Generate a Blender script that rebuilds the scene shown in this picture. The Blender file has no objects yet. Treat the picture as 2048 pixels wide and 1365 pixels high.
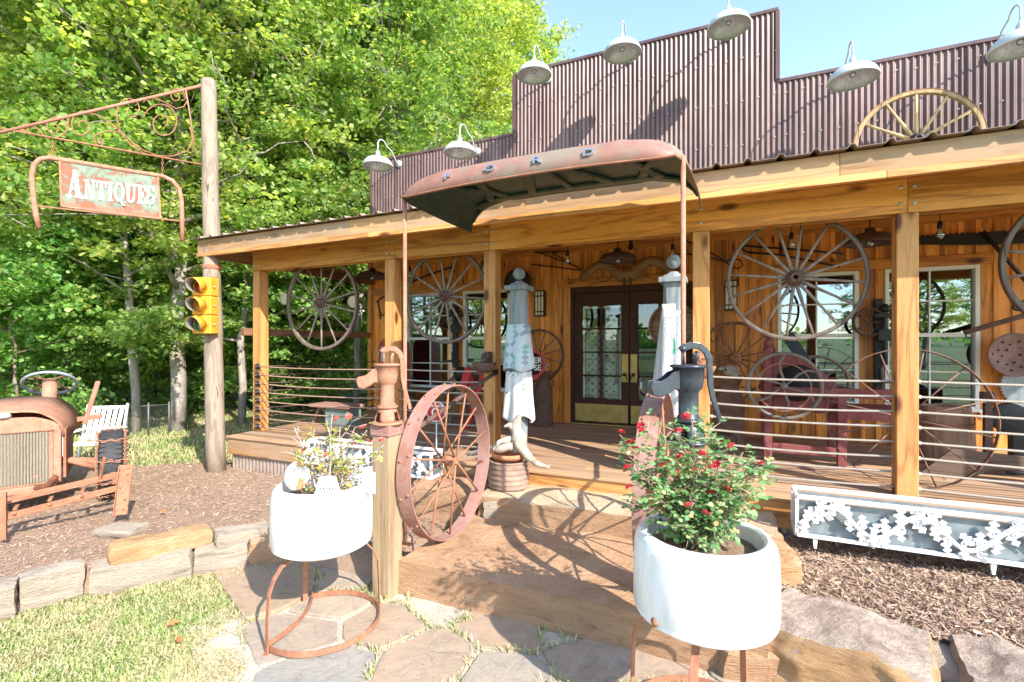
import bpy, math, random
import numpy as np
from mathutils import Vector, Matrix, Euler, noise
R = math.radians
random.seed(7)
S = bpy.context.scene

# ------------------------------------------------------------------ camera, sky, sun, exposure
YAW = R(24.2); F = 975.0; HOR = 692.0; CZ = 1.85
cam_d = bpy.data.cameras.new('camera'); cam = bpy.data.objects.new('camera', cam_d)
S.collection.objects.link(cam); S.camera = cam
cam.location = (0, 0, CZ); cam.rotation_euler = (R(90), 0, YAW)
cam_d.sensor_width = 36; cam_d.lens = F/2048*36; cam_d.shift_y = 9.5/2048
cam_d.clip_start = 0.05; cam_d.clip_end = 3000
SUN = Vector((1.08, -0.62, 0.92)).normalized()
w = bpy.data.worlds.new('World'); S.world = w; w.use_nodes = True
nt = w.node_tree
sky = nt.nodes.new('ShaderNodeTexSky'); sky.sky_type = 'NISHITA'; sky.sun_disc = False
sky.sun_elevation = math.asin(SUN.z); sky.sun_rotation = math.atan2(SUN.x, SUN.y)
sky.air_density = 1.0; sky.dust_density = 0.5; sky.ozone_density = 1.0
nt.links.new(sky.outputs[0], nt.nodes['Background'].inputs[0])
nt.nodes['Background'].inputs[1].default_value = 0.15
sl = bpy.data.lights.new('sun', 'SUN'); so = bpy.data.objects.new('sun', sl); S.collection.objects.link(so)
sl.energy = 2.95; sl.angle = R(0.53); sl.color = (1, 0.93, 0.82)
so.rotation_euler = SUN.to_track_quat('Z', 'Y').to_euler()
S.view_settings.view_transform = 'Standard'; S.view_settings.look = 'None'
S.view_settings.exposure = 1.84; S.view_settings.gamma = 1
S.render.resolution_x = 1024; S.render.resolution_y = 682
S.cycles.max_bounces = 7; S.cycles.transparent_max_bounces = 12

# ------------------------------------------------------------------ measuring helpers (photo pixel -> real place)
cs, sn = math.cos(YAW), math.sin(YAW)
def at(x, y, Y):
    u = (x-1024)/F; k = (u*cs-sn)/(cs+u*sn); Z = Y*(cs-sn*k)
    return Vector((k*Y, Y, CZ+(HOR-y)*Z/F))
def atD(x, y, Z):
    Xc = (x-1024)/F*Z
    return Vector((cs*Xc-sn*Z, sn*Xc+cs*Z, CZ+(HOR-y)*Z/F))
def atG(x, y, z):
    return atD(x, y, (CZ-z)*F/(y-HOR))
def atP(x, y, P0, d):          # on the vertical plane through P0 along d
    r = atD(x, y, 1.0)-Vector((0, 0, CZ))
    n = Vector((d[1], -d[0], 0)); t = n.dot(Vector(P0)-Vector((0, 0, CZ)))/n.dot(r)
    return Vector((0, 0, CZ))+r*t

# ------------------------------------------------------------------ mesh builder
class MB:
    def __init__(s): s.v = []; s.f = []; s.sm = []
    def add(s, vs, fs, smooth=False):
        o = len(s.v); s.v += [tuple(p) for p in vs]
        s.f += [tuple(i+o for i in f) for f in fs]; s.sm += [smooth]*len(fs); return s
    def box(s, c, d, rot=None):
        c = Vector(c); h = [x/2 for x in d]; vs = []
        for i in (-1, 1):
            for j in (-1, 1):
                for k in (-1, 1):
                    p = Vector((i*h[0], j*h[1], k*h[2]))
                    if rot is not None: p = rot @ p
                    vs.append(c+p)
        return s.add(vs, [(0, 1, 3, 2), (4, 6, 7, 5), (0, 4, 5, 1), (2, 3, 7, 6), (0, 2, 6, 4), (1, 5, 7, 3)])
    def bb(s, x0, x1, y0, y1, z0, z1): return s.box(((x0+x1)/2, (y0+y1)/2, (z0+z1)/2), (x1-x0, y1-y0, z1-z0))
    def bar(s, a, b, w, h, up=(0, 0, 1)):
        a = Vector(a); b = Vector(b); d = (b-a); L = d.length; d.normalize()
        sd = d.cross(Vector(up))
        if sd.length < 1e-4: sd = d.cross(Vector((1, 0, 0)))
        sd.normalize(); u = sd.cross(d)
        rot = Matrix((d, sd, u)).transposed()
        return s.box((a+b)/2, (L, w, h), rot)
    def tube(s, pts, r, n=8, closed=False, caps=True, smooth=True):
        P = [Vector(p) for p in pts]; m = len(P)
        rr = r if isinstance(r, (list, tuple)) else [r]*m
        vs = []; prev = None
        for i, p in enumerate(P):
            if closed: t = P[(i+1) % m]-P[i-1]
            else: t = P[min(i+1, m-1)]-P[max(i-1, 0)]
            if t.length < 1e-9: t = Vector((0, 0, 1))
            t.normalize()
            if prev is None:
                a = Vector((0, 0, 1)) if abs(t.z) < .9 else Vector((1, 0, 0))
                u = t.cross(a).normalized()
            else:
                u = (prev-t*prev.dot(t))
                if u.length < 1e-6: u = t.cross(Vector((0.3, 1, 0.2)))
                u.normalize()
            prev = u; w_ = t.cross(u)
            for k in range(n):
                q = 2*math.pi*k/n; vs.append(p+(u*math.cos(q)+w_*math.sin(q))*rr[i])
        fs = []
        for i in range(m if closed else m-1):
            j = (i+1) % m
            for k in range(n):
                fs.append((i*n+k, i*n+(k+1) % n, j*n+(k+1) % n, j*n+k))
        if caps and not closed: fs += [tuple(range(n))[::-1], tuple((m-1)*n+k for k in range(n))]
        return s.add(vs, fs, smooth)
    def cyl(s, a, b, r, r2=None, n=16, smooth=True): return s.tube([a, b], [r, r if r2 is None else r2], n, smooth=smooth)
    def lathe(s, prof, c=(0, 0, 0), n=32, rot=None, closed=False, smooth=True, sc=(1, 1)):
        c = Vector(c); vs = []
        for (r, z) in prof:
            for k in range(n):
                q = 2*math.pi*k/n; p = Vector((r*math.cos(q)*sc[0], r*math.sin(q)*sc[1], z))
                if rot is not None: p = rot @ p
                vs.append(c+p)
        m = len(prof); fs = []
        for i in range(m if closed else m-1):
            j = (i+1) % m
            for k in range(n): fs.append((i*n+k, i*n+(k+1) % n, j*n+(k+1) % n, j*n+k))
        return s.add(vs, fs, smooth)
    def ball(s, c, r, n=14, sz=1.0):
        m = n//2+1
        return s.lathe([(max(r*math.sin(math.pi*i/m), 1e-4), -r*sz*math.cos(math.pi*i/m)) for i in range(m+1)], c, n)
    def prism(s, poly, M, d):      # poly (x,y) in matrix M's xy plane, thickness d along its z, centred
        n = len(poly); vs = [M @ Vector((x, y, -d/2)) for x, y in poly]+[M @ Vector((x, y, d/2)) for x, y in poly]
        fs = [tuple(range(n))[::-1], tuple(range(n, 2*n))]+[(i, (i+1) % n, n+(i+1) % n, n+i) for i in range(n)]
        return s.add(vs, fs)
    def build(s, name, mat, parent=None, bevel=0, seg=2, mats=None, midx=None):
        me = bpy.data.meshes.new(name); me.from_pydata(s.v, [], s.f)
        me.polygons.foreach_set('use_smooth', s.sm)
        if mats:
            for m in mats: me.materials.append(m)
            if midx: me.polygons.foreach_set('material_index', midx)
        else: me.materials.append(mat)
        me.update()
        o = bpy.data.objects.new(name, me); S.collection.objects.link(o)
        if parent is not None: o.parent = parent
        if bevel:
            b = o.modifiers.new('bevel', 'BEVEL'); b.width = bevel; b.segments = seg; b.limit_method = 'ANGLE'; b.angle_limit = R(40)
        return o
def tag(o, label, cat=None, group=None, kind=None):
    if label: o['label'] = label
    if cat: o['category'] = cat
    if group: o['group'] = group
    if kind: o['kind'] = kind
    return o
def thing(name, label, cat, loc=(0, 0, 0), rz=0, group=None, rot=None):
    o = bpy.data.objects.new(name, None); S.collection.objects.link(o); o.empty_display_size = .1
    o.location = loc; o.rotation_euler = rot if rot is not None else (0, 0, rz)
    return tag(o, label, cat, group)
def dup(root, loc, rz=None, label=None, group=None, rot=None, scale=None):
    r = root.copy(); S.collection.objects.link(r); r.location = loc
    if rz is not None: r.rotation_euler = (0, 0, rz)
    if rot is not None: r.rotation_euler = rot
    if scale is not None: r.scale = scale
    if label: r['label'] = label
    if group: r['group'] = group
    for ch in [c for c in S.objects if c.parent == root]:
        c = ch.copy(); S.collection.objects.link(c); c.parent = r
        for g in [x for x in S.objects if x.parent == ch]:
            d = g.copy(); S.collection.objects.link(d); d.parent = c
    return r
RX90 = Matrix.Rotation(R(90), 3, 'X')     # lathe axis z -> -y

# ------------------------------------------------------------------ materials
class NT:
    def __init__(s, name):
        s.m = bpy.data.materials.new(name); s.m.use_nodes = True; s.t = s.m.node_tree
        s.b = s.t.nodes['Principled BSDF']; s.out = s.t.nodes['Material Output']
    def n(s, typ, **kw):
        o = s.t.nodes.new(typ)
        for k, v in kw.items(): setattr(o, k, v)
        return o
    def l(s, a, b): s.t.links.new(a, b)
    def coord(s, which='Object', scale=(1, 1, 1), island=0):
        c = s.n('ShaderNodeTexCoord'); mp = s.n('ShaderNodeMapping'); mp.inputs['Scale'].default_value = scale
        src = s.n('ShaderNodeNewGeometry').outputs['Position'] if which == 'World' else c.outputs[which]
        if island:
            g = s.n('ShaderNodeNewGeometry'); ob = s.n('ShaderNodeObjectInfo')
            a = s.n('ShaderNodeMath', operation='ADD'); s.l(g.outputs['Random Per Island'], a.inputs[0]); s.l(ob.outputs['Random'], a.inputs[1])
            mu = s.n('ShaderNodeMath', operation='MULTIPLY'); s.l(a.outputs[0], mu.inputs[0]); mu.inputs[1].default_value = island
            ad = s.n('ShaderNodeVectorMath', operation='ADD'); s.l(src, ad.inputs[0]); s.l(mu.outputs[0], ad.inputs[1]); src = ad.outputs[0]
        s.l(src, mp.inputs[0]); return mp.outputs[0]
    def noise(s, vec, scale, det=4, rough=.55, dist=0):
        n = s.n('ShaderNodeTexNoise'); s.l(vec, n.inputs['Vector'])
        n.inputs['Scale'].default_value = scale; n.inputs['Detail'].default_value = det
        n.inputs['Roughness'].default_value = rough; n.inputs['Distortion'].default_value = dist
        return n.outputs['Fac']
    def ramp(s, fac, stops, interp='LINEAR'):
        r = s.n('ShaderNodeValToRGB'); s.l(fac, r.inputs[0]); e = r.color_ramp.elements; r.color_ramp.interpolation = interp
        while len(e) < len(stops): e.new(.5)
        for i, (p, c) in enumerate(stops):
            e[i].position = p; e[i].color = (*c, 1) if len(c) == 3 else c
        return r.outputs[0]
    def mix(s, f, a, b, mode='MIX'):
        m = s.n('ShaderNodeMix', data_type='RGBA', blend_type=mode)
        for sock, v in ((m.inputs[0], f), (m.inputs[6], a), (m.inputs[7], b)):
            if isinstance(v, (int, float)): sock.default_value = v
            elif isinstance(v, tuple): sock.default_value = (*v, 1)
            else: s.l(v, sock)
        return m.outputs[2]
    def rnd(s):
        g = s.n('ShaderNodeNewGeometry'); return g.outputs['Random Per Island']
    def fin(s, col, rough=.7, metal=0, bump=None, bs=.3, bd=.01, spec=None):
        if isinstance(col, tuple): s.b.inputs['Base Color'].default_value = (*col, 1)
        else: s.l(col, s.b.inputs['Base Color'])
        if isinstance(rough, (int, float)): s.b.inputs['Roughness'].default_value = rough
        else: s.l(rough, s.b.inputs['Roughness'])
        s.b.inputs['Metallic'].default_value = metal
        if spec is not None: s.b.inputs['Specular IOR Level'].default_value = spec
        if bump is not None:
            b = s.n('ShaderNodeBump'); b.inputs['Strength'].default_value = bs; b.inputs['Distance'].default_value = bd
            s.l(bump, b.inputs['Height']); s.l(b.outputs[0], s.b.inputs['Normal'])
        return s.m
def hsv(*c): return c
def wood(name, light, mid, dark, axis, rough=.6, knots=True, weather=None, tone=.45, bs=.25):
    t = NT(name)
    st = {'x': (.09, 1, 1), 'y': (1, .09, 1), 'z': (1, 1, .09)}[axis]
    v = t.coord('Object', st, island=17.3)
    big = t.noise(v, 5.5, 3, .5, .5)
    # grain lines: bands of the stretched noise
    mu = t.n('ShaderNodeMath', operation='MULTIPLY'); t.l(big, mu.inputs[0]); mu.inputs[1].default_value = 34
    si = t.n('ShaderNodeMath', operation='SINE'); t.l(mu.outputs[0], si.inputs[0])
    ma = t.n('ShaderNodeMapRange'); t.l(si.outputs[0], ma.inputs[0]); ma.inputs[1].default_value = -1; ma.inputs[2].default_value = 1
    fine = t.noise(v, 95, 4, .7)
    c = t.ramp(ma.outputs[0], [(.0, dark), (.22, mid), (.75, light), (1, light)])
    c = t.mix(.35, c, t.ramp(big, [(.3, mid), (.7, light)]))
    c = t.mix(.3, c, t.ramp(fine, [(.3, dark), (.6, light)]), 'MIX')
    if knots:
        st2 = {'x': (.4, 1, 1), 'y': (1, .4, 1), 'z': (1, 1, .4)}[axis]
        v2 = t.coord('Object', st2, island=31.7)
        vo = t.n('ShaderNodeTexVoronoi', feature='F1'); t.l(v2, vo.inputs['Vector']); vo.inputs['Scale'].default_value = 4.2
        k = t.ramp(vo.outputs['Distance'], [(.10, (1, 1, 1)), (.20, (0, 0, 0))])
        c = t.mix(k, c, (dark[0]*.45, dark[1]*.38, dark[2]*.38))
    st3 = {'x': (.03, 1, 1), 'y': (1, .03, 1), 'z': (1, 1, .03)}[axis]
    ck_ = t.noise(t.coord('Object', st3, island=11.9), 26, 2, .5)
    c = t.mix(t.ramp(ck_, [(.70, (0, 0, 0)), (.735, (.85, .85, .85))]), c, (dark[0]*.35, dark[1]*.3, dark[2]*.3))
    # tone of each board
    hs = t.n('ShaderNodeHueSaturation'); t.l(c, hs.inputs['Color'])
    mr = t.n('ShaderNodeMapRange'); t.l(t.rnd(), mr.inputs[0]); mr.inputs[3].default_value = 1-tone; mr.inputs[4].default_value = 1+tone*.6
    t.l(mr.outputs[0], hs.inputs['Value']); c = hs.outputs[0]
    if weather:
        v3 = t.coord('Object', tuple(x*1.0 for x in st), island=5.1)
        wn = t.noise(v3, 5, 5, .7)
        c = t.mix(t.ramp(wn, [(.38, (0, 0, 0)), (.68, (1, 1, 1))]), c, weather)
    return t.fin(c, rough, 0, fine, bs, .004)
def rust(name, a, b, c_, scale=9, rough=.85, spot=None, metal=0.0):
    t = NT(name); v = t.coord('Object', island=3.1)
    n1 = t.noise(v, scale, 8, .7); n2 = t.noise(v, scale*6, 4, .7)
    c = t.ramp(n1, [(.3, a), (.5, b), (.72, c_)])
    c = t.mix(.3, c, t.ramp(n2, [(.35, a), (.65, c_)]))
    if spot: c = t.mix(t.ramp(t.noise(v, scale*.55, 5, .6), [(.52, (0, 0, 0)), (.6, (1, 1, 1))]), c, spot)
    return t.fin(c, rough, metal, n2, .35, .004)
def plain(name, col, rough=.5, metal=0, var=.25, scale=8, bs=.08, spec=None, which='Object'):
    t = NT(name); v = t.coord(which)
    n = t.noise(v, scale, 5, .6)
    c = t.ramp(n, [(.3, tuple(x*(1-var) for x in col)), (.7, tuple(min(1, x*(1+var*.6)) for x in col))])
    return t.fin(c, rough, metal, n, bs, .004, spec)

M = {}
for ax in 'xyz':
    M['pine_'+ax] = wood('pine_'+ax, (.76, .385, .13), (.64, .285, .075), (.29, .095, .022), ax)
    M['honey_'+ax] = wood('honey_'+ax, (.84, .35, .065), (.68, .24, .034), (.24, .06, .010), ax, .5)
    M['amber_'+ax] = wood('amber_'+ax, (.76, .36, .075), (.62, .25, .042), (.24, .07, .012), ax, .5)
    M['weathered_'+ax] = wood('weathered_'+ax, (.55, .31, .135), (.43, .22, .085), (.17, .07, .025), ax, .8, weather=(.38, .26, .165))
    M['greywood_'+ax] = wood('greywood_'+ax, (.27, .31, .34), (.20, .23, .255), (.08, .09, .10), ax, .85, knots=False, tone=.15)
    M['oldwood_'+ax] = wood('oldwood_'+ax, (.24, .16, .11), (.17, .11, .075), (.08, .05, .035), ax, .8, knots=False)
    M['brownwood_'+ax] = wood('brownwood_'+ax, (.30, .15, .08), (.20, .09, .045), (.09, .04, .02), ax, .7, knots=False)
M['deck'] = wood('deck_boards', (.43, .25, .13), (.34, .18, .09), (.17, .085, .04), 'x', .75, weather=(.34, .25, .18))
M['spoke'] = wood('wheel_grey_wood', (.27, .22, .18), (.20, .155, .12), (.10, .07, .05), 'z', .8, knots=False)
M['spoke_yellow'] = wood('wheel_yellow_wood', (.58, .42, .20), (.48, .33, .15), (.28, .17, .07), 'z', .7, knots=False)
M['rust'] = rust('rusty_iron', (.17, .065, .035), (.32, .13, .07), (.42, .20, .12))
M['rust_orange'] = rust('orange_rust', (.22, .085, .048), (.37, .165, .10), (.45, .245, .17))
M['rust_pink'] = rust('old_red_paint', (.21, .095, .075), (.31, .165, .135), (.38, .235, .195), 4, spot=(.26, .12, .085))
M['rust_brown'] = rust('brown_rust', (.09, .045, .03), (.18, .095, .065), (.27, .165, .125))
M['rust_dark'] = rust('dark_rust', (.045, .025, .02), (.10, .055, .04), (.17, .10, .075))
M['iron'] = plain('black_iron', (.022, .022, .025), .45, .3, .4, 14)
M['pump_black'] = plain('black_enamel_iron', (.05, .06, .075), .33, .35, .4, 10)
t = NT('white_enamel'); v = t.coord('Object'); n_ = t.noise(v, 34, 6, .8); st_ = t.noise(t.coord('Object', (6, 6, .7)), 5, 5, .7)
c = t.mix(t.ramp(st_, [(.45, (0, 0, 0)), (.8, (.55, .55, .55))]), (.80, .80, .79), (.52, .48, .42))
c = t.mix(t.ramp(n_, [(.735, (0, 0, 0)), (.75, (1, 1, 1))]), c, (.10, .045, .03))
M['white'] = t.fin(c, .2)
M['galv'] = plain('galvanised_steel', (.50, .53, .52), .42, .35, .3, 30, .1)
M['lamp_white'] = plain('lamp_grey_paint', (.50, .54, .54), .4, 0, .06, 10)
M['cable'] = plain('steel_cable', (.42, .38, .33), .5, .4, .5, 300, .5)
M['cable_rust'] = rust('rusty_cable', (.20, .11, .07), (.33, .2, .13), (.42, .3, .22), 40)
M['black_rubber'] = plain('black_rubber', (.03, .03, .032), .75, 0, .4, 30)
M['brass'] = plain('brass', (.42, .31, .11), .42, .7, .25, 7)
M['chrome'] = plain('chrome', (.75, .76, .78), .15, .95, .05, 5)
M['yellow'] = plain('traffic_yellow', (.66, .33, .03), .5, 0, .3, 9)
M['vinyl'] = plain('white_vinyl', (.74, .76, .72), .4, 0, .05, 4)
M['door_brown'] = plain('dark_door_paint', (.055, .020, .012), .55, 0, .35, 6, spec=.25)
M['redpaint'] = rust('barn_red_paint', (.12, .02, .022), (.21, .045, .045), (.30, .11, .10), 5, .7)
M['redcloth'] = plain('red_cloth', (.5, .04, .045), .9)
M['signred'] = plain('sign_red', (.42, .02, .03), .35)
M['signwhite'] = plain('sign_white', (.8, .78, .74), .5, 0, .12, 9)
M['terracotta'] = plain('terracotta', (.50, .20, .095), .85, 0, .2, 12, .2)
M['clay'] = plain('glazed_clay', (.30, .20, .155), .7, 0, .4, 6, .2)
M['bone'] = plain('bone', (.55, .52, .46), .8, 0, .3, 14, .3)
M['drift'] = rust('driftwood', (.17, .12, .085), (.40, .34, .27), (.56, .50, .43), 7, .9)
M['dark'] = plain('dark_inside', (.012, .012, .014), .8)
M['roofmetal'] = rust('roof_metal', (.20, .15, .12), (.32, .25, .21), (.40, .34, .29), 6, .5, metal=.2)
def glassm(name, tint, mixf, rough=0.0):
    t = NT(name); t.t.nodes.remove(t.b)
    g = t.n('ShaderNodeBsdfGlossy'); g.inputs['Roughness'].default_value = rough; g.inputs['Color'].default_value = (.74, .88, 1, 1)
    tr = t.n('ShaderNodeBsdfTransparent'); tr.inputs['Color'].default_value = (*tint, 1)
    fr = t.n('ShaderNodeFresnel'); fr.inputs['IOR'].default_value = 1.5
    a = t.n('ShaderNodeMath', operation='ADD', use_clamp=True); t.l(fr.outputs[0], a.inputs[0]); a.inputs[1].default_value = mixf
    mx = t.n('ShaderNodeMixShader'); t.l(a.outputs[0], mx.inputs[0]); t.l(tr.outputs[0], mx.inputs[1]); t.l(g.outputs[0], mx.inputs[2])
    t.l(mx.outputs[0], t.out.inputs[0]); return t.m
M['glass'] = glassm('window_glass', (.75, .8, .78), .26)
M['door_glass'] = glassm('door_glass', (.9, .92, .9), .10)
M['bulbglass'] = glassm('bulb_glass', (.95, .9, .8), .25)
# stone: colour shifts from stone to stone
def stone(name, cols, scale=3, layered=3.5):
    t = NT(name); v = t.coord('Object', (1, 1, 1+layered), island=9.7)
    n1 = t.noise(v, scale, 9, .68, .8); n2 = t.noise(v, scale*9, 6, .7)
    c = t.ramp(n1, [(.34, tuple(x*.7 for x in cols[0])), (.45, cols[1]), (.55, cols[2]), (.66, cols[3])])
    c = t.mix(.35, c, t.ramp(n2, [(.3, cols[0]), (.7, cols[3])]))
    ad = t.n('ShaderNodeMath', operation='ADD'); t.l(n1, ad.inputs[0]); t.l(n2, ad.inputs[1])
    return t.fin(c, .9, 0, ad.outputs[0], 1.0, .02)
M['stone_tan'] = stone('tan_sandstone', [(.27, .14, .07), (.40, .225, .12), (.46, .275, .155), (.50, .34, .22)])
M['stone_grey'] = stone('grey_stone', [(.24, .19, .145), (.34, .28, .22), (.41, .33, .25), (.47, .41, .33)])
M['stone_yellow'] = stone('yellow_stone', [(.32, .16, .06), (.44, .24, .10), (.50, .30, .15), (.52, .38, .24)])
M['stone_step_top'] = stone('pale_step_stone', [(.36, .26, .16), (.47, .35, .22), (.53, .41, .27), (.57, .47, .35)])
M['stone_pink'] = stone('mauve_stone', [(.22, .155, .12), (.33, .25, .20), (.40, .32, .26), (.47, .40, .33)])
t = NT('flagstone'); v = t.coord('Object', island=7.7)
rc = t.ramp(t.rnd(), [(0, (.27, .25, .22)), (.3, (.33, .29, .245)), (.5, (.38, .275, .19)), (.7, (.30, .285, .26)), (.85, (.38, .32, .25)), (1, (.36, .265, .19))])
n1 = t.noise(v, 5, 9, .78, 1.6); n2 = t.noise(v, 50, 6, .8)
c = t.mix(.75, rc, t.ramp(n1, [(.3, (.5, .46, .45)), (.46, (.95, .93, .92)), (.56, (1.1, 1.04, .98)), (.66, (1.38, 1.1, .85))]), 'MULTIPLY')
c = t.mix(t.ramp(t.noise(v, 2.2, 6, .75), [(.57, (0, 0, 0)), (.72, (.8, .8, .8))]), c, (.42, .38, .34))
M['flag'] = t.fin(c, .85, 0, t.mix(.5, n1, n2), .9, .02)
t = NT('gravel_joint'); v = t.coord('World')
vo = t.n('ShaderNodeTexVoronoi'); t.l(v, vo.inputs['Vector']); vo.inputs['Scale'].default_value = 70
c = t.mix(.5, t.ramp(vo.outputs['Color'], [(.2, (.38, .32, .26)), (.8, (.62, .56, .48))]), t.ramp(t.noise(v, 4, 4), [(.4, (.36, .29, .2)), (.65, (.6, .53, .43))]))
M['joint'] = t.fin(c, .95, 0, vo.outputs['Distance'], .8, .01)
t = NT('lawn'); v = t.coord('World')
c = t.ramp(t.noise(v, 1.1, 6, .7), [(.35, (.09, .17, .025)), (.5, (.14, .20, .045)), (.62, (.27, .24, .10)), (.8, (.16, .20, .05))])
c = t.mix(.4, c, t.ramp(t.noise(v, 90, 3, .7), [(.3, (.08, .11, .025)), (.7, (.26, .28, .10))]))
M['lawn'] = t.fin(c, .95, 0, t.noise(v, 90, 3, .7), .8, .02)
t = NT('mulch_soil'); v = t.coord('World')
c = t.ramp(t.noise(v, 45, 6, .8, 1.5), [(.3, (.22, .14, .095)), (.5, (.34, .225, .155)), (.7, (.43, .30, .215))])
M['mulch'] = t.fin(c, .95, 0, t.noise(v, 60, 5, .8, 1), .9, .02)
t = NT('mulch_chip')
c = t.ramp(t.rnd(), [(0, (.21, .135, .10)), (.35, (.33, .22, .15)), (.7, (.41, .285, .20)), (.95, (.46, .34, .25)), (1, (.48, .39, .31))])
M['chip'] = t.fin(c, .9)
t = NT('grass_blade')
c = t.ramp(t.rnd(), [(0, (.13, .22, .05)), (.35, (.20, .29, .07)), (.55, (.30, .34, .11)), (.75, (.42, .38, .19)), (1, (.48, .42, .26))])
wn = t.noise(t.coord('World'), 1.6, 3, .6)
c = t.mix(t.ramp(wn, [(.42, (0, 0, 0)), (.60, (.8, .8, .8))]), c, (.46, .37, .21))
M['blade'] = t.fin(c, .7)
def leafm(name, stops, trans=.45):
    t = NT(name)
    c = t.ramp(t.rnd(), stops)
    wn = t.noise(t.coord('World'), .55, 2, .5)
    hs = t.n('ShaderNodeHueSaturation'); t.l(c, hs.inputs['Color'])
    mr = t.n('ShaderNodeMapRange'); t.l(wn, mr.inputs[0]); mr.inputs[1].default_value = .3; mr.inputs[2].default_value = .7
    mr.inputs[3].default_value = .72; mr.inputs[4].default_value = 1.25
    oi = t.n('ShaderNodeObjectInfo'); m2 = t.n('ShaderNodeMapRange'); t.l(oi.outputs['Random'], m2.inputs[0]); m2.inputs[3].default_value = .85; m2.inputs[4].default_value = 1.3
    pr_ = t.n('ShaderNodeMath', operation='MULTIPLY'); t.l(mr.outputs[0], pr_.inputs[0]); t.l(m2.outputs[0], pr_.inputs[1]); t.l(pr_.outputs[0], hs.inputs['Value'])
    m3 = t.n('ShaderNodeMapRange'); t.l(oi.outputs['Random'], m3.inputs[0]); m3.inputs[3].default_value = .525; m3.inputs[4].default_value = .485; t.l(m3.outputs[0], hs.inputs['Hue'])
    t.fin(hs.outputs[0], .45, 0, spec=.35)
    tr = t.n('ShaderNodeBsdfTranslucent'); t.l(t.mix(1.0, hs.outputs[0], (1.5, 1.45, .6), 'MULTIPLY'), tr.inputs['Color'])
    mx = t.n('ShaderNodeMixShader'); mx.inputs[0].default_value = trans
    t.l(t.b.outputs[0], mx.inputs[1]); t.l(tr.outputs[0], mx.inputs[2]); t.l(mx.outputs[0], t.out.inputs[0]); return t.m
M['leaf'] = leafm('maple_leaves', [(0, (.15, .25, .06)), (.35, (.25, .36, .09)), (.7, (.36, .44, .13)), (.95, (.47, .51, .19)), (1, (.54, .46, .15))], .55)
M['leaf_low'] = leafm('understory_leaves', [(0, (.12, .25, .06)), (.4, (.22, .38, .09)), (.8, (.32, .46, .13)), (1, (.42, .50, .18))])
M['leaf_rose'] = leafm('rose_leaves', [(0, (.09, .19, .07)), (.5, (.17, .28, .11)), (.85, (.27, .36, .17)), (1, (.45, .28, .15))], .25)
M['leaf_dry'] = leafm('dry_rose_leaves', [(0, (.16, .22, .04)), (.5, (.30, .34, .05)), (.8, (.42, .30, .10)), (1, (.45, .17, .07))], .25)
M['petal'] = plain('red_petal', (.60, .03, .055), .5, 0, .4, 30)
M['petal_pink'] = plain('faded_petal', (.66, .16, .12), .6, 0, .4, 30)
M['stem'] = plain('woody_stem', (.36, .25, .19), .9, 0, .4, 40)
M['drystem'] = plain('bleached_stem', (.55, .45, .40), .9, 0, .3, 40)
def bark(name, a, b, c_):
    t = NT(name); v = t.coord('Object', (1, 1, .35)); n = t.noise(v, 7, 8, .7, .6)
    return t.fin(t.ramp(n, [(.3, a), (.5, b), (.68, c_)]), .9, 0, t.noise(v, 22, 5, .7), .6, .03)
M['bark_pale'] = bark('pale_bark', (.14, .115, .095), (.29, .25, .215), (.44, .41, .37))
M['bark'] = bark('brown_bark', (.09, .065, .05), (.20, .15, .12), (.32, .27, .23))
M['pole'] = wood('utility_pole_wood', (.30, .24, .18), (.235, .18, .13), (.11, .08, .055), 'z', .85, knots=False)
M['post_pale'] = wood('sun_bleached_pine', (.46, .35, .215), (.38, .27, .155), (.22, .13, .07), 'z', .8)
t = NT('brown_corrugated_metal'); v = t.coord('Object', (1, 1, .25))
n1 = t.noise(v, 5, 7, .65); n2 = t.noise(t.coord('Object', (3, 3, .6)), 9, 6, .75)
c = t.ramp(n1, [(.3, (.085, .044, .040)), (.55, (.135, .080, .072)), (.75, (.195, .130, .118))])
sx = t.n('ShaderNodeSeparateXYZ'); t.l(v, sx.inputs[0]); dv = t.n('ShaderNodeMath', operation='DIVIDE'); t.l(sx.outputs[0], dv.inputs[0]); dv.inputs[1].default_value = .61
fl_ = t.n('ShaderNodeMath', operation='FLOOR'); t.l(dv.outputs[0], fl_.inputs[0]); wn_ = t.n('ShaderNodeTexWhiteNoise', noise_dimensions='1D'); t.l(fl_.outputs[0], wn_.inputs['W'])
c = t.mix(1.0, c, t.ramp(wn_.outputs[0], [(0, (.8, .77, .76)), (1, (1.15, 1.13, 1.12))]), 'MULTIPLY')
c = t.mix(t.ramp(n2, [(.6, (0, 0, 0)), (.72, (.6, .6, .6))]), c, (.26, .09, .06))
M['corrug'] = t.fin(c, .42, .15, n2, .15, .004)
# ================================================================== THE SETTING
def inside(x, y, poly):
    c = False; n = len(poly)
    for i in range(n):
        x1, y1 = poly[i]; x2, y2 = poly[(i+1) % n]
        if (y1 > y) != (y2 > y) and x < (x2-x1)*(y-y1)/(y2-y1)+x1: c = not c
    return c
def pdist(x, y, poly):
    d = 9
    for i in range(len(poly)):
        a = Vector(poly[i]); b = Vector(poly[(i+1) % len(poly)]); p = Vector((x, y)); ab = b-a
        t_ = max(0, min(1, (p-a).dot(ab)/ab.length_squared)); d = min(d, (p-a-ab*t_).length)
    return d
def nz(x, y, z=0, s=1): return noise.noise(Vector((x*s, y*s, z*s)))
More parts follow.
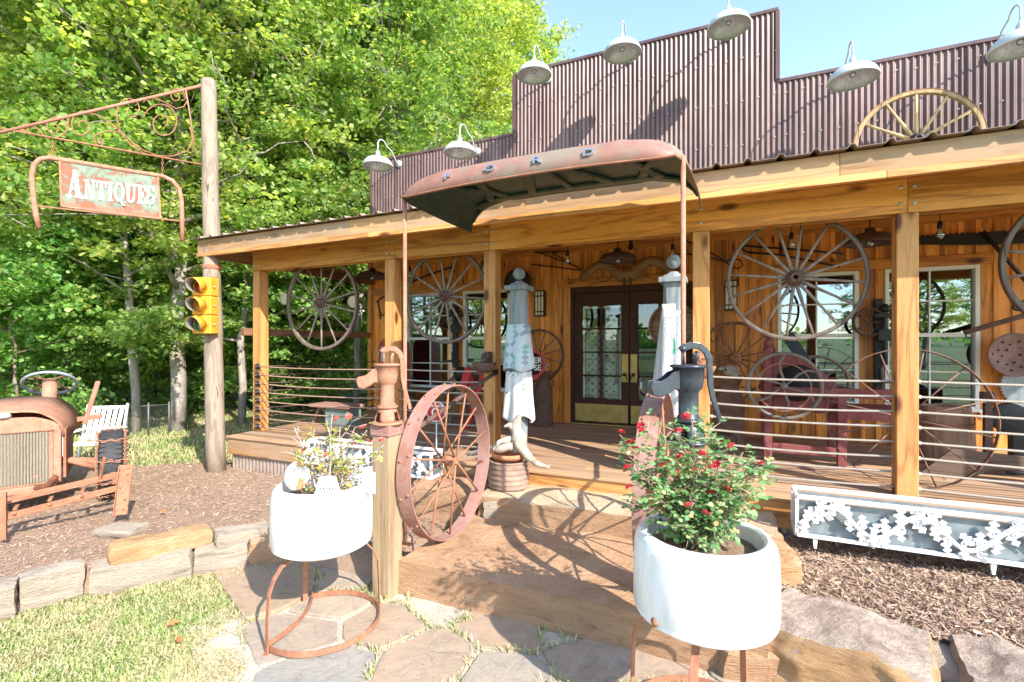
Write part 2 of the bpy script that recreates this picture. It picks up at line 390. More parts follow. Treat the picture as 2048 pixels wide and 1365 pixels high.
# ground: one sheet to the horizon, finer near the viewer, with a low rise far off
gb = MB(); rings = [0, 2, 4, 6, 9, 13, 18, 26, 40, 70, 130, 260, 520, 1200]; NS = 72
gv = [(0, 3, -.012)]; gf = []
for i, r in enumerate(rings[1:]):
    for k in range(NS):
        q = 2*math.pi*k/NS; h = -.012 if r < 30 else max(0, (r-30))*.012*(1+nz(math.cos(q)*3, math.sin(q)*3, r*.004))
        gv.append((r*math.cos(q), 3+r*math.sin(q), h))
for k in range(NS): gf.append((0, 1+k, 1+(k+1) % NS))
for i in range(len(rings)-2):
    for k in range(NS):
        a = 1+i*NS; b = a+NS; gf.append((a+k, b+k, b+(k+1) % NS, a+(k+1) % NS))
gb.add(gv, gf, True); tag(gb.build('ground', M['lawn']), 'sunlit lawn around the shop', kind='structure')

def bed(name, poly, zf, step, label):
    xs = [p[0] for p in poly]; ys = [p[1] for p in poly]; idx = {}; mb = MB(); fs = []; vs = []
    nx = int((max(xs)-min(xs))/step)+3; ny = int((max(ys)-min(ys))/step)+3
    for i in range(nx):
        for j in range(ny):
            x = min(xs)-step+i*step; y = min(ys)-step+j*step
            ins = inside(x, y, poly); d = pdist(x, y, poly)
            if ins or d < step*1.5:
                z = zf(x, y)+.014*nz(x, y, 0, 9)+.02*nz(x, y, 3, 3)
                if not ins: z = -.06
                elif d < .12: z *= .35+.65*d/.12
                idx[i, j] = len(vs); vs.append((x, y, z))
    for i in range(nx-1):
        for j in range(ny-1):
            k = [(i, j), (i+1, j), (i+1, j+1), (i, j+1)]
            if all(q in idx for q in k): fs.append([idx[q] for q in k])
    mb.add(vs, fs, True); o = mb.build(name, M['mulch']); tag(o, label, kind='structure'); return o
PL = [(-6.2, -1.2), (-4.85, 1.3), (-4.42, 1.92), (-4.02, 2.66), (-3.55, 3.02), (-2.42, 3.05), (-2.42, 4.75), (-6.55, 4.85), (-7.1, 5.1), (-7.7, 4.3), (-9.6, 3.6), (-10.2, -1.2)]
zl = lambda x, y: .175-.035*max(0, y-3)-.0*x
bed('mulch_bed', PL, zl, .07, 'brown mulch bed under the old tractor')
PR = [(.06, 3.3), (.2, 3.38), (1.0, 3.3), (2.2, 3.1), (5.5, 2.6), (5.5, 4.7), (-.6, 4.7), (-.2, 3.3)]
zr = lambda x, y: .25+.05*math.sin((y-3.2)*2.2)
bed('mulch_bed', PR, zr, .06, 'shredded bark bed between the boulders and the porch')
def chips(name, poly, zf, n, smin, smax, label, lim):
    vs = []; fs = []; k = 0; xs = [p[0] for p in poly]; ys = [p[1] for p in poly]; rng = random.Random(5)
    while k < n:
        x = rng.uniform(max(min(xs), lim[0]), min(max(xs), lim[1])); y = rng.uniform(max(min(ys), lim[2]), min(max(ys), lim[3]))
        if not inside(x, y, poly) or pdist(x, y, poly) < .03: continue
        z = zf(x, y)+.014*nz(x, y, 0, 9)+.02*nz(x, y, 3, 3)
        L = rng.uniform(smin, smax); W = L*rng.uniform(.06, .2); a = rng.uniform(0, 6.28); tl = rng.gauss(0, .32); h = rng.uniform(.0, .016)
        dx, dy = math.cos(a), math.sin(a); b = len(vs); tw = rng.gauss(0, .3)*W
        for (p, q, r_) in ((-1, -1, 0), (1, -.6, 1), (1, .6, 1), (-1, 1, 0)):
            vs.append((x+dx*L*.5*p-dy*W*.5*q, y+dy*L*.5*p+dx*W*.5*q, z+h+tl*L*.5*p+tw*q))
        fs.append((b, b+1, b+2, b+3)); k += 1
    m = MB(); m.add(vs, fs); tag(m.build(name, M['chip']), label, kind='stuff')
chips('mulch', PL, zl, 42000, .015, .042, 'loose brown mulch under the tractor', (-8.5, 0, .8, 6))
chips('mulch', PR, zr, 52000, .02, .06, 'loose shredded bark beside the porch', (0, 3.2, 0, 5))

# flagstone path: stones cut from a Voronoi plan, gravel joints between them
PP = [(-2.62, .6), (-2.66, 1.76), (-3.27, 2.02), (-3.24, 2.4), (-3.3, 2.72), (-3.0, 2.98), (-2.2, 3.02), (.1, 3.02), (.35, 3.1), (2.6, 2.6), (2.6, .6)]
mb = MB(); mb.add([(x, y, .006) for x, y in PP], [tuple(range(len(PP)))]); tag(mb.build('path_bed', M['joint']), 'pale gravel between the flagstones', kind='structure')
def clip(poly, a, b):       # keep the side nearer to a than to b
    mx, my = (a[0]+b[0])/2, (a[1]+b[1])/2; nx, ny = b[0]-a[0], b[1]-a[1]; out = []
    for i in range(len(poly)):
        p = poly[i]; q = poly[(i+1) % len(poly)]
        dp = (p[0]-mx)*nx+(p[1]-my)*ny; dq = (q[0]-mx)*nx+(q[1]-my)*ny
        if dp <= 0: out.append(p)
        if dp*dq < 0:
            t_ = dp/(dp-dq); out.append((p[0]+(q[0]-p[0])*t_, p[1]+(q[1]-p[1])*t_))
    return out
rng = random.Random(21); seeds = []
while len(seeds) < 66:
    p = (rng.uniform(-3.5, 2.7), rng.uniform(.4, 3.15))
    if all(math.hypot((p[0]-q[0])*.8, p[1]-q[1]) > .30 for q in seeds): seeds.append(p)
mb = MB()
for i, sd in enumerate(seeds):
    if not inside(sd[0], sd[1], PP) or pdist(sd[0], sd[1], PP) < .02: continue
    poly = [(-4, 0), (3, 0), (3, 3.6), (-4, 3.6)]
    for j, o in enumerate(seeds):
        if i != j: poly = clip(poly, sd, o)
        if not poly: break
    if len(poly) < 3: continue
    cx = sum(p[0] for p in poly)/len(poly); cy = sum(p[1] for p in poly)/len(poly)
    pts = []
    for k in range(len(poly)):                       # densify and roughen the outline
        a = Vector(poly[k]); b = Vector(poly[(k+1) % len(poly)])
        m_ = max(1, int((b-a).length/.045))
        for q in range(m_):
            p = a.lerp(b, q/m_); c_ = Vector((cx, cy)); L = (p-c_).length
            cut = .010+.010*rng.random()+.014*abs(nz(p.x, p.y, i, 14))
            # soften corners
            kk = 0 if q else .010
            p = c_+(p-c_)*max(.2, (L-cut-kk)/L); pts.append(p)
    if any(p.y > 2.99 and p.x > -2.3 and p.x < .1 for p in pts):
        pts = [Vector((p.x, min(p.y, 2.985))) for p in pts]
    h = .018+.010*rng.random(); n = len(pts); tx, ty = rng.gauss(0, .012), rng.gauss(0, .012)
    c_ = Vector((cx, cy)); vs = []
    for (sc_, z) in ((1, -.02), (1, h-.006), (.985, h), (.55, h+.001)):
        for p in pts:
            q = c_+(p-c_)*sc_; vs.append((q.x, q.y, z+(q.x-cx)*tx+(q.y-cy)*ty+(.003*nz(q.x, q.y, 0, 12) if z > 0 else 0)))
    vs.append((cx, cy, h+.002)); fs = []
    for r_ in range(3):
        for k in range(n): fs.append((r_*n+k, r_*n+(k+1) % n, (r_+1)*n+(k+1) % n, (r_+1)*n+k))
    for k in range(n): fs.append((3*n+k, 3*n+(k+1) % n, 4*n))
    mb.add(vs, fs, False)
tag(mb.build('path', M['flag']), 'irregular flagstone path in front of the steps', kind='structure')

# grass blades
def grass(name, n, test, lim, hmin, hmax, z0, label, wd=.0035, seed=3):
    rng = random.Random(seed); vs = []; fs = []; k = 0
    while k < n:
        x = rng.uniform(lim[0], lim[1]); y = rng.uniform(lim[2], lim[3])
        if not test(x, y): continue
        h = rng.uniform(hmin, hmax); a = rng.uniform(0, 6.28); ln = rng.uniform(.3, 1.5)*h; w_ = wd*rng.uniform(.7, 1.5)
        dx, dy = math.cos(a), math.sin(a); b = len(vs); z = z0(x, y)
        vs += [(x-dy*w_, y+dx*w_, z), (x+dy*w_, y-dx*w_, z), (x+dx*ln*.45+dy*w_*.8, y+dy*ln*.45-dx*w_*.8, z+h*.7), (x+dx*ln*.45-dy*w_*.8, y+dy*ln*.45+dx*w_*.8, z+h*.7), (x+dx*ln, y+dy*ln, z+h*rng.uniform(.75, 1.05))]
        fs += [(b, b+1, b+2, b+3), (b+3, b+2, b+4)]; k += 1
    m = MB(); m.add(vs, fs); tag(m.build(name, M['blade']), label, kind='stuff')
flat = lambda x, y: -.012
grass('grass', 62000, lambda x, y: (not inside(x, y, PP) or (pdist(x, y, PP) < .2 and nz(x, y, 2, 3) > -.15 and not y > 2.9)) and not inside(x, y, PL) and x < -2.3 and y < 3.0, (-5.6, -2.3, .7, 3.0), .012, .05, flat, 'patchy green and straw coloured grass in the foreground')
grass('grass', 42000, lambda x, y: not inside(x, y, PL) and not (x > -6.6 and y > 4.5), (-14, -6.3, 3.4, 9.5), .03, .10, flat, 'bright grass strip between the mulch bed and the woods', .006, 4)
def joint(x, y):
    d = sorted(math.hypot(x-a, y-b) for a, b in seeds)[:2]
    return d[1]-d[0] < .022+.03*max(0, nz(x, y, 0, 3)) and nz(x, y, 5, 1.7) > -.12 and inside(x, y, PP)
tuft = [(-1.62, 2.86), (-.98, 2.93), (-2.85, 2.75), (-1.35, 2.6), (-.62, 2.72), (-2.95, 2.1), (-.9, 2.45), (.05, 2.75), (-1.9, 2.2), (-2.2, 2.98), (-1.1, 2.93), (.15, 3.0), (-2.95, 2.9), (.9, 2.9)]
grass('grass', 1700, lambda x, y: joint(x, y) or min(math.hypot(x-a, y-b)*(1.6+1.2*((i*7) % 3)) for i, (a, b) in enumerate(tuft)) < .06+.06*nz(x, y, 0, 9), (-3.2, 1.1, 2, 3.02), .015, .055, lambda x, y: .012, 'weeds growing in the joints of the flagstones', .003, 5)

# rough stones
def rough(c, d, yaw=0, amp=.02, n=7, seed=0, rnd=.10, taper=0, tilt=(0, 0)):
    idx = {}; vs = []; fs = []
    dd = [max(2, min(26, int(n*x/max(d)+2))) for x in d]
    def vid(i, j, k):
        if (i, j, k) not in idx:
            p = Vector((2*i/dd[0]-1, 2*j/dd[1]-1, 2*k/dd[2]-1))
            q = p.copy(); e = sorted((abs(p.x), abs(p.y), abs(p.z)))
            q *= 1-rnd*(e[1]**4)*.6-rnd*(e[0]**4)*.6
            q.x *= 1-taper*(q.z*.5+.5)
            w_ = Vector((q.x*d[0]/2, q.y*d[1]/2, q.z*d[2]/2))
            s_ = Vector((seed*3.1, seed*1.7, seed*5.3))
            nv = noise.noise_vector(w_*3.2+s_)*amp*1.5+noise.noise_vector(w_*13+s_)*amp*.5
            st = noise.noise(Vector((w_.x*2, w_.y*2, w_.z*16))+s_)*amp*.6
            side = max(abs(p.x), abs(p.y))
            w_ += nv+Vector((p.x, p.y, 0))*st*side
            idx[i, j, k] = len(vs); vs.append(w_)
        return idx[i, j, k]
    A, B, C = dd
    for i in range(A):
        for j in range(B):
            fs.append((vid(i, j, 0), vid(i, j+1, 0), vid(i+1, j+1, 0), vid(i+1, j, 0)))
            fs.append((vid(i, j, C), vid(i+1, j, C), vid(i+1, j+1, C), vid(i, j+1, C)))
    for i in range(A):
        for k in range(C):
            fs.append((vid(i, 0, k), vid(i+1, 0, k), vid(i+1, 0, k+1), vid(i, 0, k+1)))
            fs.append((vid(i, B, k), vid(i, B, k+1), vid(i+1, B, k+1), vid(i+1, B, k)))
    for j in range(B):
        for k in range(C):
            fs.append((vid(0, j, k), vid(0, j, k+1), vid(0, j+1, k+1), vid(0, j+1, k)))
            fs.append((vid(A, j, k), vid(A, j+1, k), vid(A, j+1, k+1), vid(A, j, k+1)))
    return vs, fs
def rock(name, label, cat, c, d, yaw, mat, amp=.02, n=9, seed=0, group=None, rnd=.07, tilt=(0, 0), mat2=None, smooth=False):
    vs, fs = rough((0, 0, 0), d, 0, amp, n, seed, rnd)
    m = MB(); m.add(vs, fs, True)
    o = m.build(name, mat); o.data.set_sharp_from_angle(angle=R(38))
    if mat2:
        o.data.materials.append(mat2)
        for p in o.data.polygons: p.material_index = 1 if p.normal.z > .6 else 0
    o.location = c; o.rotation_euler = (tilt[0], tilt[1], yaw)
    return tag(o, label, cat, group)
# retaining wall stones, left
WS = 'stones edging the mulch bed'
def edge_stone(pxa, pxb, z0, z1, dep, mat, label, seed, back=0):
    a = atG(*pxa, z0); b = atG(*pxb, z0); d = b-a; yaw = math.atan2(d.y, d.x); nrm = Vector((-math.sin(yaw), math.cos(yaw), 0))
    c = (a+b)/2+nrm*(dep/2+back); c.z = (z0+z1)/2
    rock('retaining_stone', label, 'stone', c, (d.length*1.02, dep, z1-z0), yaw, mat, .016, 14, seed, WS)
edge_stone((-60, 1262), (34, 1238), 0, .22, .22, M['stone_grey'], 'pale stone cut off by the left edge of the photo, low in the bed wall', 1)
edge_stone((38, 1236), (168, 1200), -.02, .235, .2, M['stone_grey'], 'large grey slab-faced stone, second from the left in the bed wall', 2)
edge_stone((174, 1203), (383, 1163), -.02, .19, .3, M['stone_grey'], 'long whitish stone lying under the yellow stone', 3)
edge_stone((214, 1142), (428, 1092), .175, .32, .22, M['stone_yellow'], 'long yellow-orange stone on top of the bed wall', 4, .03)
edge_stone((385, 1160), (500, 1140), -.02, .19, .26, M['stone_grey'], 'squarish grey stone right of the long whitish stone', 5)
edge_stone((432, 1098), (545, 1075), .175, .27, .24, M['stone_grey'], 'pale weathered stone on top of the wall beside the white planter', 6, .0)
edge_stone((492, 1142), (640, 1125), -.02, .21, .3, M['stone_tan'], 'brown stone in the shadow behind the left planter stand', 7)
edge_stone((640, 1128), (742, 1120), -.02, .24, .3, M['stone_tan'], 'tan stone against the foot of the rusty pump post', 8)
for i, (x, y, L, lb) in enumerate([(290, 948, .9, 'flat pale stone at the back edge of the mulch left of the pole'), (380, 945, .6, 'small grey stone at the back edge of the mulch by the pole foot')]):
    p = atG(x, y, .03); rock('border_stone', lb, 'stone', p, (L, .25, .12), R(20), M['stone_grey'], .02, 8, 20+i)
p = atG(242, 1062, .2); rock('flat_stone', 'flat white-grey stone carrying the rusty tractor support', 'stone', p, (.36, .24, .07), .4, M['stone_grey'], .02, 9, 30)
# steps
rock('landing_slab', 'wide orange sandstone landing in front of the steps', 'stone step', (-1.04, 3.62, .122), (2.44, 1.3, .256), 0, M['stone_tan'], .009, 30, 40, rnd=.0)
rock('stone_step', 'long thick sandstone step below the porch deck', 'stone step', (-.93, 4.37, .34), (2.5, .62, .2), 0, M['stone_tan'], .016, 40, 41, rnd=.0, mat2=M['stone_step_top'])
rock('step_end_stone', 'pale block at the right end of the sandstone step behind the white pot', 'stone', (.18, 3.95, .22), (.42, .72, .42), R(8), M['stone_yellow'], .02, 12, 42)
rock('stone_block', 'squat tan stone beside the step behind the iron wheel', 'stone', (-2.62, 4.32, .23), (.78, .5, .4), R(-5), M['stone_tan'], .03, 12, 43)
p = atG(976, 1037, .25); rock('small_rock', 'small upright brown rock at the left end of the sandstone step', 'stone', p+Vector((0, .06, .07)), (.13, .13, .19), .5, M['stone_grey'], .02, 7, 44)
BG = 'boulders along the flagstones'
rock('boulder', 'large mauve-topped boulder with a yellow broken face by the right pot', 'boulder', (.58, 3.2, .13), (.74, .56, .38), R(-14), M['stone_yellow'], .03, 26, 50, BG, mat2=M['stone_pink'])
rock('boulder', 'pale mauve boulder in the bottom right corner of the photo', 'boulder', (1.42, 3.02, .12), (.86, .6, .4), R(-10), M['stone_pink'], .035, 26, 51, BG)
rock('boulder', 'small grey wedge of stone between the two large boulders', 'boulder', (.985, 3.22, .09), (.16, .36, .3), R(-5), M['stone_grey'], .03, 9, 52, BG)
rock('boulder', 'low tan boulder half hidden behind the stand of the right pot', 'boulder', (.1, 3.12, .05), (.42, .34, .24), R(20), M['stone_tan'], .03, 10, 53, BG)

# ================================================================== THE SHOP
YW = 7.69; PZ = .586
shop = thing('antique_shop', 'wooden antique shop with a corrugated metal false front and a long covered porch', 'building', (0, YW, 0))
def P(name, mb, mat, par=None, **k):
    o = mb.build(name, mat, par or shop, **k)
    if par is None or par is shop: o.matrix_parent_inverse = Matrix.Translation((0, -YW, 0))
    return o
wins = [(at(815, 0, YW).x, at(907, 0, YW).x), (at(928, 0, YW).x, at(1022, 0, YW).x), (at(1555, 0, YW).x, at(1716, 0, YW).x), (at(1768, 0, YW).x, at(1957, 0, YW).x)]
WZ0, WZ1 = 1.07, 2.83
DX0, DX1, DZ1 = at(1142, 0, YW).x, at(1388, 0, YW).x, 2.80
openings = [(a, b, WZ0, WZ1) for a, b in wins]+[(DX0, DX1, PZ, DZ1)]
XL, XR = -6.52, 5.6
mb = MB(); bt = MB(); x = XL; rng = random.Random(2)
while x < XR:
    wd = .165; x1 = min(x+wd, XR); segs = [(PZ-.1, 3.42)]
    cuts = [(a, b, c0, c1) for a, b, c0, c1 in openings if a < x1 and b > x]
    parts_ = []
    if not cuts: parts_ = [(x, x1, PZ-.1, 3.45)]
    else:
        a, b, c0, c1 = cuts[0]
        parts_ += [(x, x1, c1, 3.45)]
        if c0 > PZ: parts_ += [(x, x1, PZ-.1, c0)]
        if a > x: parts_ += [(x, a, c0, c1)]
        if b < x1: parts_ += [(b, x1, c0, c1)]
    for (p, q, r_, s_) in parts_:
        if q-p > .004: mb.bb(p+.0015, q-.0015, YW, YW+.03, r_, s_)
    # batten over the joint
    ok = [(PZ-.1, 3.38)]
    for a, b, c0, c1 in openings:
        if a-.05 < x < b+.05: ok = [(PZ-.1, c0-.06)]*(c0 > PZ+.1)+[(c1+.14, 3.38)]
    for z0, z1 in ok: bt.bb(x-.026, x+.026, YW-.02, YW+.001, z0, z1)
    x = x1
P('wall', mb, M['honey_z'], bevel=.003, seg=1)
P('batten', bt, M['honey_z'], bevel=.004, seg=1)
mb = MB(); mb.bb(XL, XR, YW-.03, YW-.022, 3.37, 3.62); P('wall_trim', mb, M['honey_x'], bevel=.003)
mb = MB(); mb.bb(XL-.06, XL+.04, YW-.045, YW+.06, PZ-.1, 3.6); P('corner_board', mb, M['honey_z'], bevel=.004)
for a_, b_ in ((XL+.05, wins[1][1]+.14), (wins[2][0]-.1, wins[3][1]+.12)):
    mb = MB(); mb.bb(a_, b_, YW-.04, YW-.0225, WZ1+.005, WZ1+.13); P('head_trim', mb, M['honey_x'], bevel=.003)
# solid body of the building behind the boards
mb = MB()
def wallpieces(mb, y0, y1, z0, z1):
    xs = sorted([XL, XR]+[v_ for o in openings for v_ in o[:2]])
    for a, b in zip(xs, xs[1:]):
        o = [o for o in openings if abs(o[0]-a) < 1e-6 and abs(o[1]-b) < 1e-6]
        if o:
            mb.bb(a, b, y0, y1, o[0][3], z1)
            if o[0][2] > z0+.01: mb.bb(a, b, y0, y1, z0, o[0][2])
        else: mb.bb(a, b, y0, y1, z0, z1)
wallpieces(mb, YW+.031, YW+.14, -.1, 3.7)
mb.bb(XL, XL+.12, YW+.14, 17, -.1, 4.9); mb.bb(XR-.12, XR, YW+.14, 17, -.1, 4.9); mb.bb(XL, XR, 17, 17.12, -.1, 4.9)
P('side_wall', mb, M['oldwood_z'])
mb = MB(); mb.bb(XL+.12, XR-.12, YW+.14, 17, PZ-.06, PZ-.01); P('inside_floor', mb, M['oldwood_x'])
mb = MB(); mb.bb(XL-.1, XR+.1, YW+.16, 17.3, 4.9, 5.0); P('flat_roof', mb, M['roofmetal'])
# corrugated false front
secs = [(XL, at(1027, 150, YW).x, 5.51), (at(1027, 150, YW).x, at(1558, 16, YW).x, 6.53), (at(1558, 16, YW).x, XR, 5.53)]
vs = []; fs = []; per = .068; mb = MB()
for (a, b, top) in secs:
    n = int((b-a)/per*8); o = len(mb.v); vs = []; fs = []
    for i in range(n+1):
        x = a+(b-a)*i/n; y = YW-.012+.0095*math.sin(2*math.pi*x/per)
        vs += [(x, y, 3.62), (x, y+.004*nz(x, 0, 1, 5), top-.01)]
    fs = [(2*i, 2*i+2, 2*i+3, 2*i+1) for i in range(n)]
    mb.add(vs, fs, True)
P('false_front', mb, M['corrug'])
mb = MB()
for (a, b, top) in secs: mb.bb(a+.01, b-.01, YW+.0, YW+.09, 3.7, top-.02)
P('false_front_frame', mb, M['oldwood_z'])
mb = MB(); e = .03
for (a, b, top) in secs:
    mb.bb(a, b, YW-e, YW+.11, top-.035, top+.012)
for x, z0, z1 in ((secs[0][0], 3.6, 5.47), (secs[1][0], 5.525, 6.49), (secs[2][0], 5.545, 6.49)):
    s_ = 1 if x != secs[2][0] else -1
    mb.bb(min(x-.012*s_, x+.045*s_), max(x-.012*s_, x+.045*s_), YW-e-.002, YW+.112, z0, z1)
mb.bb(secs[1][0]-.004, secs[1][0]+.035, YW-.027, YW-.02, 3.6, 5.46)
P('edge_trim', mb, M['corrug'], bevel=.004)
mb = MB()      # sheet laps
for i in range(20):
    x = XL+.6+i*.61
    top = [s_[2] for s_ in secs if s_[0] <= x <= s_[1]]
    if top: mb.bb(x, x+.012, YW-.026, YW-.02, 3.62, top[0]-.04)
P('sheet_lap', mb, M['corrug'])
mb = MB(); rs = random.Random(3)
for (a, b, top) in secs:
    for z_ in (4.15, 4.75, 5.35, 5.95):
        if z_ > top-.1: continue
        x = a+.1
        while x < b-.05:
            xx_ = round(x/per)*per+.25*per; mb.ball((xx_, YW-.024, z_+rs.gauss(0, .012)), .009, 6); x += .204
o = P('screw', mb, M['galv']); o['kind'] = 'stuff'
# porch roof: ribbed sheets on a sloping deck
z_f = lambda y: 3.375+(y-4.5)*.125
mb = MB(); vs = []; fs = []; x = -7.1; prof = []
while x < XR:
    prof += [(x, 0), (x+.175, 0), (x+.195, .028), (x+.222, .028)]; x += .242
for (x, h) in prof: vs += [(x, 4.49, z_f(4.49)+h+.004), (x, 7.66, z_f(7.66)+h+.004)]
fs = [(2*i, 2*i+2, 2*i+3, 2*i+1) for i in range(len(prof)-1)]
mb.add(vs, fs); o = P('porch_roof', mb, M['roofmetal']); sm = o.modifiers.new('thick', 'SOLIDIFY'); sm.thickness = .003
mb = MB()                       # ceiling boards under the sheets
y = 4.62
while y < 7.6:
    a = Vector((-7.03, y, z_f(y)-.02)); b = Vector((-7.03, y+.136, z_f(y+.136)-.02))
    mb.add([(-7.03, y, z_f(y)-.018), (XR, y, z_f(y)-.018), (XR, y+.136, z_f(y+.136)-.018), (-7.03, y+.136, z_f(y+.136)-.018),
            (-7.03, y, z_f(y)-.003), (XR, y, z_f(y)-.003), (XR, y+.136, z_f(y+.136)-.003), (-7.03, y+.136, z_f(y+.136)-.003)],
           [(0, 3, 2, 1), (4, 5, 6, 7), (0, 1, 5, 4), (1, 2, 6, 5), (2, 3, 7, 6), (3, 0, 4, 7)]); y += .14
P('porch_ceiling', mb, M['honey_x'])
mb = MB()
for x in np.arange(-6.9, XR, .61):
    mb.bar((x, 4.63, z_f(4.63)-.092), (x, 7.6, z_f(7.6)-.092), .04, .14)
P('rafter', mb, M['honey_y'], bevel=.003, seg=1)
# fascia (two lengths), sub-fascia strip, beam with bolts
mb = MB(); xs = [-7.03, -4.2, -1.9, .78, 3.2, XR]
for a, b in zip(xs, xs[1:]): mb.bb(a+.001, b-.001, 4.56, 4.60, 3.185, 3.365)
P('fascia', mb, M['weathered_x'], bevel=.004)
mb = MB()
for a, b in zip(xs, xs[1:]): mb.bb(a+.3, b+.297 if b < XR else XR, 4.545, 4.603, 3.13, 3.183)
mb.bb(-7.03, -6.731, 4.545, 4.603, 3.13, 3.183)
P('fascia_strip', mb, M['pine_x'], bevel=.003)
mb = MB(); mb.bb(-7.03, -6.99, 4.605, 7.66, 3.14, 3.35); P('end_fascia', mb, M['weathered_y'], bevel=.004)
PX = [-6.41, at(779, 0, 5.03).x, at(979, 0, 5.03).x, at(1402, 0, 5.03).x, at(1815.5, 0, 5.03).x, 3.75]
mb = MB(); xs = [-6.49, PX[2], PX[4], XR]
for a, b in zip(xs, xs[1:]):
    mb.bb(a+.001, b-.001, 5.03, 5.07, 2.956, 3.25); mb.bb(a+.001, b-.001, 5.14, 5.18, 2.956, 3.25)
P('beam', mb, M['amber_x'], bevel=.005)
mb = MB()
for x in PX: mb.bb(x-.07, x+.07, 5.071, 5.139, 2.96, 3.2)
P('post_top', mb, M['honey_z'])
for x in PX:
    mb = MB(); mb.bb(x-.075, x+.075, 5.03, 5.18, PZ, 2.954); P('post', mb, M['pine_z'], bevel=.006)
mb = MB()
for i, x in enumerate(PX):
    for dx in ((-.045, .045) if i not in (3,) else (0,)):
        for dz in (3.03, 3.17):
            mb.lathe([(.0001, .009), (.012, .008), (.017, 0), (.017, -.004)], (x+dx, 5.03, dz), 12, Matrix.Rotation(R(90), 3, 'X'))
P('bolt', mb, M['galv'])
# side beam and end rail
mb = MB(); mb.bb(-6.49, -6.42, 5.19, YW-.05, 3.04, 3.16); P('side_beam', mb, M['brownwood_y'], bevel=.004)
mb = MB(); mb.bb(-6.57, -6.5, 4.9, YW-.0, 2.0, 2.11); P('side_rail', mb, M['brownwood_y'], bevel=.006)
# deck
mb = MB(); y = 4.60; i = 0
while y < YW-.05:
    w_ = .14; j = -6.5
    cutx = [-6.48]+sorted(rng.uniform(-5.5, 5) for _ in range(3))+[XR]
    for a, b in zip(cutx, cutx[1:]):
        if b-a > .02: mb.bb(a+.001, b-.001, y+.003, min(y+w_-.003, YW), PZ-.03, PZ+rng.uniform(-.001, .001))
    y += w_; i += 1
P('porch_deck', mb, M['deck'], bevel=.004, seg=1)
for a, b in ((-6.47, -3.9), (-3.9, -2.3), (1.4, 4), (4, XR)): mb = MB(); mb.bb(a+.001, b-.001, 4.625, 4.665, .33, PZ-.034); P('rim_board', mb, M['weathered_x'], bevel=.004)
for a_, b_ in ((-2.299, -.5), (-.498, 1.399)): mc = MB(); mc.bb(a_, b_, 4.624, 4.665, .33, PZ-.034); P('rim_board', mc, M['pine_x'], bevel=.004)
mb = MB(); mb.bb(-6.47, -6.43, 4.67, YW, .33, PZ-.034); P('rim_board', mb, M['weathered_y'], bevel=.004)
mb = MB(); vs = []; n = int((XR+6.44)/.068*6)
for i in range(n+1):
    x = -6.44+(XR+6.44)*i/n; yy = 4.665+.0095*math.sin(2*math.pi*x/.068); vs += [(x, yy, -.05), (x, yy, .335)]
mb.add(vs, [(2*i, 2*i+2, 2*i+3, 2*i+1) for i in range(n)], True); P('deck_skirt', mb, M['roofmetal'])

# windows: frame, sash bars, pane
def window(a, b, cols=2):
    z0, z1 = WZ0, WZ1; zm = 1.985
    fr = MB(); t = .045
    fr.bb(a, a+t, YW-.045, YW+.05, z0, z1); fr.bb(b-t, b, YW-.045, YW+.05, z0, z1)
    fr.bb(a+t, b-t, YW-.045, YW+.05, z1-t, z1); fr.bb(a+t, b-t, YW-.045, YW+.05, z0, z0+t)
    fr.bb(a-.03, b+.03, YW-.06, YW-.046, z0-.02, z0+.02)
    f = P('window', fr, M['vinyl'], bevel=.004)
    sb = MB(); sb.bb(a+t, b-t, YW-.018, YW+.028, zm-.025, zm+.025)
    for k in range(1, cols): x = a+t+(b-a-2*t)*k/cols; sb.bb(x-.009, x+.009, YW-.002, YW+.018, z0+t, zm-.026); sb.bb(x-.009, x+.009, YW-.002, YW+.018, zm+.026, z1-t)
    for z_ in ((z0+zm)/2, (zm+z1)/2): sb.bb(a+t, b-t, YW-.001, YW+.017, z_-.009, z_+.009)
    s_ = sb.build('sash', M['vinyl'], f, bevel=.002, seg=1)
    p = MB(); p.add([(a+t, YW+.022, z0+t), (b-t, YW+.022, z0+t), (b-t, YW+.022, z1-t), (a+t, YW+.022, z1-t)], [(0, 1, 2, 3)])
    p.build('pane', M['glass'], f)
for a, b in wins: window(a, b)
for a, b in wins:
    for q in (a-.07, b+.001): mb = MB(); mb.bb(q, q+.069, YW-.032, YW-.021, WZ0-.1, WZ1+.004); P('window_casing', mb, M['honey_z'], bevel=.003)

# double door
c_ = .12
for a_, b_ in ((DX0-c_, DX0-.001), (DX1+.001, DX1+c_)): mb = MB(); mb.bb(a_, b_, YW-.04, YW-.021, PZ, DZ1); P('door_casing', mb, M['honey_z'], bevel=.004)
mb = MB(); mb.bb(DX0-c_-.02, DX1+c_+.02, YW-.045, YW-.021, DZ1+.002, DZ1+.13); P('door_head', mb, M['honey_x'], bevel=.004)
mb = MB(); mb.bb(DX0, DX0+.05, YW-.03, YW+.1, PZ+.02, DZ1); mb.bb(DX1-.05, DX1, YW-.03, YW+.1, PZ+.02, DZ1); mb.bb(DX0+.05, DX1-.05, YW-.03, YW+.1, DZ1-.1, DZ1)
P('door_frame', mb, M['door_brown'], bevel=.004)
mb = MB(); mb.bb(DX0, DX1, YW-.06, YW+.12, PZ+.001, PZ+.02); P('threshold', mb, M['brass'])
mid = (DX0+DX1)/2
lat = MB()
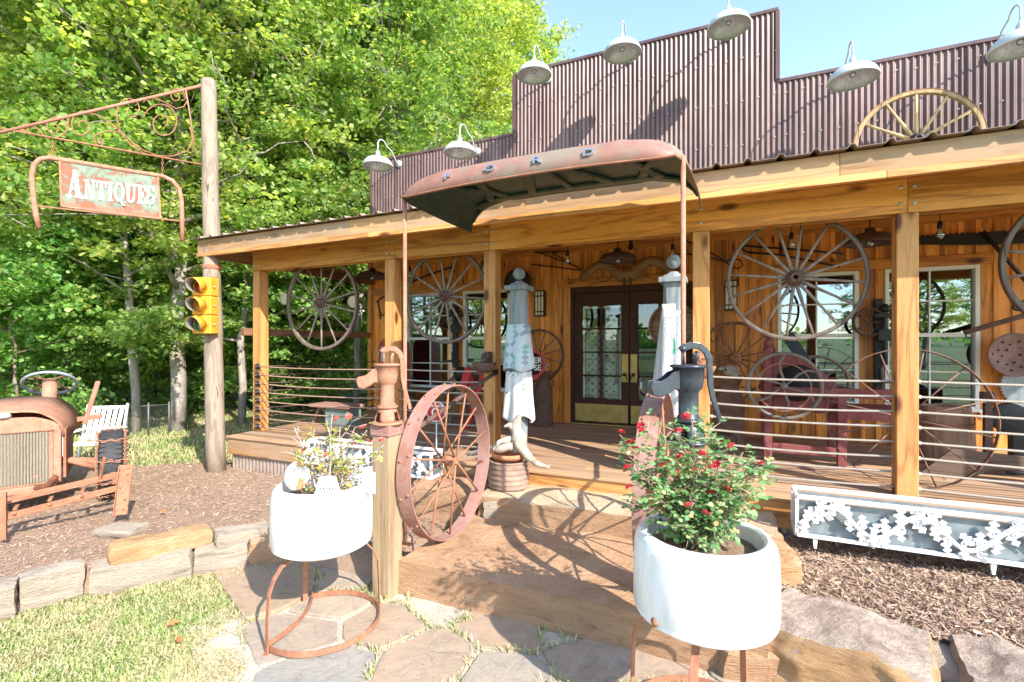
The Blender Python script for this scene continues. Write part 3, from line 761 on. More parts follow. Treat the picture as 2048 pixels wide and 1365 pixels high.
for (a, b, hs) in ((DX0+.052, mid-.004, 1), (mid+.004, DX1-.052, -1)):
    z0, z1 = PZ+.03, DZ1-.104; st = .125; rz0 = z0+.38; rz1 = z1-.2
    m = MB(); m.bb(a, a+st, YW+.0, YW+.045, z0, z1); m.bb(b-st, b, YW, YW+.045, z0, z1)
    m.bb(a+st, b-st, YW, YW+.045, rz1, z1); m.bb(a+st, b-st, YW, YW+.045, z0, rz0)
    xm = (a+b)/2; m.bb(xm-.014, xm+.014, YW+.006, YW+.036, rz0, rz1)
    for k in (1, 2, 3): z_ = rz0+(rz1-rz0)*k/4; m.bb(a+st, b-st, YW+.007, YW+.035, z_-.013, z_+.013)
    d = P('door', m, M['door_brown'], bevel=.004)
    g = MB(); g.add([(a+st, YW+.04, rz0), (b-st, YW+.04, rz0), (b-st, YW+.04, rz1), (a+st, YW+.04, rz1)], [(0, 1, 2, 3)]); g.build('pane', M['door_glass'], d)
    k_ = MB(); k_.bb(a+.02, b-.02, YW-.004, YW-.001, z0+.02, z0+.3); k_.build('kick_plate', M['brass'], d)
    hx = b-.065 if hs > 0 else a+.065
    h = MB(); h.bb(hx-.05, hx+.05, YW-.006, YW-.001, 1.28, 1.72); h.build('push_plate', M['brass'], d, bevel=.002)
    h = MB(); h.cyl((hx, YW-.006, 1.4), (hx, YW-.05, 1.4), .012); h.ball((hx, YW-.06, 1.4), .028)
    h.tube([(hx, YW-.03, 1.41), (hx+.03*hs, YW-.06, 1.37), (hx+.045*hs, YW-.06, 1.30)], .008); h.build('handle', M['iron'], d)
    # white iron lattice screen standing inside the glass
    for q in np.arange(a+st+.06, b-st-.1, .115):
        for z_ in np.arange(rz0+.02, rz1-.4 if hs > 0 else rz0, .115):
            for (R_, ox) in ((.055, 0), (.035, .0)):
                pts = [(q+.05+R_*math.cos(u), YW+.055, z_+.05+R_*math.sin(u)) for u in np.linspace(0, 2*math.pi, 13)[:-1]]
                lat.tube(pts, .006, 4, closed=True)
            lat.tube([(q, YW+.055, z_), (q+.1, YW+.055, z_+.1)], .004, 4); lat.tube([(q+.1, YW+.055, z_), (q, YW+.055, z_+.1)], .004, 4)
o = lat.build('iron_lattice', M['white']); tag(o, 'white wrought iron lattice mounted behind the glass of the left door', 'lattice')
mb = MB(); a, b = DX0+.19, mid-.16
for q in (a, b): mb.bb(q, q+.03, YW+.05, YW+.07, .97, 2.45)
mb.bb(a, b+.03, YW+.05, YW+.07, 2.451, 2.48); c2 = mb.build('lattice_frame', M['white'], o)
# ================================================================== WHEELS
def ringpts(R_, c, n=64, a0=0, a1=2*math.pi, closed=True):
    return [(c[0]+R_*math.cos(a0+(a1-a0)*i/(n if closed else n-1)), c[1], c[2]+R_*math.sin(a0+(a1-a0)*i/(n if closed else n-1))) for i in range(n)]
def wheel(name, label, cat, c, R_, n, rw, rd, hr, hl, sr, ms, rz=0, tilt=0, group=None, dish=0, tyre=.006, round_spoke=True, phase=0, rollx=0):
    c = Vector(c); rim_m, sp_m, hub_m = ms
    rot = Euler((tilt, rollx, rz), 'XYZ')
    off = rot.to_matrix() @ Vector((0, 0, R_))
    t_ = thing(name, label, cat, c-off, group=group, rot=rot)
    C = (0, 0, R_)
    rb = MB(); rb.lathe([(R_-rw, -rd/2), (R_-tyre, -rd/2), (R_-tyre, rd/2), (R_-rw, rd/2)], C, 72, RX90, closed=True, smooth=False)
    r_ = rb.build('rim', rim_m, t_, bevel=min(rw, rd)*.15)
    if tyre:
        tb = MB(); tb.lathe([(R_-tyre+.0005, -rd/2-.003), (R_, -rd/2-.003), (R_, rd/2+.003), (R_-tyre+.0005, rd/2+.003)], C, 72, RX90, closed=True, smooth=False)
        tb.build('tyre', M['rust_dark'] if rim_m is not M['spoke_yellow'] else M['rust'], r_)
    hb = MB(); L = hl/2
    hb.lathe([(hr*.28, -L), (hr*.62, -L), (hr*.66, -L*.6), (hr*.95, -L*.35), (hr, 0), (hr*.95, L*.35), (hr*.66, L*.6), (hr*.6, L), (hr*.28, L), (hr*.26, L*.2), (hr*.26, -L*.2)], C, 28, RX90, closed=True)
    hb.build('hub', hub_m, t_)
    for i in range(n):
        a = 2*math.pi*(i+.5+phase)/n; d = Vector((math.cos(a), 0, math.sin(a))); s_ = MB()
        ys = dish*(1 if i % 2 else -1)
        p0 = Vector(C)+d*hr*.7+Vector((0, ys, 0)); p1 = Vector(C)+d*(R_-rw+.004)+Vector((0, ys*.1, 0))
        if round_spoke: s_.tube([p0, p0.lerp(p1, .2), p0.lerp(p1, .6), p1], [sr*1.25, sr*1.2, sr*.85, sr*.95], 8)
        else: s_.tube([p0, p1], sr, 7)
        s_.build('spoke', sp_m, t_)
    return t_
GW = 'wagon wheels hung between the porch posts'
wm = (M['spoke'], M['spoke'], M['rust_dark'])
wheel('wagon_wheel', 'weathered grey wagon wheel hanging in the leftmost porch bay against the green trees', 'wagon wheel', at(643, 607, 5.26), .675, 14, .045, .04, .075, .2, .015, wm, group=GW)
wheel('wagon_wheel', 'grey wagon wheel hanging above the iron-wheeled step in front of the left windows', 'wagon wheel', at(891, 593, 5.26), .60, 14, .04, .04, .07, .2, .0145, wm, group=GW, phase=.3)
wheel('wagon_wheel', 'large wagon wheel hanging right of the post with the cast bowl', 'wagon wheel', at(1589, 557, 5.26), .585, 16, .035, .04, .075, .2, .0135, wm, group=GW, phase=.2)
wheel('wagon_wheel', 'wagon wheel cut off by the right edge of the photo, high beside the porch post', 'wagon wheel', at(2205, 520, 5.26), .60, 16, .04, .04, .075, .2, .0135, wm, group=GW)
wheel('wagon_wheel', 'yellow wagon wheel standing on the porch roof against the corrugated wall', 'wagon wheel', at(1833, 283, 7.3), .64, 12, .055, .05, .085, .18, .0185, (M['spoke_yellow'], M['spoke_yellow'], M['iron']), phase=.45, tilt=R(-6))
wo = (M['brownwood_z'], M['brownwood_z'], M['rust'])
wheel('wagon_wheel', 'brown wooden wagon wheel leaning on the wall behind the milk can, left of the doors', 'wagon wheel', at(1076, 712, 7.42), .44, 12, .04, .035, .06, .14, .012, wo, tilt=R(-8))
wheel('wagon_wheel', 'brown wooden wagon wheel with an open hub leaning on the wall right of the doors', 'wagon wheel', at(1470, 716, 7.35), .50, 14, .04, .035, .085, .14, .012, wo, tilt=R(-6))
# rusty iron wheels standing along the steps, edge towards the path
ir = (M['rust_pink'], M['rust'], M['rust'])
GI = 'iron tractor wheels flanking the steps'
def ironwheel(c, label, ph=0):
    t_ = wheel('farm_wheel', label, 'iron wheel', c, .635, 14, .010, .125, .05, .15, .0085, ir, rz=R(90), group=GI, dish=.06, tyre=0, round_spoke=False, phase=ph)
    m = MB()
    for i in range(14):
        a = 2*math.pi*(i+.5+ph)/14
        for y in (-.035, .035):
            m.ball((.637*math.cos(a+y), y, .635+.637*math.sin(a+y)), .012, 8)
    rv = m.build('rivet', M['rust'], t_); rv['kind'] = 'stuff'; return t_
ironwheel((-2.165, 3.53, .25+.637), 'wide-rimmed rusty iron wheel standing on the landing left of the steps')
ironwheel((-.47, 3.53, .25+.637), 'wide-rimmed rusty iron wheel seen edge-on behind the right white pot', .4)
# thin big iron wheel on the deck, right
c = at(1815, 857, 5.4)
wheel('farm_wheel', 'large thin rusty iron wheel standing on the deck behind the right porch post', 'iron wheel', (c.x, 5.4, PZ+.62), .62, 12, .008, .05, .05, .16, .007, (M['rust_brown'], M['rust_brown'], M['rust_brown']), tyre=0, dish=.05, round_spoke=False, tilt=R(-5), phase=.1)

# ================================================================== ENTRY POSTS, PUMPS, HANDRAIL, RODS
def entry_post(x, label):
    t_ = thing('entry_post', label, 'post', (x, 2.93 if x < -1 else 3.12, 0 if x < -1 else .25), group='posts either side of the landing')
    dz_ = t_.location.z; m = MB(); m.bb(-.078, .078, -.078, .078, -.05 if dz_ == 0 else 0, 1.22-dz_); m.build('shaft', M['post_pale'], t_, bevel=.008)
    m = MB(); m.bb(-.088, .088, -.088, .088, 1.19-dz_, 1.27-dz_); c_ = m.build('cap', M['rust_pink'], t_, bevel=.006)
    m = MB()
    for dx in (-.055, 0, .055):
        m.ball((dx, -.089, 1.23-dz_), .006, 8); m.ball((.089, dx, 1.23-dz_), .006, 8)
    m.build('nail', M['rust'], c_)
LX = -2.335
entry_post(LX, 'thick wooden post carrying the rusty orange hand pump'); entry_post(-.235, 'thick wooden post carrying the black hand pump behind the rose bush')
def pump(loc, label, m_, rz):
    t_ = thing('hand_pump', label, 'water pump', loc, rz)
    b = MB(); b.lathe([(.0001, 0), (.115, 0), (.118, .006), (.112, .016), (.0001, .018)], n=28); 
    n = 24; prof = [(.092, .016), (.088, .05), (.076, .09), (.062, .12)]; vs = []; fs = []
    for r_, z in prof:
        for k in range(n): q = 2*math.pi*(k+.5)/n; vs.append((r_*math.cos(q), r_*math.sin(q), z))
    for i in range(3):
        for k in range(n):
            if i < 3 and (k % 8) in (5, 6, 7) and i in (0, 1): continue
            fs.append((i*n+k, i*n+(k+1) % n, (i+1)*n+(k+1) % n, (i+1)*n+k))
    b.add(vs, fs, True)
    b.lathe([(.06, .115), (.075, .118), (.075, .135), (.056, .137)], n=28)
    o = b.build('base', m_, t_); s_ = o.modifiers.new('thick', 'SOLIDIFY'); s_.thickness = .007
    b = MB(); b.lathe([(.0001, .13), (.058, .13), (.058, .142), (.052, .15), (.052, .285), (.056, .295), (.072, .315), (.078, .36), (.082, .43), (.096, .432), (.096, .446), (.0001, .45)], n=32)
    b.ball((.05, 0, .146), .012); b.ball((-.05, 0, .146), .012); b.build('barrel', m_, t_)
    b = MB()      # open spout: three plates of a trough
    prof = [(-.06, .42), (-.10, .405), (-.13, .375), (-.165, .355), (-.205, .352), (-.215, .32), (-.20, .275), (-.165, .265), (-.12, .285), (-.09, .31), (-.06, .31)]
    Mx = Matrix(((1, 0, 0, 0), (0, 0, 1, 0), (0, 1, 0, 0), (0, 0, 0, 1)))
    for yy in (-.045, .045): b.prism(prof, Matrix.Translation((0, yy, 0)) @ Mx, .009)
    bot = [(-.215, .32), (-.20, .276), (-.165, .266), (-.12, .286), (-.09, .311), (-.06, .311)]
    for p, q in zip(bot, bot[1:]): b.bar((p[0], 0, p[1]), (q[0], 0, q[1]), .09, .009)
    b.build('spout', m_, t_, bevel=.003)
    b = MB()
    for yy in (-.018, .018): b.tube([(.035, yy, .445), (.035, yy, .50), (.05, yy, .525)], .007, 8)
    b.tube([(-.025, 0, .44), (-.025, 0, .535)], .006, 8); b.build('bracket', m_, t_)
    b = MB(); hp = [(-.04, .53), (-.02, .55), (.02, .562), (.06, .555), (.095, .525), (.112, .48), (.115, .40), (.118, .33), (.13, .26), (.15, .19), (.168, .13), (.17, .11)]
    pts = [Vector((x, 0, z)) for x, z in hp]
    for i in range(len(pts)-1):
        w_ = .042-.024*i/len(pts)
        b.bar(pts[i], pts[i+1]+(pts[i+1]-pts[i])*.12, .020, w_*.95, (0, 1, 0)) if False else b.box((pts[i]+pts[i+1])/2, ((pts[i+1]-pts[i]).length*1.16, .018, w_), Matrix(((pts[i+1]-pts[i]).normalized(), Vector((0, 1, 0)), (pts[i+1]-pts[i]).normalized().cross(Vector((0, 1, 0))))).transposed())
    b.ball((-.03, 0, .54), .02); b.build('handle', m_, t_, bevel=.004)
    return t_
pump((LX, 2.93, 1.27), 'rusty orange hand pump on the left entry post', M['rust_orange'], YAW)
p2 = pump((-.235, 3.12, 1.27), 'black hand pump on the right entry post above the roses', M['pump_black'], YAW); p2.scale = (1.12, 1.12, 1.04)
def pipe_rail(a, b, label):
    t_ = thing('handrail', label, 'handrail', a, group='pipe handrails beside the steps')
    d = Vector(b)-Vector(a); m = MB(); m.cyl((0, 0, 0), d, .021); m.build('pipe', M['galv'] if False else M['rust_dark'], t_)
    m = MB(); m.bar((0, -.015, -.05), (0, -.015, .05), .05, .03); m.cyl((0, -.02, 0), d.normalized()*.06, .032); m.build('bracket', M['iron'], t_)
    m = MB(); m.cyl(d-d.normalized()*.06, d+d.normalized()*.01, .03); m.build('bracket', M['iron'], t_)
pipe_rail((LX+.06, 3.02, 1.14), (PX[2]+.085, 5.03, 1.55), 'dark pipe handrail from the rusty pump post up to the porch post')
pipe_rail((-.26, 3.21, 1.14), (PX[3]-.06, 5.02, 1.55), 'dark pipe handrail behind the black pump up to the porch post')
def rod(x, y, z1, label):
    t_ = thing('awning_rod', label, 'rod', (x, y, .25), group='rods holding up the bonnet awning')
    m = MB(); m.cyl((0, 0, .01), (0, 0, z1-.25), .0155); m.build('pipe', M['rust_orange'], t_)
    m = MB(); m.lathe([(.0001, .03), (.022, .028), (.026, .012), (.05, .01), (.052, .002), (.0001, 0)], n=20); m.build('flange', M['rust'], t_)
rod(-2.39, 3.22, 3.04, 'thin rusty rod rising from the landing to the left corner of the bonnet awning')
rod(-.275, 3.24, 3.04, 'thin rusty rod rising behind the black pump to the right corner of the bonnet awning')
# rust sheet bent over the right wheel side
c = atD(1297, 850, 3.1)

# ================================================================== TRUCK BONNET AWNING
x0, x1, y0, y1 = -2.46, -.22, 3.08, 4.42
hood = thing('bonnet_awning', 'old rusty truck bonnet mounted as an awning over the steps', 'awning', ((x0+x1)/2, y1, 3.03))
mb = MB(); NU, NVV = 64, 26; vs = []; fs = []
for j in range(NVV+1):
    v_ = j/NVV
    for i in range(NU+1):
        s_ = 2*i/NU-1
        y = y0+(y1-y0)*v_
        nose = min(1, v_/.14); zc = 3.02+(.20*math.sqrt(1-(1-nose)**2))+.14*max(0, v_-.1)-.02*s_*s_
        edge = (1-abs(s_)**9)**.6
        wid = (x1-x0)/2*(1-.05*(1-v_)**3-.03*(1-nose))
        z = 3.02+(zc-3.02)*edge
        y_ = y+.05*abs(s_)**3*(1-v_)
        # raised centre bulge and shoulder creases
        z += .02*math.exp(-((abs(s_)-.62)/.05)**2)*min(1, v_*4)
        vs.append(((s_*wid), y_-y1, z-3.03))
for j in range(NVV):
    for i in range(NU):
        a = j*(NU+1)+i; fs.append((a, a+1, a+NU+2, a+NU+1))
mb.add(vs, fs, True)
under = rust('bonnet_underside', (.012, .022, .014), (.03, .055, .036), (.06, .085, .06), 3, .5)
top = rust('bonnet_red', (.19, .08, .06), (.27, .125, .095), (.33, .18, .14), 3, .6, spot=(.215, .165, .125))
o = mb.build('shell', top, hood); o.data.materials.append(under)
sm = o.modifiers.new('thick', 'SOLIDIFY'); sm.thickness = .012; sm.material_offset = 1; sm.material_offset_rim = 0; sm.offset = -1
def hz(s_, v_):
    i = int(round((s_+1)/2*NU)); j = int(round(v_*NVV)); p = Vector(vs[j*(NU+1)+i]); return p+Vector((0, 0, -.03))
def brace(a, b, w_=.075):
    m = MB(); P_ = [hz(a[0]+(b[0]-a[0])*k/10, a[1]+(b[1]-a[1])*k/10) for k in range(11)]
    for p, q in zip(P_, P_[1:]): m.bar(p, q+(q-p)*.05, w_, .035)
    m.build('brace', under, hood, bevel=.012)
brace((-.9, .12), (.9, .12), .1); brace((-.86, .93), (.86, .93), .1)
brace((-.05, .15), (-.35, .92)); brace((.05, .15), (.35, .92)); brace((-.85, .2), (-.55, .92)); brace((.85, .2), (.55, .92)); brace((-.45, .15), (-.72, .9)); brace((.45, .15), (.72, .9)); brace((0, .15), (0, .92), .05)
m = MB(); ra = [hz(s_, 1.0)+Vector((0, -.004, 0)) for s_ in np.linspace(-.98, .98, 40)]
m.tube(ra, .018, 6); m.build('rear_lip', under, hood)
m = MB(); ra = [Vector(vs[i])+Vector((0, .002, .004)) for i in range(0, NU+1)]; m.tube(ra, .006, 6); m.build('front_lip', M['rust'], hood)
# raised chrome letters on the nose
def text_mesh(s_, size, ext, mat, name, parent, loc, rot, sx=1):
    cu = bpy.data.curves.new('lettering', 'FONT'); cu.body = s_; cu.size = size; cu.extrude = ext; cu.align_x = 'CENTER'; cu.align_y = 'CENTER'; cu.offset = size*.012
    to = bpy.data.objects.new('t', cu); S.collection.objects.link(to); bpy.context.view_layer.update()
    me = bpy.data.meshes.new_from_object(to.evaluated_get(bpy.context.evaluated_depsgraph_get())); bpy.data.objects.remove(to)
    me.materials.clear(); me.materials.append(mat); o = bpy.data.objects.new(name, me); S.collection.objects.link(o); o.parent = parent
    o.location = loc; o.rotation_euler = rot; o.scale = (sx, 1, 1); return o
for ch, s_ in zip('FORD', (-.54, -.21, .14, .48)):
    p = Vector(vs[1*(NU+1)+int((s_+1)/2*NU)]); text_mesh(ch, .07, .012, M['chrome'], 'letter', hood, p+Vector((0, -.026, -.045)), (R(74), 0, 0), 1.6)

# ================================================================== GOOSENECK LAMPS
def gooseneck(i, x, zr, label):
    t_ = thing('gooseneck_lamp', label, 'wall lamp', (x, YW-.02, zr+.26), group='gooseneck lamps along the false front')
    yo = -.62; z0 = -.26
    m = MB(); m.lathe([(.262, z0+.0), (.268, z0+.006), (.262, z0+.03), (.235, z0+.085), (.18, z0+.135), (.11, z0+.16), (.06, z0+.168)], (0, yo, 0), 40)
    o = m.build('shade', M['lamp_white'], t_); o.data.materials.append(M['galv']); s_ = o.modifiers.new('thick', 'SOLIDIFY'); s_.thickness = .004; s_.material_offset = 1; s_.offset = 1
    m = MB(); m.lathe([(.06, z0+.166), (.045, z0+.18), (.038, z0+.24), (.04, z0+.25), (.026, z0+.27), (.018, z0+.30), (.0001, z0+.3)], (0, yo, 0), 20); m.build('socket', M['lamp_white'], t_)
    top = .30-.26+.02
    pts = [(0, yo, z0+.29), (0, yo, z0+.36)]
    for k in range(9):
        a = math.pi*(1-k/9.5); pts.append((0, yo+.13+.13*math.cos(a), z0+.40+.13*math.sin(a)))
    pts += [(0, -.22, .16), (0, -.1, .03), (0, -.03, 0), (0, 0, 0)]
    m = MB(); m.tube(pts, .011, 10); m.build('arm', M['lamp_white'], t_)
    m = MB(); m.lathe([(.0001, .04), (.03, .038), (.04, .03), (.065, .02), (.068, 0), (.068, -.01)], n=24, rot=Matrix.Rotation(R(90), 3, 'X')); m.build('wall_flange', M['galv'], t_)
    m = MB(); m.ball((0, yo, z0+.07), .035); m.build('bulb', M['bulbglass'], t_)
lx = [(-5.83, 5.09, 'leftmost of the row'), (-4.12, 5.05, 'second from the left'), (-2.79, 6.04, 'at the left corner of the tall middle section'), (-1.43, 6.05, 'fourth from the left, above the bonnet awning'), (-.03, 6.05, 'highest in the photo'), (1.34, 5.05, 'just left of the roof-top wagon wheel'), (2.85, 5.06, 'cut off by the right edge of the photo')]
for i, (x, z, lb) in enumerate(lx): gooseneck(i, x, z, 'grey gooseneck barn lamp, '+lb)

# ================================================================== CABLE RAILINGS
def strand(a, b, r_, mat, par, name='cable', sag=.012, twist=True):
    a = Vector(a); b = Vector(b); L = (b-a).length; d = (b-a).normalized()
    u = d.cross(Vector((0, 0, 1))).normalized(); v_ = d.cross(u)
    m = MB()
    if twist:
        n = int(L/.011)
        for s_ in range(3):
            pts = []
            for i in range(n+1):
                t_ = i/n; q = 2*math.pi*(t_*L/.062+s_/3)
                pts.append(a.lerp(b, t_)+Vector((0, 0, -sag*4*t_*(1-t_)))+(u*math.cos(q)+v_*math.sin(q))*r_*.52)
            m.tube(pts, r_*.56, 5, caps=False)
    else:
        m.tube([a.lerp(b, i/10)+Vector((0, 0, -sag*4*(i/10)*(1-i/10))) for i in range(11)], r_, 6)
    return m.build(name, mat, par)
def railing(label, a, b, zs, mat, group=None, twist=True, r_=.011, sag=.012, ins=None):
    a = Vector(a); b = Vector(b)
    t_ = thing('cable_railing', label, 'railing', a, group='cable railings of the porch')
    d = b-a
    for k, z in enumerate(zs):
        strand((0, 0, z), d+Vector((0, 0, z)), r_, mat, t_, sag=sag*(1+.5*((k*7) % 3)/2), twist=twist)
        m = MB(); dd = d.normalized(); m.cyl(dd*-.0+Vector((0, 0, z)), dd*.03+Vector((0, 0, z)), .016, n=10); m.build('end_fitting', M['galv'] if twist else M['rust'], t_)
    return t_
zz = [.965-.128*k for k in range(8)]
railing('bright twisted steel cable railing between the bowl post and the next porch post', (PX[3]+.076, 5.1, PZ), (PX[4]-.076, 5.1, PZ), zz, M['cable'])
railing('bright twisted steel cable railing running off the right edge of the photo', (PX[4]+.076, 5.1, PZ), (PX[5]-.076, 5.1, PZ), zz, M['cable'])
railing('dull steel cable railing behind the red warning sign and iron wheel', (PX[1]+.076, 5.1, PZ), (PX[2]-.076, 5.1, PZ), zz, M['cable'], twist=False, r_=.010)
z8 = [.96-.126*k for k in range(8)]
railing('rusty cable railing across the front of the leftmost bay', (PX[0]+.11, 5.0, PZ), (PX[1]-.076, 5.1, PZ), z8, M['cable_rust'], twist=False, r_=.0095, sag=.02)
railing('dark cable railing along the left side of the porch', (PX[0]-.03, 5.18, PZ), (-6.44, YW, PZ), z8, M['rust_dark'], twist=False, r_=.009, sag=.03)
for k, z in enumerate(z8):
    t_ = thing('insulator', 'black spool insulator on the leftmost porch post', 'insulator', (PX[0]+.055, 5.03, PZ+z), group='column of black insulators on the leftmost post')
    m = MB(); m.lathe([(.0001, .0), (.038, .0), (.042, .012), (.030, .02), (.03, .028), (.042, .036), (.038, .048), (.0001, .05)], n=18, rot=Matrix.Rotation(R(90), 3, 'X')); m.build('spool', M['iron'], t_)
    m = MB(); m.cyl((0, -.045, 0), (0, -.06, 0), .01); m.build('pin', M['rust'], t_)
    t_['label'] = ['topmost', 'second', 'third', 'fourth', 'fifth', 'sixth', 'seventh', 'lowest'][k]+' black spool insulator counting down the leftmost porch post'

# ================================================================== NEWEL POSTS WITH CLOTHS
def newel(x, y, label, h=2.13):
    t_ = thing('newel_post', label, 'post', (x, y, PZ), group='grey finial posts beside the steps')
    m = MB(); prof = [(.075, 0), (.075, .5), (.09, .55), (.09, 1.85)]
    zs_ = [0, .55, 1.2, 1.87]; ws = [.072, .085, .09, .088]; vs = []
    for z, w_ in zip(zs_, ws):
        c_ = w_*.55
        for (sx, sy) in ((1, .62), (.62, 1), (-.62, 1), (-1, .62), (-1, -.62), (-.62, -1), (.62, -1), (1, -.62)): vs.append((sx*w_, sy*w_, z))
    fs = [(i*8+k, i*8+(k+1) % 8, i*8+8+(k+1) % 8, i*8+8+k) for i in range(3) for k in range(8)]+[tuple(range(24, 32))]
    m.add(vs, fs); m.build('shaft', M['greywood_z'], t_)
    m = MB(); m.box((0, 0, 1.895), (.25, .25, .05)); m.lathe([(.12, 1.92), (.09, 1.945), (.045, 1.965), (.045, 1.975), (.0001, 1.98)], n=24); m.build('cap', M['greywood_z'], t_, bevel=.008)
    m = MB(); m.ball((0, 0, h-.075), .068, 20); m.build('finial', M['greywood_z'], t_)
    return t_
n1 = at(1038, 700, 4.93); n2 = at(1347, 700, 4.93)
newel(n1.x, 4.93, 'grey finial post with a diamond quilt hung round it, left of the steps'); newel(n2.x, 4.93, 'grey finial post with white lace hung round it, right of the steps', 2.15)
def drape(name, label, loc, z0, z1, r0, r1, folds, amp, mat, seed=0, a0=0, a1=2*math.pi, hem=.02, swing=(0, 0)):
    n = 90; rows = 16; vs = []; fs = []; full = (a1-a0) > 6.2
    for j in range(rows+1):
        v_ = j/rows
        for i in range(n):
            a = a0+(a1-a0)*i/(n if full else n-1)
            f_ = math.sin(a*folds+seed+1.5*nz(a, v_, seed, 1.3))*amp*(.15+.85*v_)+.5*amp*v_*nz(math.cos(a)*3, math.sin(a)*3, v_+seed, 1)
            sq = 1/max(abs(math.cos(a)), abs(math.sin(a)), .8)
            r_ = (r0+(r1-r0)*v_)*(sq*(1-v_)+v_)+f_
            z = z1+(z0-z1)*v_+(hem*math.sin(a*3+seed)*v_**4)
            vs.append((r_*math.cos(a)+swing[0]*v_, r_*math.sin(a)+swing[1]*v_, z))
    for j in range(rows):
        for i in range(n if full else n-1): fs.append((j*n+i, j*n+(i+1) % n, (j+1)*n+(i+1) % n, (j+1)*n+i))
    m = MB(); m.add(vs, fs, True); o = m.build(name, mat); o.location = loc
    s_ = o.modifiers.new('thick', 'SOLIDIFY'); s_.thickness = .005
    return tag(o, label, 'cloth')
t = NT('quilt_cloth'); v = t.coord('Object', (1, 1, 1)); sx = t.n('ShaderNodeSeparateXYZ'); t.l(v, sx.inputs[0])
def mth(t, op, a, b=None):
    o = t.n('ShaderNodeMath', operation=op)
    for k, q in enumerate((a, b)):
        if q is None: continue
        if isinstance(q, (int, float)): o.inputs[k].default_value = q
        else: t.l(q, o.inputs[k])
    return o.outputs[0]
s1 = mth(t, 'ADD', sx.outputs[0], sx.outputs[2]); s2 = mth(t, 'SUBTRACT', sx.outputs[0], sx.outputs[2])
cb = t.n('ShaderNodeCombineXYZ'); t.l(s1, cb.inputs[0]); t.l(s2, cb.inputs[1])
ck = t.n('ShaderNodeTexChecker'); t.l(cb.outputs[0], ck.inputs[0]); ck.inputs['Scale'].default_value = 9
vo = t.n('ShaderNodeTexVoronoi'); vo.distance = 'CHEBYCHEV'; t.l(cb.outputs[0], vo.inputs['Vector']); vo.inputs['Scale'].default_value = 9; vo.inputs['Randomness'].default_value = 0
pc = t.ramp(vo.outputs['Color'], [(0, (.02, .30, .25)), (.3, (.09, .13, .19)), (.42, (.33, .42, .46)), (.55, (.46, .54, .58)), (.8, (.36, .38, .42))], 'CONSTANT')
M['quilt'] = t.fin(t.mix(t.mix(1, ck.outputs[1], (.55, .55, .55), 'MULTIPLY'), (.42, .50, .54), pc), .9)
M['quilt'] = t.m
t = NT('printed_towel'); v = t.coord('Object', (1, 1, 1))
n_ = t.noise(v, 7, 2, .4); br = t.n('ShaderNodeTexBrick'); t.l(v, br.inputs[0]); br.inputs['Scale'].default_value = 5
wv = t.n('ShaderNodeTexMagic'); t.l(v, wv.inputs[0]); wv.inputs['Scale'].default_value = 22
msk = mth(t, 'MULTIPLY', t.ramp(n_, [(.60, (0, 0, 0)), (.63, (1, 1, 1))]), t.ramp(wv.outputs['Fac'], [(.5, (0, 0, 0)), (.56, (1, 1, 1))]))
c = t.mix(msk, (.60, .60, .60), (.10, .16, .15)); c = t.mix(t.ramp(t.noise(v, 4, 2, .3), [(.66, (0, 0, 0)), (.69, (1, 1, 1))]), c, (.09, .35, .25))
t.fin(c, .9); M['towel'] = t.m
t = NT('white_lace'); v = t.coord('Object'); vo = t.n('ShaderNodeTexVoronoi', feature='DISTANCE_TO_EDGE'); t.l(v, vo.inputs['Vector']); vo.inputs['Scale'].default_value = 60
t.fin((.55, .56, .58), .95, 0, vo.outputs['Distance'], .8, .02)
al = t.ramp(vo.outputs['Distance'], [(.10, (1, 1, 1)), (.2, (.75, .75, .75))]); t.l(al, t.b.inputs['Alpha']); M['lace'] = t.m
drape('quilt', 'pale patchwork quilt with teal diamonds tied round the left grey post', (n1.x, 4.93, PZ), 1.0, 1.50, .105, .155, 5, .016, M['quilt'], 1)
drape('printed_towel', 'long white printed towel hanging under the quilt on the left grey post', (n1.x, 4.93, PZ), .46, .985, .11, .15, 6, .025, M['towel'], 4, hem=.04)
drape('lace_cloth', 'white lace cloth hanging round the right grey post', (n2.x, 4.93, PZ), .40, 1.60, .098, .15, 7, .03, M['lace'], 2, hem=.12, swing=(-.07, -.03))
drape('lace_scarf', 'white fringed scarf over the front of the right grey post', (n2.x, 4.93, PZ), .8, 1.66, .104, .135, 9, .014, M['towel'], 6, R(225), R(285), hem=.12)

# ================================================================== CAST BOWLS ON THE POSTS
def bowl(loc, label, m_):
    t_ = thing('cast_bowl', label, 'drinking bowl', loc, group='cast iron drinking bowls fixed to porch posts')
    m = MB(); m.lathe([(.0001, -.12), (.06, -.115), (.105, -.08), (.135, -.02), (.138, 0), (.125, 0), (.10, -.06), (.05, -.1), (.0001, -.105)], (0, -.13, 0), 32); m.build('bowl', m_, t_)
    m = MB(); m.bb(-.04, .04, -.02, 0, -.1, .12); m.box((0, -.09, .03), (.06, .13, .05)); m.cyl((-.045, -.1, .075), (.045, -.1, .075), .022); m.tube([(0, -.1, .08), (.0, -.15, .1), (0, -.2, .05)], .012)
    m.box((0, -.06, .09), (.05, .05, .07)); m.build('valve', m_, t_, bevel=.005)
bowl((PX[2]-.0, 5.03, 1.66), 'dark cast iron bowl with a valve on the post left of the quilt', M['rust_dark'])
bowl((PX[3]-.0, 5.03, 1.66), 'rusty cast iron bowl with a valve on the post behind the black pump', M['rust'])

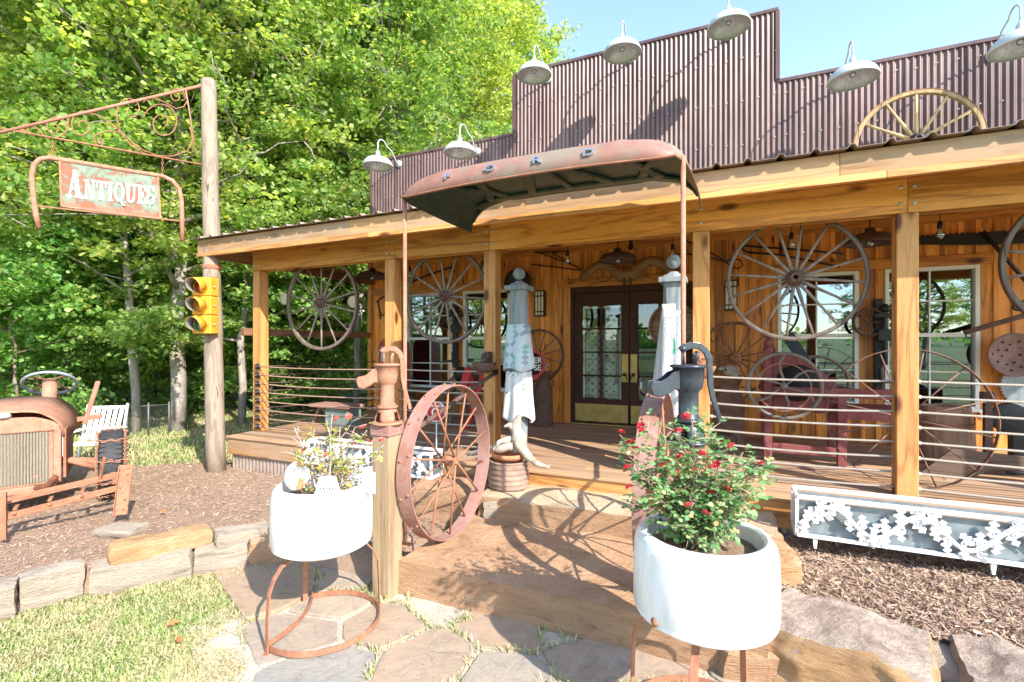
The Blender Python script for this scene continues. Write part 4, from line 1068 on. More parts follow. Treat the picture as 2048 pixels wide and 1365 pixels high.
# ================================================================== WHITE CAST PLANTER TROUGHS
def lobed(n=5, L=1.0):
    pts = []
    N = 84
    h = N//2
    side = [(u-.5, .36*math.sin(math.pi*u)**.7*(1+.5*math.sin(2*math.pi*3*u-1.2))) for u in [i/h for i in range(h+1)]]
    return [(x*L*1.7, max(y, .01)*L) for x, y in side]+[(x*L*1.7, -max(y, .01)*L) for x, y in side[1:-1][::-1]]
def trough(xa, xb, y, z0, z1, label, dep=.22):
    t_ = thing('cast_trough', label, 'planter', ((xa+xb)/2, y+dep/2, z0), group='white cast iron planter troughs on the deck edge')
    h = z1-z0; w_ = xb-xa; m = MB(); f = .022
    for yy in (-dep/2, dep/2):
        m.bb(-w_/2, w_/2, yy-.012, yy+.012, h-.03, h); m.bb(-w_/2, w_/2, yy-.012, yy+.012, 0, .028)
        for xx in (-w_/2, w_/2): m.bb(xx-.012, xx+.012, yy-.0125, yy+.0125, .028, h-.03)
    for xx in (-w_/2, w_/2):
        m.bb(xx-.012, xx+.012, -dep/2+.0126, dep/2-.0126, h-.03, h); m.bb(xx-.012, xx+.012, -dep/2+.0126, dep/2-.0126, 0, .028)
    m.build('frame', M['white_old'], t_, bevel=.004)
    m = MB(); m.bb(-w_/2+.013, w_/2-.013, -dep/2+.03, -dep/2+.034, .02, h-.05); m.bb(-w_/2+.013, w_/2-.013, dep/2-.02, dep/2-.016, .02, h-.04); m.bb(-w_/2+.014, -w_/2+.018, -dep/2+.035, dep/2-.021, .02, h-.05); m.bb(-w_/2+.013, w_/2-.013, -dep/2+.035, dep/2-.021, .012, .018); m.build('lining', M['galv_blue'], t_)
    m = MB(); m.bb(-w_/2+.02, w_/2-.02, -dep/2+.036, dep/2-.022, h-.08, h-.07); m.build('soil', M['mulch'], t_)
    m = MB(); lam = .52; amp = (h-.06)*.36; zc = h*.5; pts = []
    n = int(w_/.02)
    for i in range(n+1):
        x = -w_/2+.02+(w_-.04)*i/n; pts.append((x, -dep/2-.012, zc+amp*math.sin(2*math.pi*x/lam)))
    m.tube(pts, .016, 8); rg = random.Random(9); leaf = lobed()
    x = -w_/2+.06; k = 0
    while x < w_/2-.06:
        up = math.cos(2*math.pi*x/lam); zv = zc+amp*math.sin(2*math.pi*x/lam)
        for sgn in (1, -1):
            m.tube([(x+.02*math.cos(q)*(1-q/9), -dep/2-.018, zv+sgn*(.035+.02*math.sin(q)*(1-q/9))) for q in np.linspace(0, 6, 9)], .005, 5)
            zz_ = zv+sgn*(.05+.02*rg.random()); zz_ = max(.045, min(h-.055, zz_)); s_ = rg.uniform(.060, .080)
            a = rg.uniform(-.8, .8)+(0 if sgn > 0 else math.pi)
            Mx = Matrix.Translation((x+rg.uniform(-.02, .02), -dep/2-.014-.006*rg.random(), zz_)) @ Matrix.Rotation(R(90)+rg.uniform(-.35, .35), 4, 'X') @ Matrix.Rotation(rg.uniform(-.3, .3), 4, 'Y') @ Matrix.Rotation(a+math.pi/2, 4, 'Z')
            m.prism([(px_*s_, py_*s_) for px_, py_ in leaf], Mx, .010)
            m.tube([(x, -dep/2-.012, zv), (x+.01, -dep/2-.02, (zv+zz_)/2), (x, -dep/2-.016, zz_)], .006, 6)
        x += .075+.02*rg.random(); k += 1
    m.build('vine_relief', M['white_old'], t_)
    for xx in (-w_/2+.12, 0, w_/2-.12): m = MB(); m.prism([(-.016, 0), (.016, 0), (.008, -.075), (-.008, -.075)], Matrix.Translation((xx, -dep/2+.01, .0)) @ Matrix.Rotation(R(90), 4, 'X'), .02); m.build('foot', M['white_old'], t_)
t = NT('chipped_white_paint'); v = t.coord('Object'); n_ = t.noise(v, 16, 7, .75)
t.fin(t.mix(t.ramp(n_, [(.66, (0, 0, 0)), (.70, (1, 1, 1))]), (.78, .78, .77), (.33, .17, .10)), .5, 0, n_, .2, .003); M['white_old'] = t.m
M['galv_blue'] = plain('galvanised_liner', (.24, .28, .30), .5, .3, .3, 12)
trough(-4.66, -2.86, 4.30, .45, .73, 'white cast trough with vine relief on the deck edge behind the left pot')
trough(.45, 2.7, 4.22, .42, .735, 'white cast trough with vine relief on the deck edge at the right of the photo', .27)
# ================================================================== ENAMEL TUB PLANTERS
def tub(c, zb, h, label, r_=.315):
    t_ = thing('enamel_tub', label, 'planter', (c[0], c[1], zb), group='white enamel tub planters on iron stands')
    m = MB(); m.lathe([(.0001, -.02), (r_*.55, -.018), (r_*.88, .0), (r_*.975, .02), (r_*.985, .028), (r_*.975, .034), (r_, .05), (r_*1.0, h*.6), (r_*.985, h*.84), (r_*.95, h*.93), (r_*.90, h*.985), (r_*.855, h), (r_*.835, h*.998), (r_*.83, h*.985), (r_*.80, h*.985), (r_*.79, h*.94), (r_*.80, h*.55), (.0001, h*.55)], n=96)
    m.build('tub', M['white'], t_)
    m = MB(); vs = [(0, 0, h*.82)]; fs = []; NR, NA = 12, 40
    for i in range(1, NR+1):
        for k in range(NA):
            a = 2*math.pi*k/NA; q = r_*.80*i/NR; x, y = q*math.cos(a), q*math.sin(a); vs.append((x, y, h*.78+.018*nz(x+c[0], y, 0, 14)+.02*(1-i/NR)))
    fs = [(0, 1+k, 1+(k+1) % NA) for k in range(NA)]+[(1+i*NA+k, 1+(i+1)*NA+k, 1+(i+1)*NA+(k+1) % NA, 1+i*NA+(k+1) % NA) for i in range(NR-1) for k in range(NA)]
    m.add(vs, fs, True); m.build('soil', M['mulch'], t_)
    m = MB(); m.lathe([(.0001, 0), (.018, .003), (.02, .006), (.0001, .012)], (r_*.985*math.cos(-2.2), r_*.985*math.sin(-2.2), .045), 14, Matrix.Rotation(-2.2+R(90), 3, 'Z') @ Matrix.Rotation(R(90), 3, 'X')); m.build('drain_cap', M['rust'], t_)
    return t_
CL = atD(646, 900, 3.2); CR = atD(1407, 900, 2.28)
tub(CL, .555, .40, 'white enamel tub holding the sparse rose and white ironware, left')
tub(CR, .60, .385, 'white enamel tub holding the leafy red rose, right', .318)
legs0 = [atG(545, 1308, 0)-CL, atG(768, 1222, 0)-CL, atG(603, 1200, 0)-CL]
def flatbar(m, pts, w_, th, outward):      # a strap bent along pts
    for p, q in zip(pts, pts[1:]):
        p = Vector(p); q = Vector(q); d = (q-p).normalized(); m.bar(p-d*th*.3, q+d*th*.3, w_, th, outward)
def stand(c, label, turn=0, zt=.545):
    t_ = thing('tub_stand', label, 'stand', (c[0], c[1], 0), group='rusty iron stands under the tubs')
    Rr = .36
    m = MB(); rb = MB(); z = .05
    a0, a1 = R(205)+turn, R(205+250)+turn
    ang = sorted(math.atan2(l.y, l.x)+turn for l in legs0)
    for l in legs0:
        a = math.atan2(l.y, l.x)+turn; d = Vector((math.cos(a), math.sin(a), 0)); m = MB()
        pts = [d*(Rr+.012)+Vector((0, 0, 0)), d*(Rr+.008)+Vector((0, 0, .2)), d*(Rr-.0)+Vector((0, 0, .36)), d*(Rr-.03)+Vector((0, 0, .44)), d*(Rr-.08)+Vector((0, 0, .50)), d*(Rr-.15)+Vector((0, 0, zt-.016))]
        m2 = MB(); flatbar(m2, pts, .034, .008, d); m2.box(pts[0]+Vector((0, 0, .01)), (.04, .04, .02)); m2.build('leg', M['rust'], t_, bevel=.002)
    pts = [(Rr*math.cos(a), Rr*math.sin(a), .05) for a in np.linspace(ang[0]-.0, ang[0]+math.pi*2*.69, 40)]
    m = MB()
    for p, q in zip(pts, pts[1:]):
        p = Vector(p); q = Vector(q); m.bar(p, q+(q-p)*.04, .006, .034, (0, 0, 1))
    m.build('ring', M['rust'], t_)
    p = Vector(pts[-1]); q = Vector(pts[0]); m = MB(); N = 18; mid_ = (p+q)/2*.35
    cur = [p*(1-u)**2+mid_*2*u*(1-u)+q*u*u for u in np.linspace(0, 1, N)]
    for a, b in zip(cur, cur[1:]): a = a.copy(); b = b.copy(); a.z = b.z = .07; m.bar(a, b+(b-a)*.04, .006, .03)
    m.build('brace', M['rust'], t_)
    m = MB(); m.lathe([(.20, zt-.018), (.225, zt-.018), (.225, zt-.012), (.20, zt-.012)], n=48, closed=True, smooth=False); m.build('top_ring', M['rust'], t_)
stand(CL, 'rusty strap iron stand with a curved foot ring under the left tub', 0, .55)
stand(CR, 'rusty strap iron stand under the right tub, its feet below the photo edge', .12, .595)

# ================================================================== ROSES
def bush(name, label, base, tips, leaf_m, stem_m, per, lsize, seed, leaves=True, keep=1.0):
    rg = random.Random(seed); t_ = thing(name, label, 'rose bush', base)
    sb = MB(); vs = []; fs = []; ends = []
    def leaf(p, d, s_):
        d = d.normalized(); up = Vector((rg.gauss(0, .5), rg.gauss(0, .5), 1)).normalized()
        sd = d.cross(up).normalized(); nn = sd.cross(d); b = len(vs); cup = rg.uniform(.05, .3)
        for (u, w_) in ((0, 0), (.22, .33), (.55, .42), (.85, .27), (1.02, 0), (.85, -.27), (.55, -.42), (.22, -.33)):
            vs.append(p+d*u*s_+sd*w_*s_+nn*(abs(w_)*cup*s_-u*u*.15*s_))
        fs.append((b, b+1, b+2, b+3, b+4)); fs.append((b, b+4, b+5, b+6, b+7))
    def sprig(p, d):
        n = rg.choice([3, 5, 5]); L = lsize*1.9; sd = d.cross(Vector((0, 0, 1))).normalized()
        if rg.random() > keep: return
        for k in range(n//2):
            q = p+d*L*(.35+.4*k)
            leaf(q, sd+d*.5, lsize*rg.uniform(.75, 1.1)); leaf(q, -sd+d*.5, lsize*rg.uniform(.75, 1.1))
        leaf(p+d*L*(.35+.4*(n//2-.4)), d, lsize*rg.uniform(.9, 1.2)); 
    for tp in tips:
        tp = Vector(tp); b0 = Vector((rg.gauss(0, .045), rg.gauss(0, .045), 0)); mid_ = b0.lerp(tp, .5)+Vector((rg.gauss(0, .03), rg.gauss(0, .03), .04))
        pts = []
        for u in np.linspace(0, 1, 9):
            q = b0*(1-u)**2+mid_*2*u*(1-u)+tp*u*u+Vector((rg.gauss(0, .006), rg.gauss(0, .006), 0))*(u > 0); pts.append(q)
        sb.tube(pts, [.0055*(1-.72*i/8) for i in range(9)], 5); ends.append(tp)
        for k in range(per):
            u = rg.uniform(.28, 1.0); i = min(7, int(u*8)); q = pts[i].lerp(pts[i+1], u*8-i)
            d = Vector((rg.gauss(0, 1), rg.gauss(0, 1), rg.gauss(.25, .7))).normalized(); L = rg.uniform(.02, .10)
            e = q+d*L; sb.tube([q, q.lerp(e, .5)+Vector((0, 0, .005)), e], [.0024, .0018, .0012], 4)
            if leaves: sprig(e, d); sprig(q.lerp(e, .5), Vector((rg.gauss(0, 1), rg.gauss(0, 1), rg.gauss(0, .5))).normalized())
    sb.build('stem', stem_m, t_); m = MB(); m.add(vs, fs, True); m.build('foliage', leaf_m, t_)
    return t_, ends
fm = MB(); rg = random.Random(1)
for layer, (n, r_, up, s_) in enumerate(((6, .012, .2, .016), (5, .008, .55, .014), (4, .004, .9, .011))):
    for k in range(n):
        a = 2*math.pi*(k+.5*layer)/n; d = Vector((math.cos(a), math.sin(a), up)).normalized(); sd = Vector((-math.sin(a), math.cos(a), 0)); p = Vector((math.cos(a)*r_*.4, math.sin(a)*r_*.4, .002*layer))
        pv = [p, p+d*s_*.5+sd*s_*.55, p+d*s_*1.05+sd*s_*.4+Vector((0, 0, .003)), p+d*s_*1.15+Vector((0, 0, .005)), p+d*s_*1.05-sd*s_*.4+Vector((0, 0, .003)), p+d*s_*.5-sd*s_*.55]
        fm.add(pv, [(0, 1, 2, 3), (0, 3, 4, 5)], True)
def flowers(t_, pts, mat, sc_, seed):
    rg = random.Random(seed); first = None
    for p in pts:
        if first is None: first = fm.build('flower', mat, t_); o = first
        else: o = first.copy(); S.collection.objects.link(o)
        o.location = Vector(p)+Vector((0, -.01, .008)); o.rotation_euler = (rg.uniform(.1, 1.0), rg.uniform(-.5, .5), rg.uniform(0, 6)); o.scale = (rg.uniform(.75, 1.15)*sc_,)*3
def tips_from(pxs, c, zr, base, rg, n, spread):
    out = []
    for (x, y) in pxs:
        p = atD(x, y, zr+rg.uniform(-spread, spread)); out.append(p-Vector(base))
    return out
rg = random.Random(31); bR = Vector((CR.x-.02, CR.y+.02, .92)); px_ = []
outline = [(1240, 870), (1255, 905), (1270, 960), (1262, 1000), (1290, 860), (1310, 850), (1345, 860), (1385, 845), (1420, 850), (1432, 880), (1460, 890), (1485, 905), (1500, 930), (1548, 930), (1522, 925), (1470, 960), (1440, 940), (1500, 985), (1490, 1010), (1465, 1040), (1440, 1050), (1330, 960), (1300, 930), (1360, 935), (1390, 915), (1280, 935), (1320, 1000), (1350, 1010), (1380, 1040), (1420, 1020), (1395, 980), (1450, 1000), (1375, 1085), (1400, 1075), (1360, 1060), (1335, 920), (1410, 950), (1350, 975), (1430, 985), (1300, 990), (1445, 900), (1475, 1000), (1340, 1050), (1420, 1060), (1384, 1000), (1310, 960), (1455, 940), (1405, 1000)]
br, ends = bush('rose_bush', 'leafy green rose bush with small red flowers in the right tub', bR, tips_from(outline, None, 2.26, bR, rg, 0, .16), M['leaf_rose'], M['stem'], 12, .0245, 4)
fl = [(1243, 869), (1283, 856), (1262, 888), (1285, 866), (1357, 867), (1463, 897), (1523, 931), (1362, 917), (1403, 913), (1355, 952), (1377, 1014), (1454, 982), (1387, 948), (1425, 938), (1434, 932), (1259, 978), (1256, 940), (1384, 1001), (1342, 925), (1325, 935), (1372, 838), (1400, 912), (1300, 990), (1422, 990), (1411, 1030), (1270, 900)]
flowers(br, [atD(x, y, 2.16+.06*math.sin(i*2.3))-bR for i, (x, y) in enumerate(fl)], M['petal'], .9, 3)
rg = random.Random(8); bL = Vector((CL.x+.02, CL.y+.02, .86))
outl = [(590, 855), (600, 880), (625, 870), (650, 840), (660, 830), (700, 845), (680, 855), (720, 870), (735, 860), (745, 880), (765, 890), (690, 900), (660, 890), (640, 900), (615, 920), (605, 945), (720, 905), (740, 915), (700, 930), (675, 925), (650, 935), (630, 860), (710, 855), (668, 868), (765, 915), (580, 900), (685, 880), (730, 890)]
bl, ends = bush('rose_bush', 'sparse half-bare rose bush with bleached stems in the left tub', bL, tips_from(outl, None, 3.18, bL, rg, 0, .2), M['leaf_dry'], M['drystem'], 8, .022, 6, keep=.55)
fl = [(676, 842), (700, 836), (710, 890), (738, 886), (765, 884), (656, 912), (614, 902), (729, 858)]
flowers(bl, [atD(x, y, 3.1)-bL for x, y in fl], M['petal_pink'], 1.1, 5)
# white ironware in the left tub
t = NT('rust_stained_enamel'); n_ = t.noise(t.coord('Object'), 9, 6, .75)
M['plate'] = t.fin(t.mix(t.ramp(n_, [(.5, (0, 0, 0)), (.58, (1, 1, 1))]), (.7, .68, .64), (.42, .19, .07)), .5)
def disc(name, label, c, r_, mat, rot, prof=None):
    t_ = MB(); t_.lathe(prof or [(.0001, 0), (r_*.6, .002), (r_*.75, .02), (r_, .028), (r_, .034), (r_*.73, .027), (r_*.55, .010), (.0001, .008)], n=40); o = t_.build(name, mat); o.location = c; o.rotation_euler = rot; return tag(o, label, 'garden ornament')
disc('enamel_plate', 'chipped white enamel plate standing at the left of the left tub', atD(600, 952, 3.12), .09, M['plate'], (R(75), 0, R(10)))
t_ = thing('wire_basket', 'small white pierced metal basket lying in the left tub', 'basket', atD(655, 985, 3.0), YAW)
m = MB()
for k in range(22):
    a = 2*math.pi*k/22; m.tube([(.075*math.cos(a), .05*math.sin(a), 0), (.05*math.cos(a+.5), .04*math.sin(a+.5), .085)], .004, 5); m.tube([(.075*math.cos(a), .05*math.sin(a), 0), (.05*math.cos(a-.5), .04*math.sin(a-.5), .085)], .004, 5)
for z, a_, b_ in ((0, .075, .05), (.045, .064, .047), (.085, .05, .04)): m.tube([(a_*math.cos(q), b_*math.sin(q), z) for q in np.linspace(0, 6.283, 25)[:-1]], .006, 6, closed=True)
m.build('wires', M['white'], t_)
def pierced(name, label, c, w_, h_, rz, step=.02):
    t_ = thing(name, label, 'garden ornament', c, rz); m = MB(); n = int(w_/step); k = int(h_/step)
    for i in range(n+1): m.bar((-w_/2+i*step, 0, 0), (-w_/2+i*step, 0, h_), .008, .005, (0, 1, 0))
    for j in range(k+1): m.bar((-w_/2, .0045, j*step), (w_/2, .0045, j*step), .004, .008)
    m.build('panel', M['white'], t_)
pierced('lattice_panel', 'white pierced panel standing in the left tub behind the bare stems', atD(712, 992, 3.25), .2, .19, YAW+.3)
pierced('lattice_panel', 'small white grid panel leaning at the right edge of the left tub', atD(738, 985, 3.1), .10, .13, YAW-.5, .016)
for x, y, s_, lb in ((1400, 1075, .045, 'white rock lying on the bark in the right tub'), (1340, 1065, .028, 'small white ornament stone at the front left inside the right tub')):
    rock('white_rock', lb, 'stone', atG(x, y, .945), (s_*2, s_*1.5, s_), .3, M['bone'], .012, 7, int(x))
t_ = thing('white_wire_arch', 'white wire hoop standing among the right rose stems', 'garden ornament', atD(1385, 1060, 2.3), YAW); m = MB()
m.tube([(-.09, 0, 0), (-.09, 0, .13), (-.05, 0, .2), (.0, 0, .225), (.05, 0, .2), (.09, 0, .13), (.09, 0, 0)], .005, 6); m.tube([(-.055, .01, 0), (-.055, .01, .12), (0, .01, .17), (.055, .01, .12), (.055, .01, 0)], .004, 6); m.build('wire', M['white'], t_)

# terracotta and driftwood on the step
tp = atD(1007, 978, 4.75); tp.z = .435
t_ = thing('ribbed_pot', 'low ribbed brown clay pot on the sandstone step', 'flower pot', (tp.x, 4.42, .435)); m = MB()
pr = [(.0001, 0), (.15, 0)]
for k in range(5): pr += [(.185+.012*(k > 0)+.004*math.sin(k), .015+.05*k), (.205, .035+.05*k), (.19, .055+.05*k)]
pr += [(.20, .27), (.205, .285), (.18, .285), (.17, .2), (.0001, .2)]
m.lathe(pr, n=48); m.build('body', M['clay'], t_)
t_ = thing('terracotta_pot', 'orange terracotta pot sunk inside the ribbed clay pot', 'flower pot', (tp.x+.0, 4.42, .64)); m = MB()
m.lathe([(.0001, 0), (.11, 0), (.145, .1), (.165, .10), (.168, .145), (.15, .145), (.14, .08), (.0001, .06)], n=44); m.build('body', M['terracotta'], t_)
t_ = thing('driftwood', 'bleached driftwood root resting across the clay pot against the grey post', 'driftwood', (tp.x, 4.42, .8)); m = MB(); rg = random.Random(3)
def gn(pts, r0, r1, sub=5):
    P_ = [Vector(p) for p in pts]; out = []; rr = []
    N = (len(P_)-1)*sub
    for i in range(N+1):
        u = i/sub; k = min(int(u), len(P_)-2); q = P_[k].lerp(P_[k+1], u-k)
        q += noise.noise_vector(q*9+Vector((3, 1, 7)))*.018; out.append(q); rr.append((r0+(r1-r0)*i/N)*(1+.35*nz(q.x, q.y, q.z, 16)))
    m.tube(out, rr, 10)
gn([(.10, .05, -.0), (.09, .04, .14), (.06, .05, .26), (.09, .05, .36)], .085, .03); gn([(.05, .0, .06), (-.12, -.05, .02), (-.3, -.02, -.03), (-.52, .1, -.1)], .05, .02)
gn([(.1, .0, .10), (.22, -.06, .0), (.32, -.08, -.08), (.44, -.05, -.10)], .05, .02); gn([(.09, .05, .2), (.0, .02, .26), (-.05, 0, .24)], .04, .012); gn([(.02, .02, .12), (-.06, -.1, .10), (-.1, -.14, .02)], .035, .012)
m.build('root', M['drift'], t_)
rust_sheet = atD(1300, 800, 3.0)

# ================================================================== POLE, TRAFFIC LIGHT, HANGING SIGN
Bp = atG(432, 948, .09); Tp = atD(417, 163, 7.38)
pole = thing('utility_pole', 'weathered round wooden pole at the left end of the porch', 'pole', Bp); m = MB()
dP = Tp-Bp; n = 14; m.tube([dP*(i/n)+Vector((.006*math.sin(i*1.7), .006*math.cos(i*2.3), 0)) for i in range(n+1)], [.122-.02*i/n for i in range(n+1)], 20); m.build('shaft', M['pole'], pole)
def pole_at(z): return Bp+dP*((z-Bp.z)/dP.z)
m = MB(); q = pole_at(2.98)-Bp; m.lathe([(.125, -.03), (.13, -.02), (.13, .02), (.125, .03)], q, 24, closed=False); m.build('band', M['rust'], pole)
tc = pole_at(2.05)
tl = thing('traffic_light', 'yellow three-lens traffic light fixed to the wooden pole', 'traffic light', (tc.x+.10, tc.y-.19, 2.0), R(20)); tl.scale = (.88,)*3
SH = .295
for k, (nm, col) in enumerate((('green', (.02, .16, .15)), ('amber', (.50, .20, .02)), ('red', (.30, .02, .015)))):
    z = .16+k*SH; m = MB(); m.bb(-.155, .155, -.08, .12, z-SH/2+.003, z+SH/2-.003); hs = m.build('housing', M['yellow'], tl, bevel=.02, seg=3)
    m = MB(); m.lathe([(.118, -.08), (.118, -.1), (.104, -.1), (.104, -.08)], (0, 0, z), 32, None, closed=True) if False else m.lathe([(.118, .078), (.118, .10), (.104, .10), (.104, .078)], (0, 0, z), 36, RX90, closed=True)
    m.build('lens_ring', M['yellow'], hs)
    m = MB(); m.lathe([(.104, .085), (.085, .10), (.05, .112), (.0001, .118)], (0, 0, z), 32, RX90); m.build('lens', plain('lens_'+nm, col, .15, 0, .2, 60), hs)
    m = MB(); vs = []; fs = []; N = 40
    for i in range(N+1):
        a = R(150)-R(300)*i/N; u = abs(i/N*2-1)      # a=0 is the top
        L = .07+.15*math.cos(u*R(88))**.6
        x, zz_ = .112*math.sin(a), .112*math.cos(a)
        vs += [(x, -.085, z+zz_), (x*.99, -.085-L, z+zz_*.99)]
    fs = [(2*i, 2*i+2, 2*i+3, 2*i+1) for i in range(N)]; m.add(vs, fs, True)
    o = m.build('visor', M['yellow'], hs); o.data.materials.append(plain('visor_inside_'+nm, (.20, .20, .19), .5)); s_ = o.modifiers.new('thick', 'SOLIDIFY'); s_.thickness = .004; s_.material_offset = 1
m = MB(); m.bb(-.03, .03, .09, .22, .0, .05); m.bb(-.03, .03, .09, .22, .86, .93); m.build('bracket', M['rust'], tl, bevel=.004)
for k in range(3): m = MB(); m.cyl((.155, -.02, .16+k*SH), (.185, -.02, .16+k*SH), .012); m.build('hinge_bolt', M['galv'], tl)

SD = Vector((-1.2, -1.8, 0)).normalized(); P0 = pole_at(4.6)
def pl(x, y): return atP(x, y, P0, SD)
sign = thing('sign_bracket', 'rusty wrought iron bracket with scrolls reaching out from the top of the pole', 'sign bracket', pl(405, 330)); o_ = sign.location.copy()
m = MB(); m.tube([pl(402, 172)-o_, pl(-45, 276)-o_], .020, 10); m.build('top_tube', M['rust_orange'], sign)
m = MB(); m.tube([pl(407, 330)-o_, pl(-45, 249)-o_], .012, 8); m.build('bottom_bar', M['rust'], sign)
m = MB(); m.tube([pl(371, 178)-o_, pl(380, 230)-o_, pl(392, 312)-o_], .010, 8); m.build('upright', M['rust_orange'], sign)
def spiral(cx, cy, r0, r1, a0, turns, n=46):
    out = []
    for i in range(n):
        u = i/(n-1); a = a0+turns*2*math.pi*u; r_ = r0+(r1-r0)*u**.8; out.append((cx+r_*math.cos(a)*.92, cy+r_*math.sin(a)))
    return out
def scroll(pts): m = MB(); m.tube([pl(x, y)-o_ for x, y in pts], .0075, 6); m.build('scroll', M['rust'], sign)
scroll([(292, 305)]+[(265, 285), (240, 262)]+spiral(262, 222, 34, 5, R(150), 1.2)); scroll(spiral(330, 252, 47, 6, R(205), -1.7) if False else spiral(325, 246, 44, 8, R(190), 1.65))
scroll([(380, 255), (386, 280), (375, 302), (345, 313), (315, 312), (285, 300), (262, 286)]); scroll([(286, 206), (300, 194), (330, 205), (352, 218), (368, 214), (374, 203)]); scroll(spiral(353, 193, 20, 4, R(20), -1.3))
scroll([(290, 308), (262, 292), (235, 258), (200, 232), (165, 223)]+spiral(165, 252, 29, 5, R(-95), -1.35)); scroll([(240, 265), (215, 262), (188, 272)]+spiral(200, 284, 10, 3, R(170), -1.4)); 
scroll([(135, 235), (137, 255), (128, 270), (110, 277), (88, 272), (72, 255), (55, 249), (42, 253)]+spiral(50, 260, 9, 3, R(180), -1.5)); scroll([(128, 270), (136, 255)]+spiral(109, 255, 26, 4, R(-5), -1.3))
hs_ = thing('hanging_sign', 'rusty hanging tube-framed sign painted with the word ANTIQUES', 'sign', pl(218, 430)); o2 = hs_.location.copy()
fp = [(78, 456), (72, 430), (66, 390), (64, 350), (68, 330), (80, 319), (98, 316), (160, 326), (260, 343), (325, 353), (345, 362), (358, 378), (363, 400), (364, 430), (365, 482)]
m = MB(); m.tube([pl(x, y)-o2 for x, y in fp], .030, 12); m.build('tube_frame', M['rust_orange'], hs_)
m = MB(); m.tube([pl(76, 413)-o2, pl(364, 443)-o2], .012, 8); m.build('lower_rod', M['rust_orange'], hs_)
def quad(m, pts, nrm, th):
    A = [p+nrm*th/2 for p in pts]; B = [p-nrm*th/2 for p in pts]; m.add(A+B, [(0, 1, 2, 3), (7, 6, 5, 4), (0, 4, 5, 1), (1, 5, 6, 2), (2, 6, 7, 3), (3, 7, 4, 0)])
nS = Vector((-SD.y, SD.x, 0)); 
if nS.dot(-Vector(o2)) < 0: nS = -nS
brd = [pl(120, 322)-o2, pl(124, 413)-o2, pl(321, 438)-o2, pl(316, 352)-o2]
t = NT('peeling_green_sign_paint'); v = t.coord('Object'); n_ = t.noise(v, 5, 8, .72, .5)
c = t.ramp(n_, [(.42, (.16, .20, .145)), (.5, (.10, .15, .105)), (.53, (.20, .055, .022)), (.68, (.24, .08, .03))])
z_ = t.n('ShaderNodeSeparateXYZ'); t.l(v, z_.inputs[0]); gr = mth(t, 'ADD', z_.outputs[2], mth(t, 'MULTIPLY', n_, .35))
c = t.mix(t.ramp(gr, [(.2, (1, 1, 1)), (.30, (0, 0, 0))]), c, (.24, .08, .03)); M['signpaint'] = t.fin(c, .6, 0, n_, .2, .003)
m = MB(); quad(m, brd, nS, .02); bd = m.build('board', M['signpaint'], hs_)
m = MB()
for a, b in zip(brd, brd[1:]+brd[:1]): m.bar(a+nS*.012, b+nS*.012, .022, .014, nS)
m.build('rim', M['rust_orange'], bd)
# slab-serif lettering from bars: unit letters 0..w x 0..1
def bars(ch):
    s_, f_ = .22, .09           # thick stem, serif height
    V = lambda x, y0=0, y1=1, w_=s_: [(x, y0), (x+w_, y0), (x+w_, y1), (x, y1)]
    H = lambda x0, x1, y, h=f_: [(x0, y), (x1, y), (x1, y+h), (x0, y+h)]
    def ring(cx, cy, rx, ry, t1, t2, a0=0, a1=2*math.pi, n=26):
        out = []
        for i in range(n):
            p, q = a0+(a1-a0)*i/n, a0+(a1-a0)*(i+1)/n
            out.append([(cx+rx*math.cos(p), cy+ry*math.sin(p)), (cx+rx*math.cos(q), cy+ry*math.sin(q)), (cx+(rx-t1)*math.cos(q), cy+(ry-t2)*math.sin(q)), (cx+(rx-t1)*math.cos(p), cy+(ry-t2)*math.sin(p))][::-1])
        return out
    if ch == 'A': return .92, [[(.10, 0), (.20, 0), (.50, .93), (.42, 1)], [(.58, 0), (.82, 0), (.56, 1), (.36, 1)], H(.22, .66, .28), H(0, .32, 0), H(.48, .92, 0)]
    if ch == 'N': return .86, [V(.10, w_=.1), V(.66, w_=.1), [(.10, 1), (.32, 1), (.76, 0), (.60, 0)], H(0, .3, 0), H(0, .3, .91), H(.56, .86, .91)]
    if ch == 'T': return .78, [V(.28), H(0, .78, .91), V(0, .66, .95, .09), V(.69, .66, .95, .09), H(.16, .62, 0)]
    if ch == 'I': return .42, [V(.10), H(0, .42, 0), H(0, .42, .91)]
    if ch == 'Q': return .84, ring(.42, .5, .42, .52, .2, .09)+[[(.36, .16), (.52, .12), (.92, -.2), (.70, -.22)]]
    if ch == 'U': return .86, [V(.10, .25, 1), V(.66, .25, 1, .1), H(0, .42, .91), H(.54, .86, .91)]+ring(.43, .3, .33, .32, .2, .1, math.pi, 2*math.pi, 14)
    if ch == 'E': return .72, [V(.10), H(0, .68, 0), H(0, .68, .91), H(.3, .5, .46), V(.62, 0, .3, .08), V(.62, .7, 1, .08), V(.46, .34, .64, .06)]
    if ch == 'S': return .66, ring(.33, .745, .31, .27, .16, .09, R(-20)+R(40), R(275), 20)+ring(.33, .265, .32, .28, .16, .09, R(-95), R(165), 20)+[V(.56, .68, 1, .07), V(.03, 0, .32, .07)]
A_ = pl(133, 395)-o2; B_ = pl(312, 411)-o2; T_ = pl(133, 345)-o2
dx = (B_-A_); W = dx.length; dx.normalize(); up = Vector((0, 0, 1)); word = 'ANTIQUES'
tot = sum(bars(c_)[0]*(1.35 if i == 0 else 1)+.1 for i, c_ in enumerate(word)); sx = W/tot; hh = (T_-A_).length; xx = 0
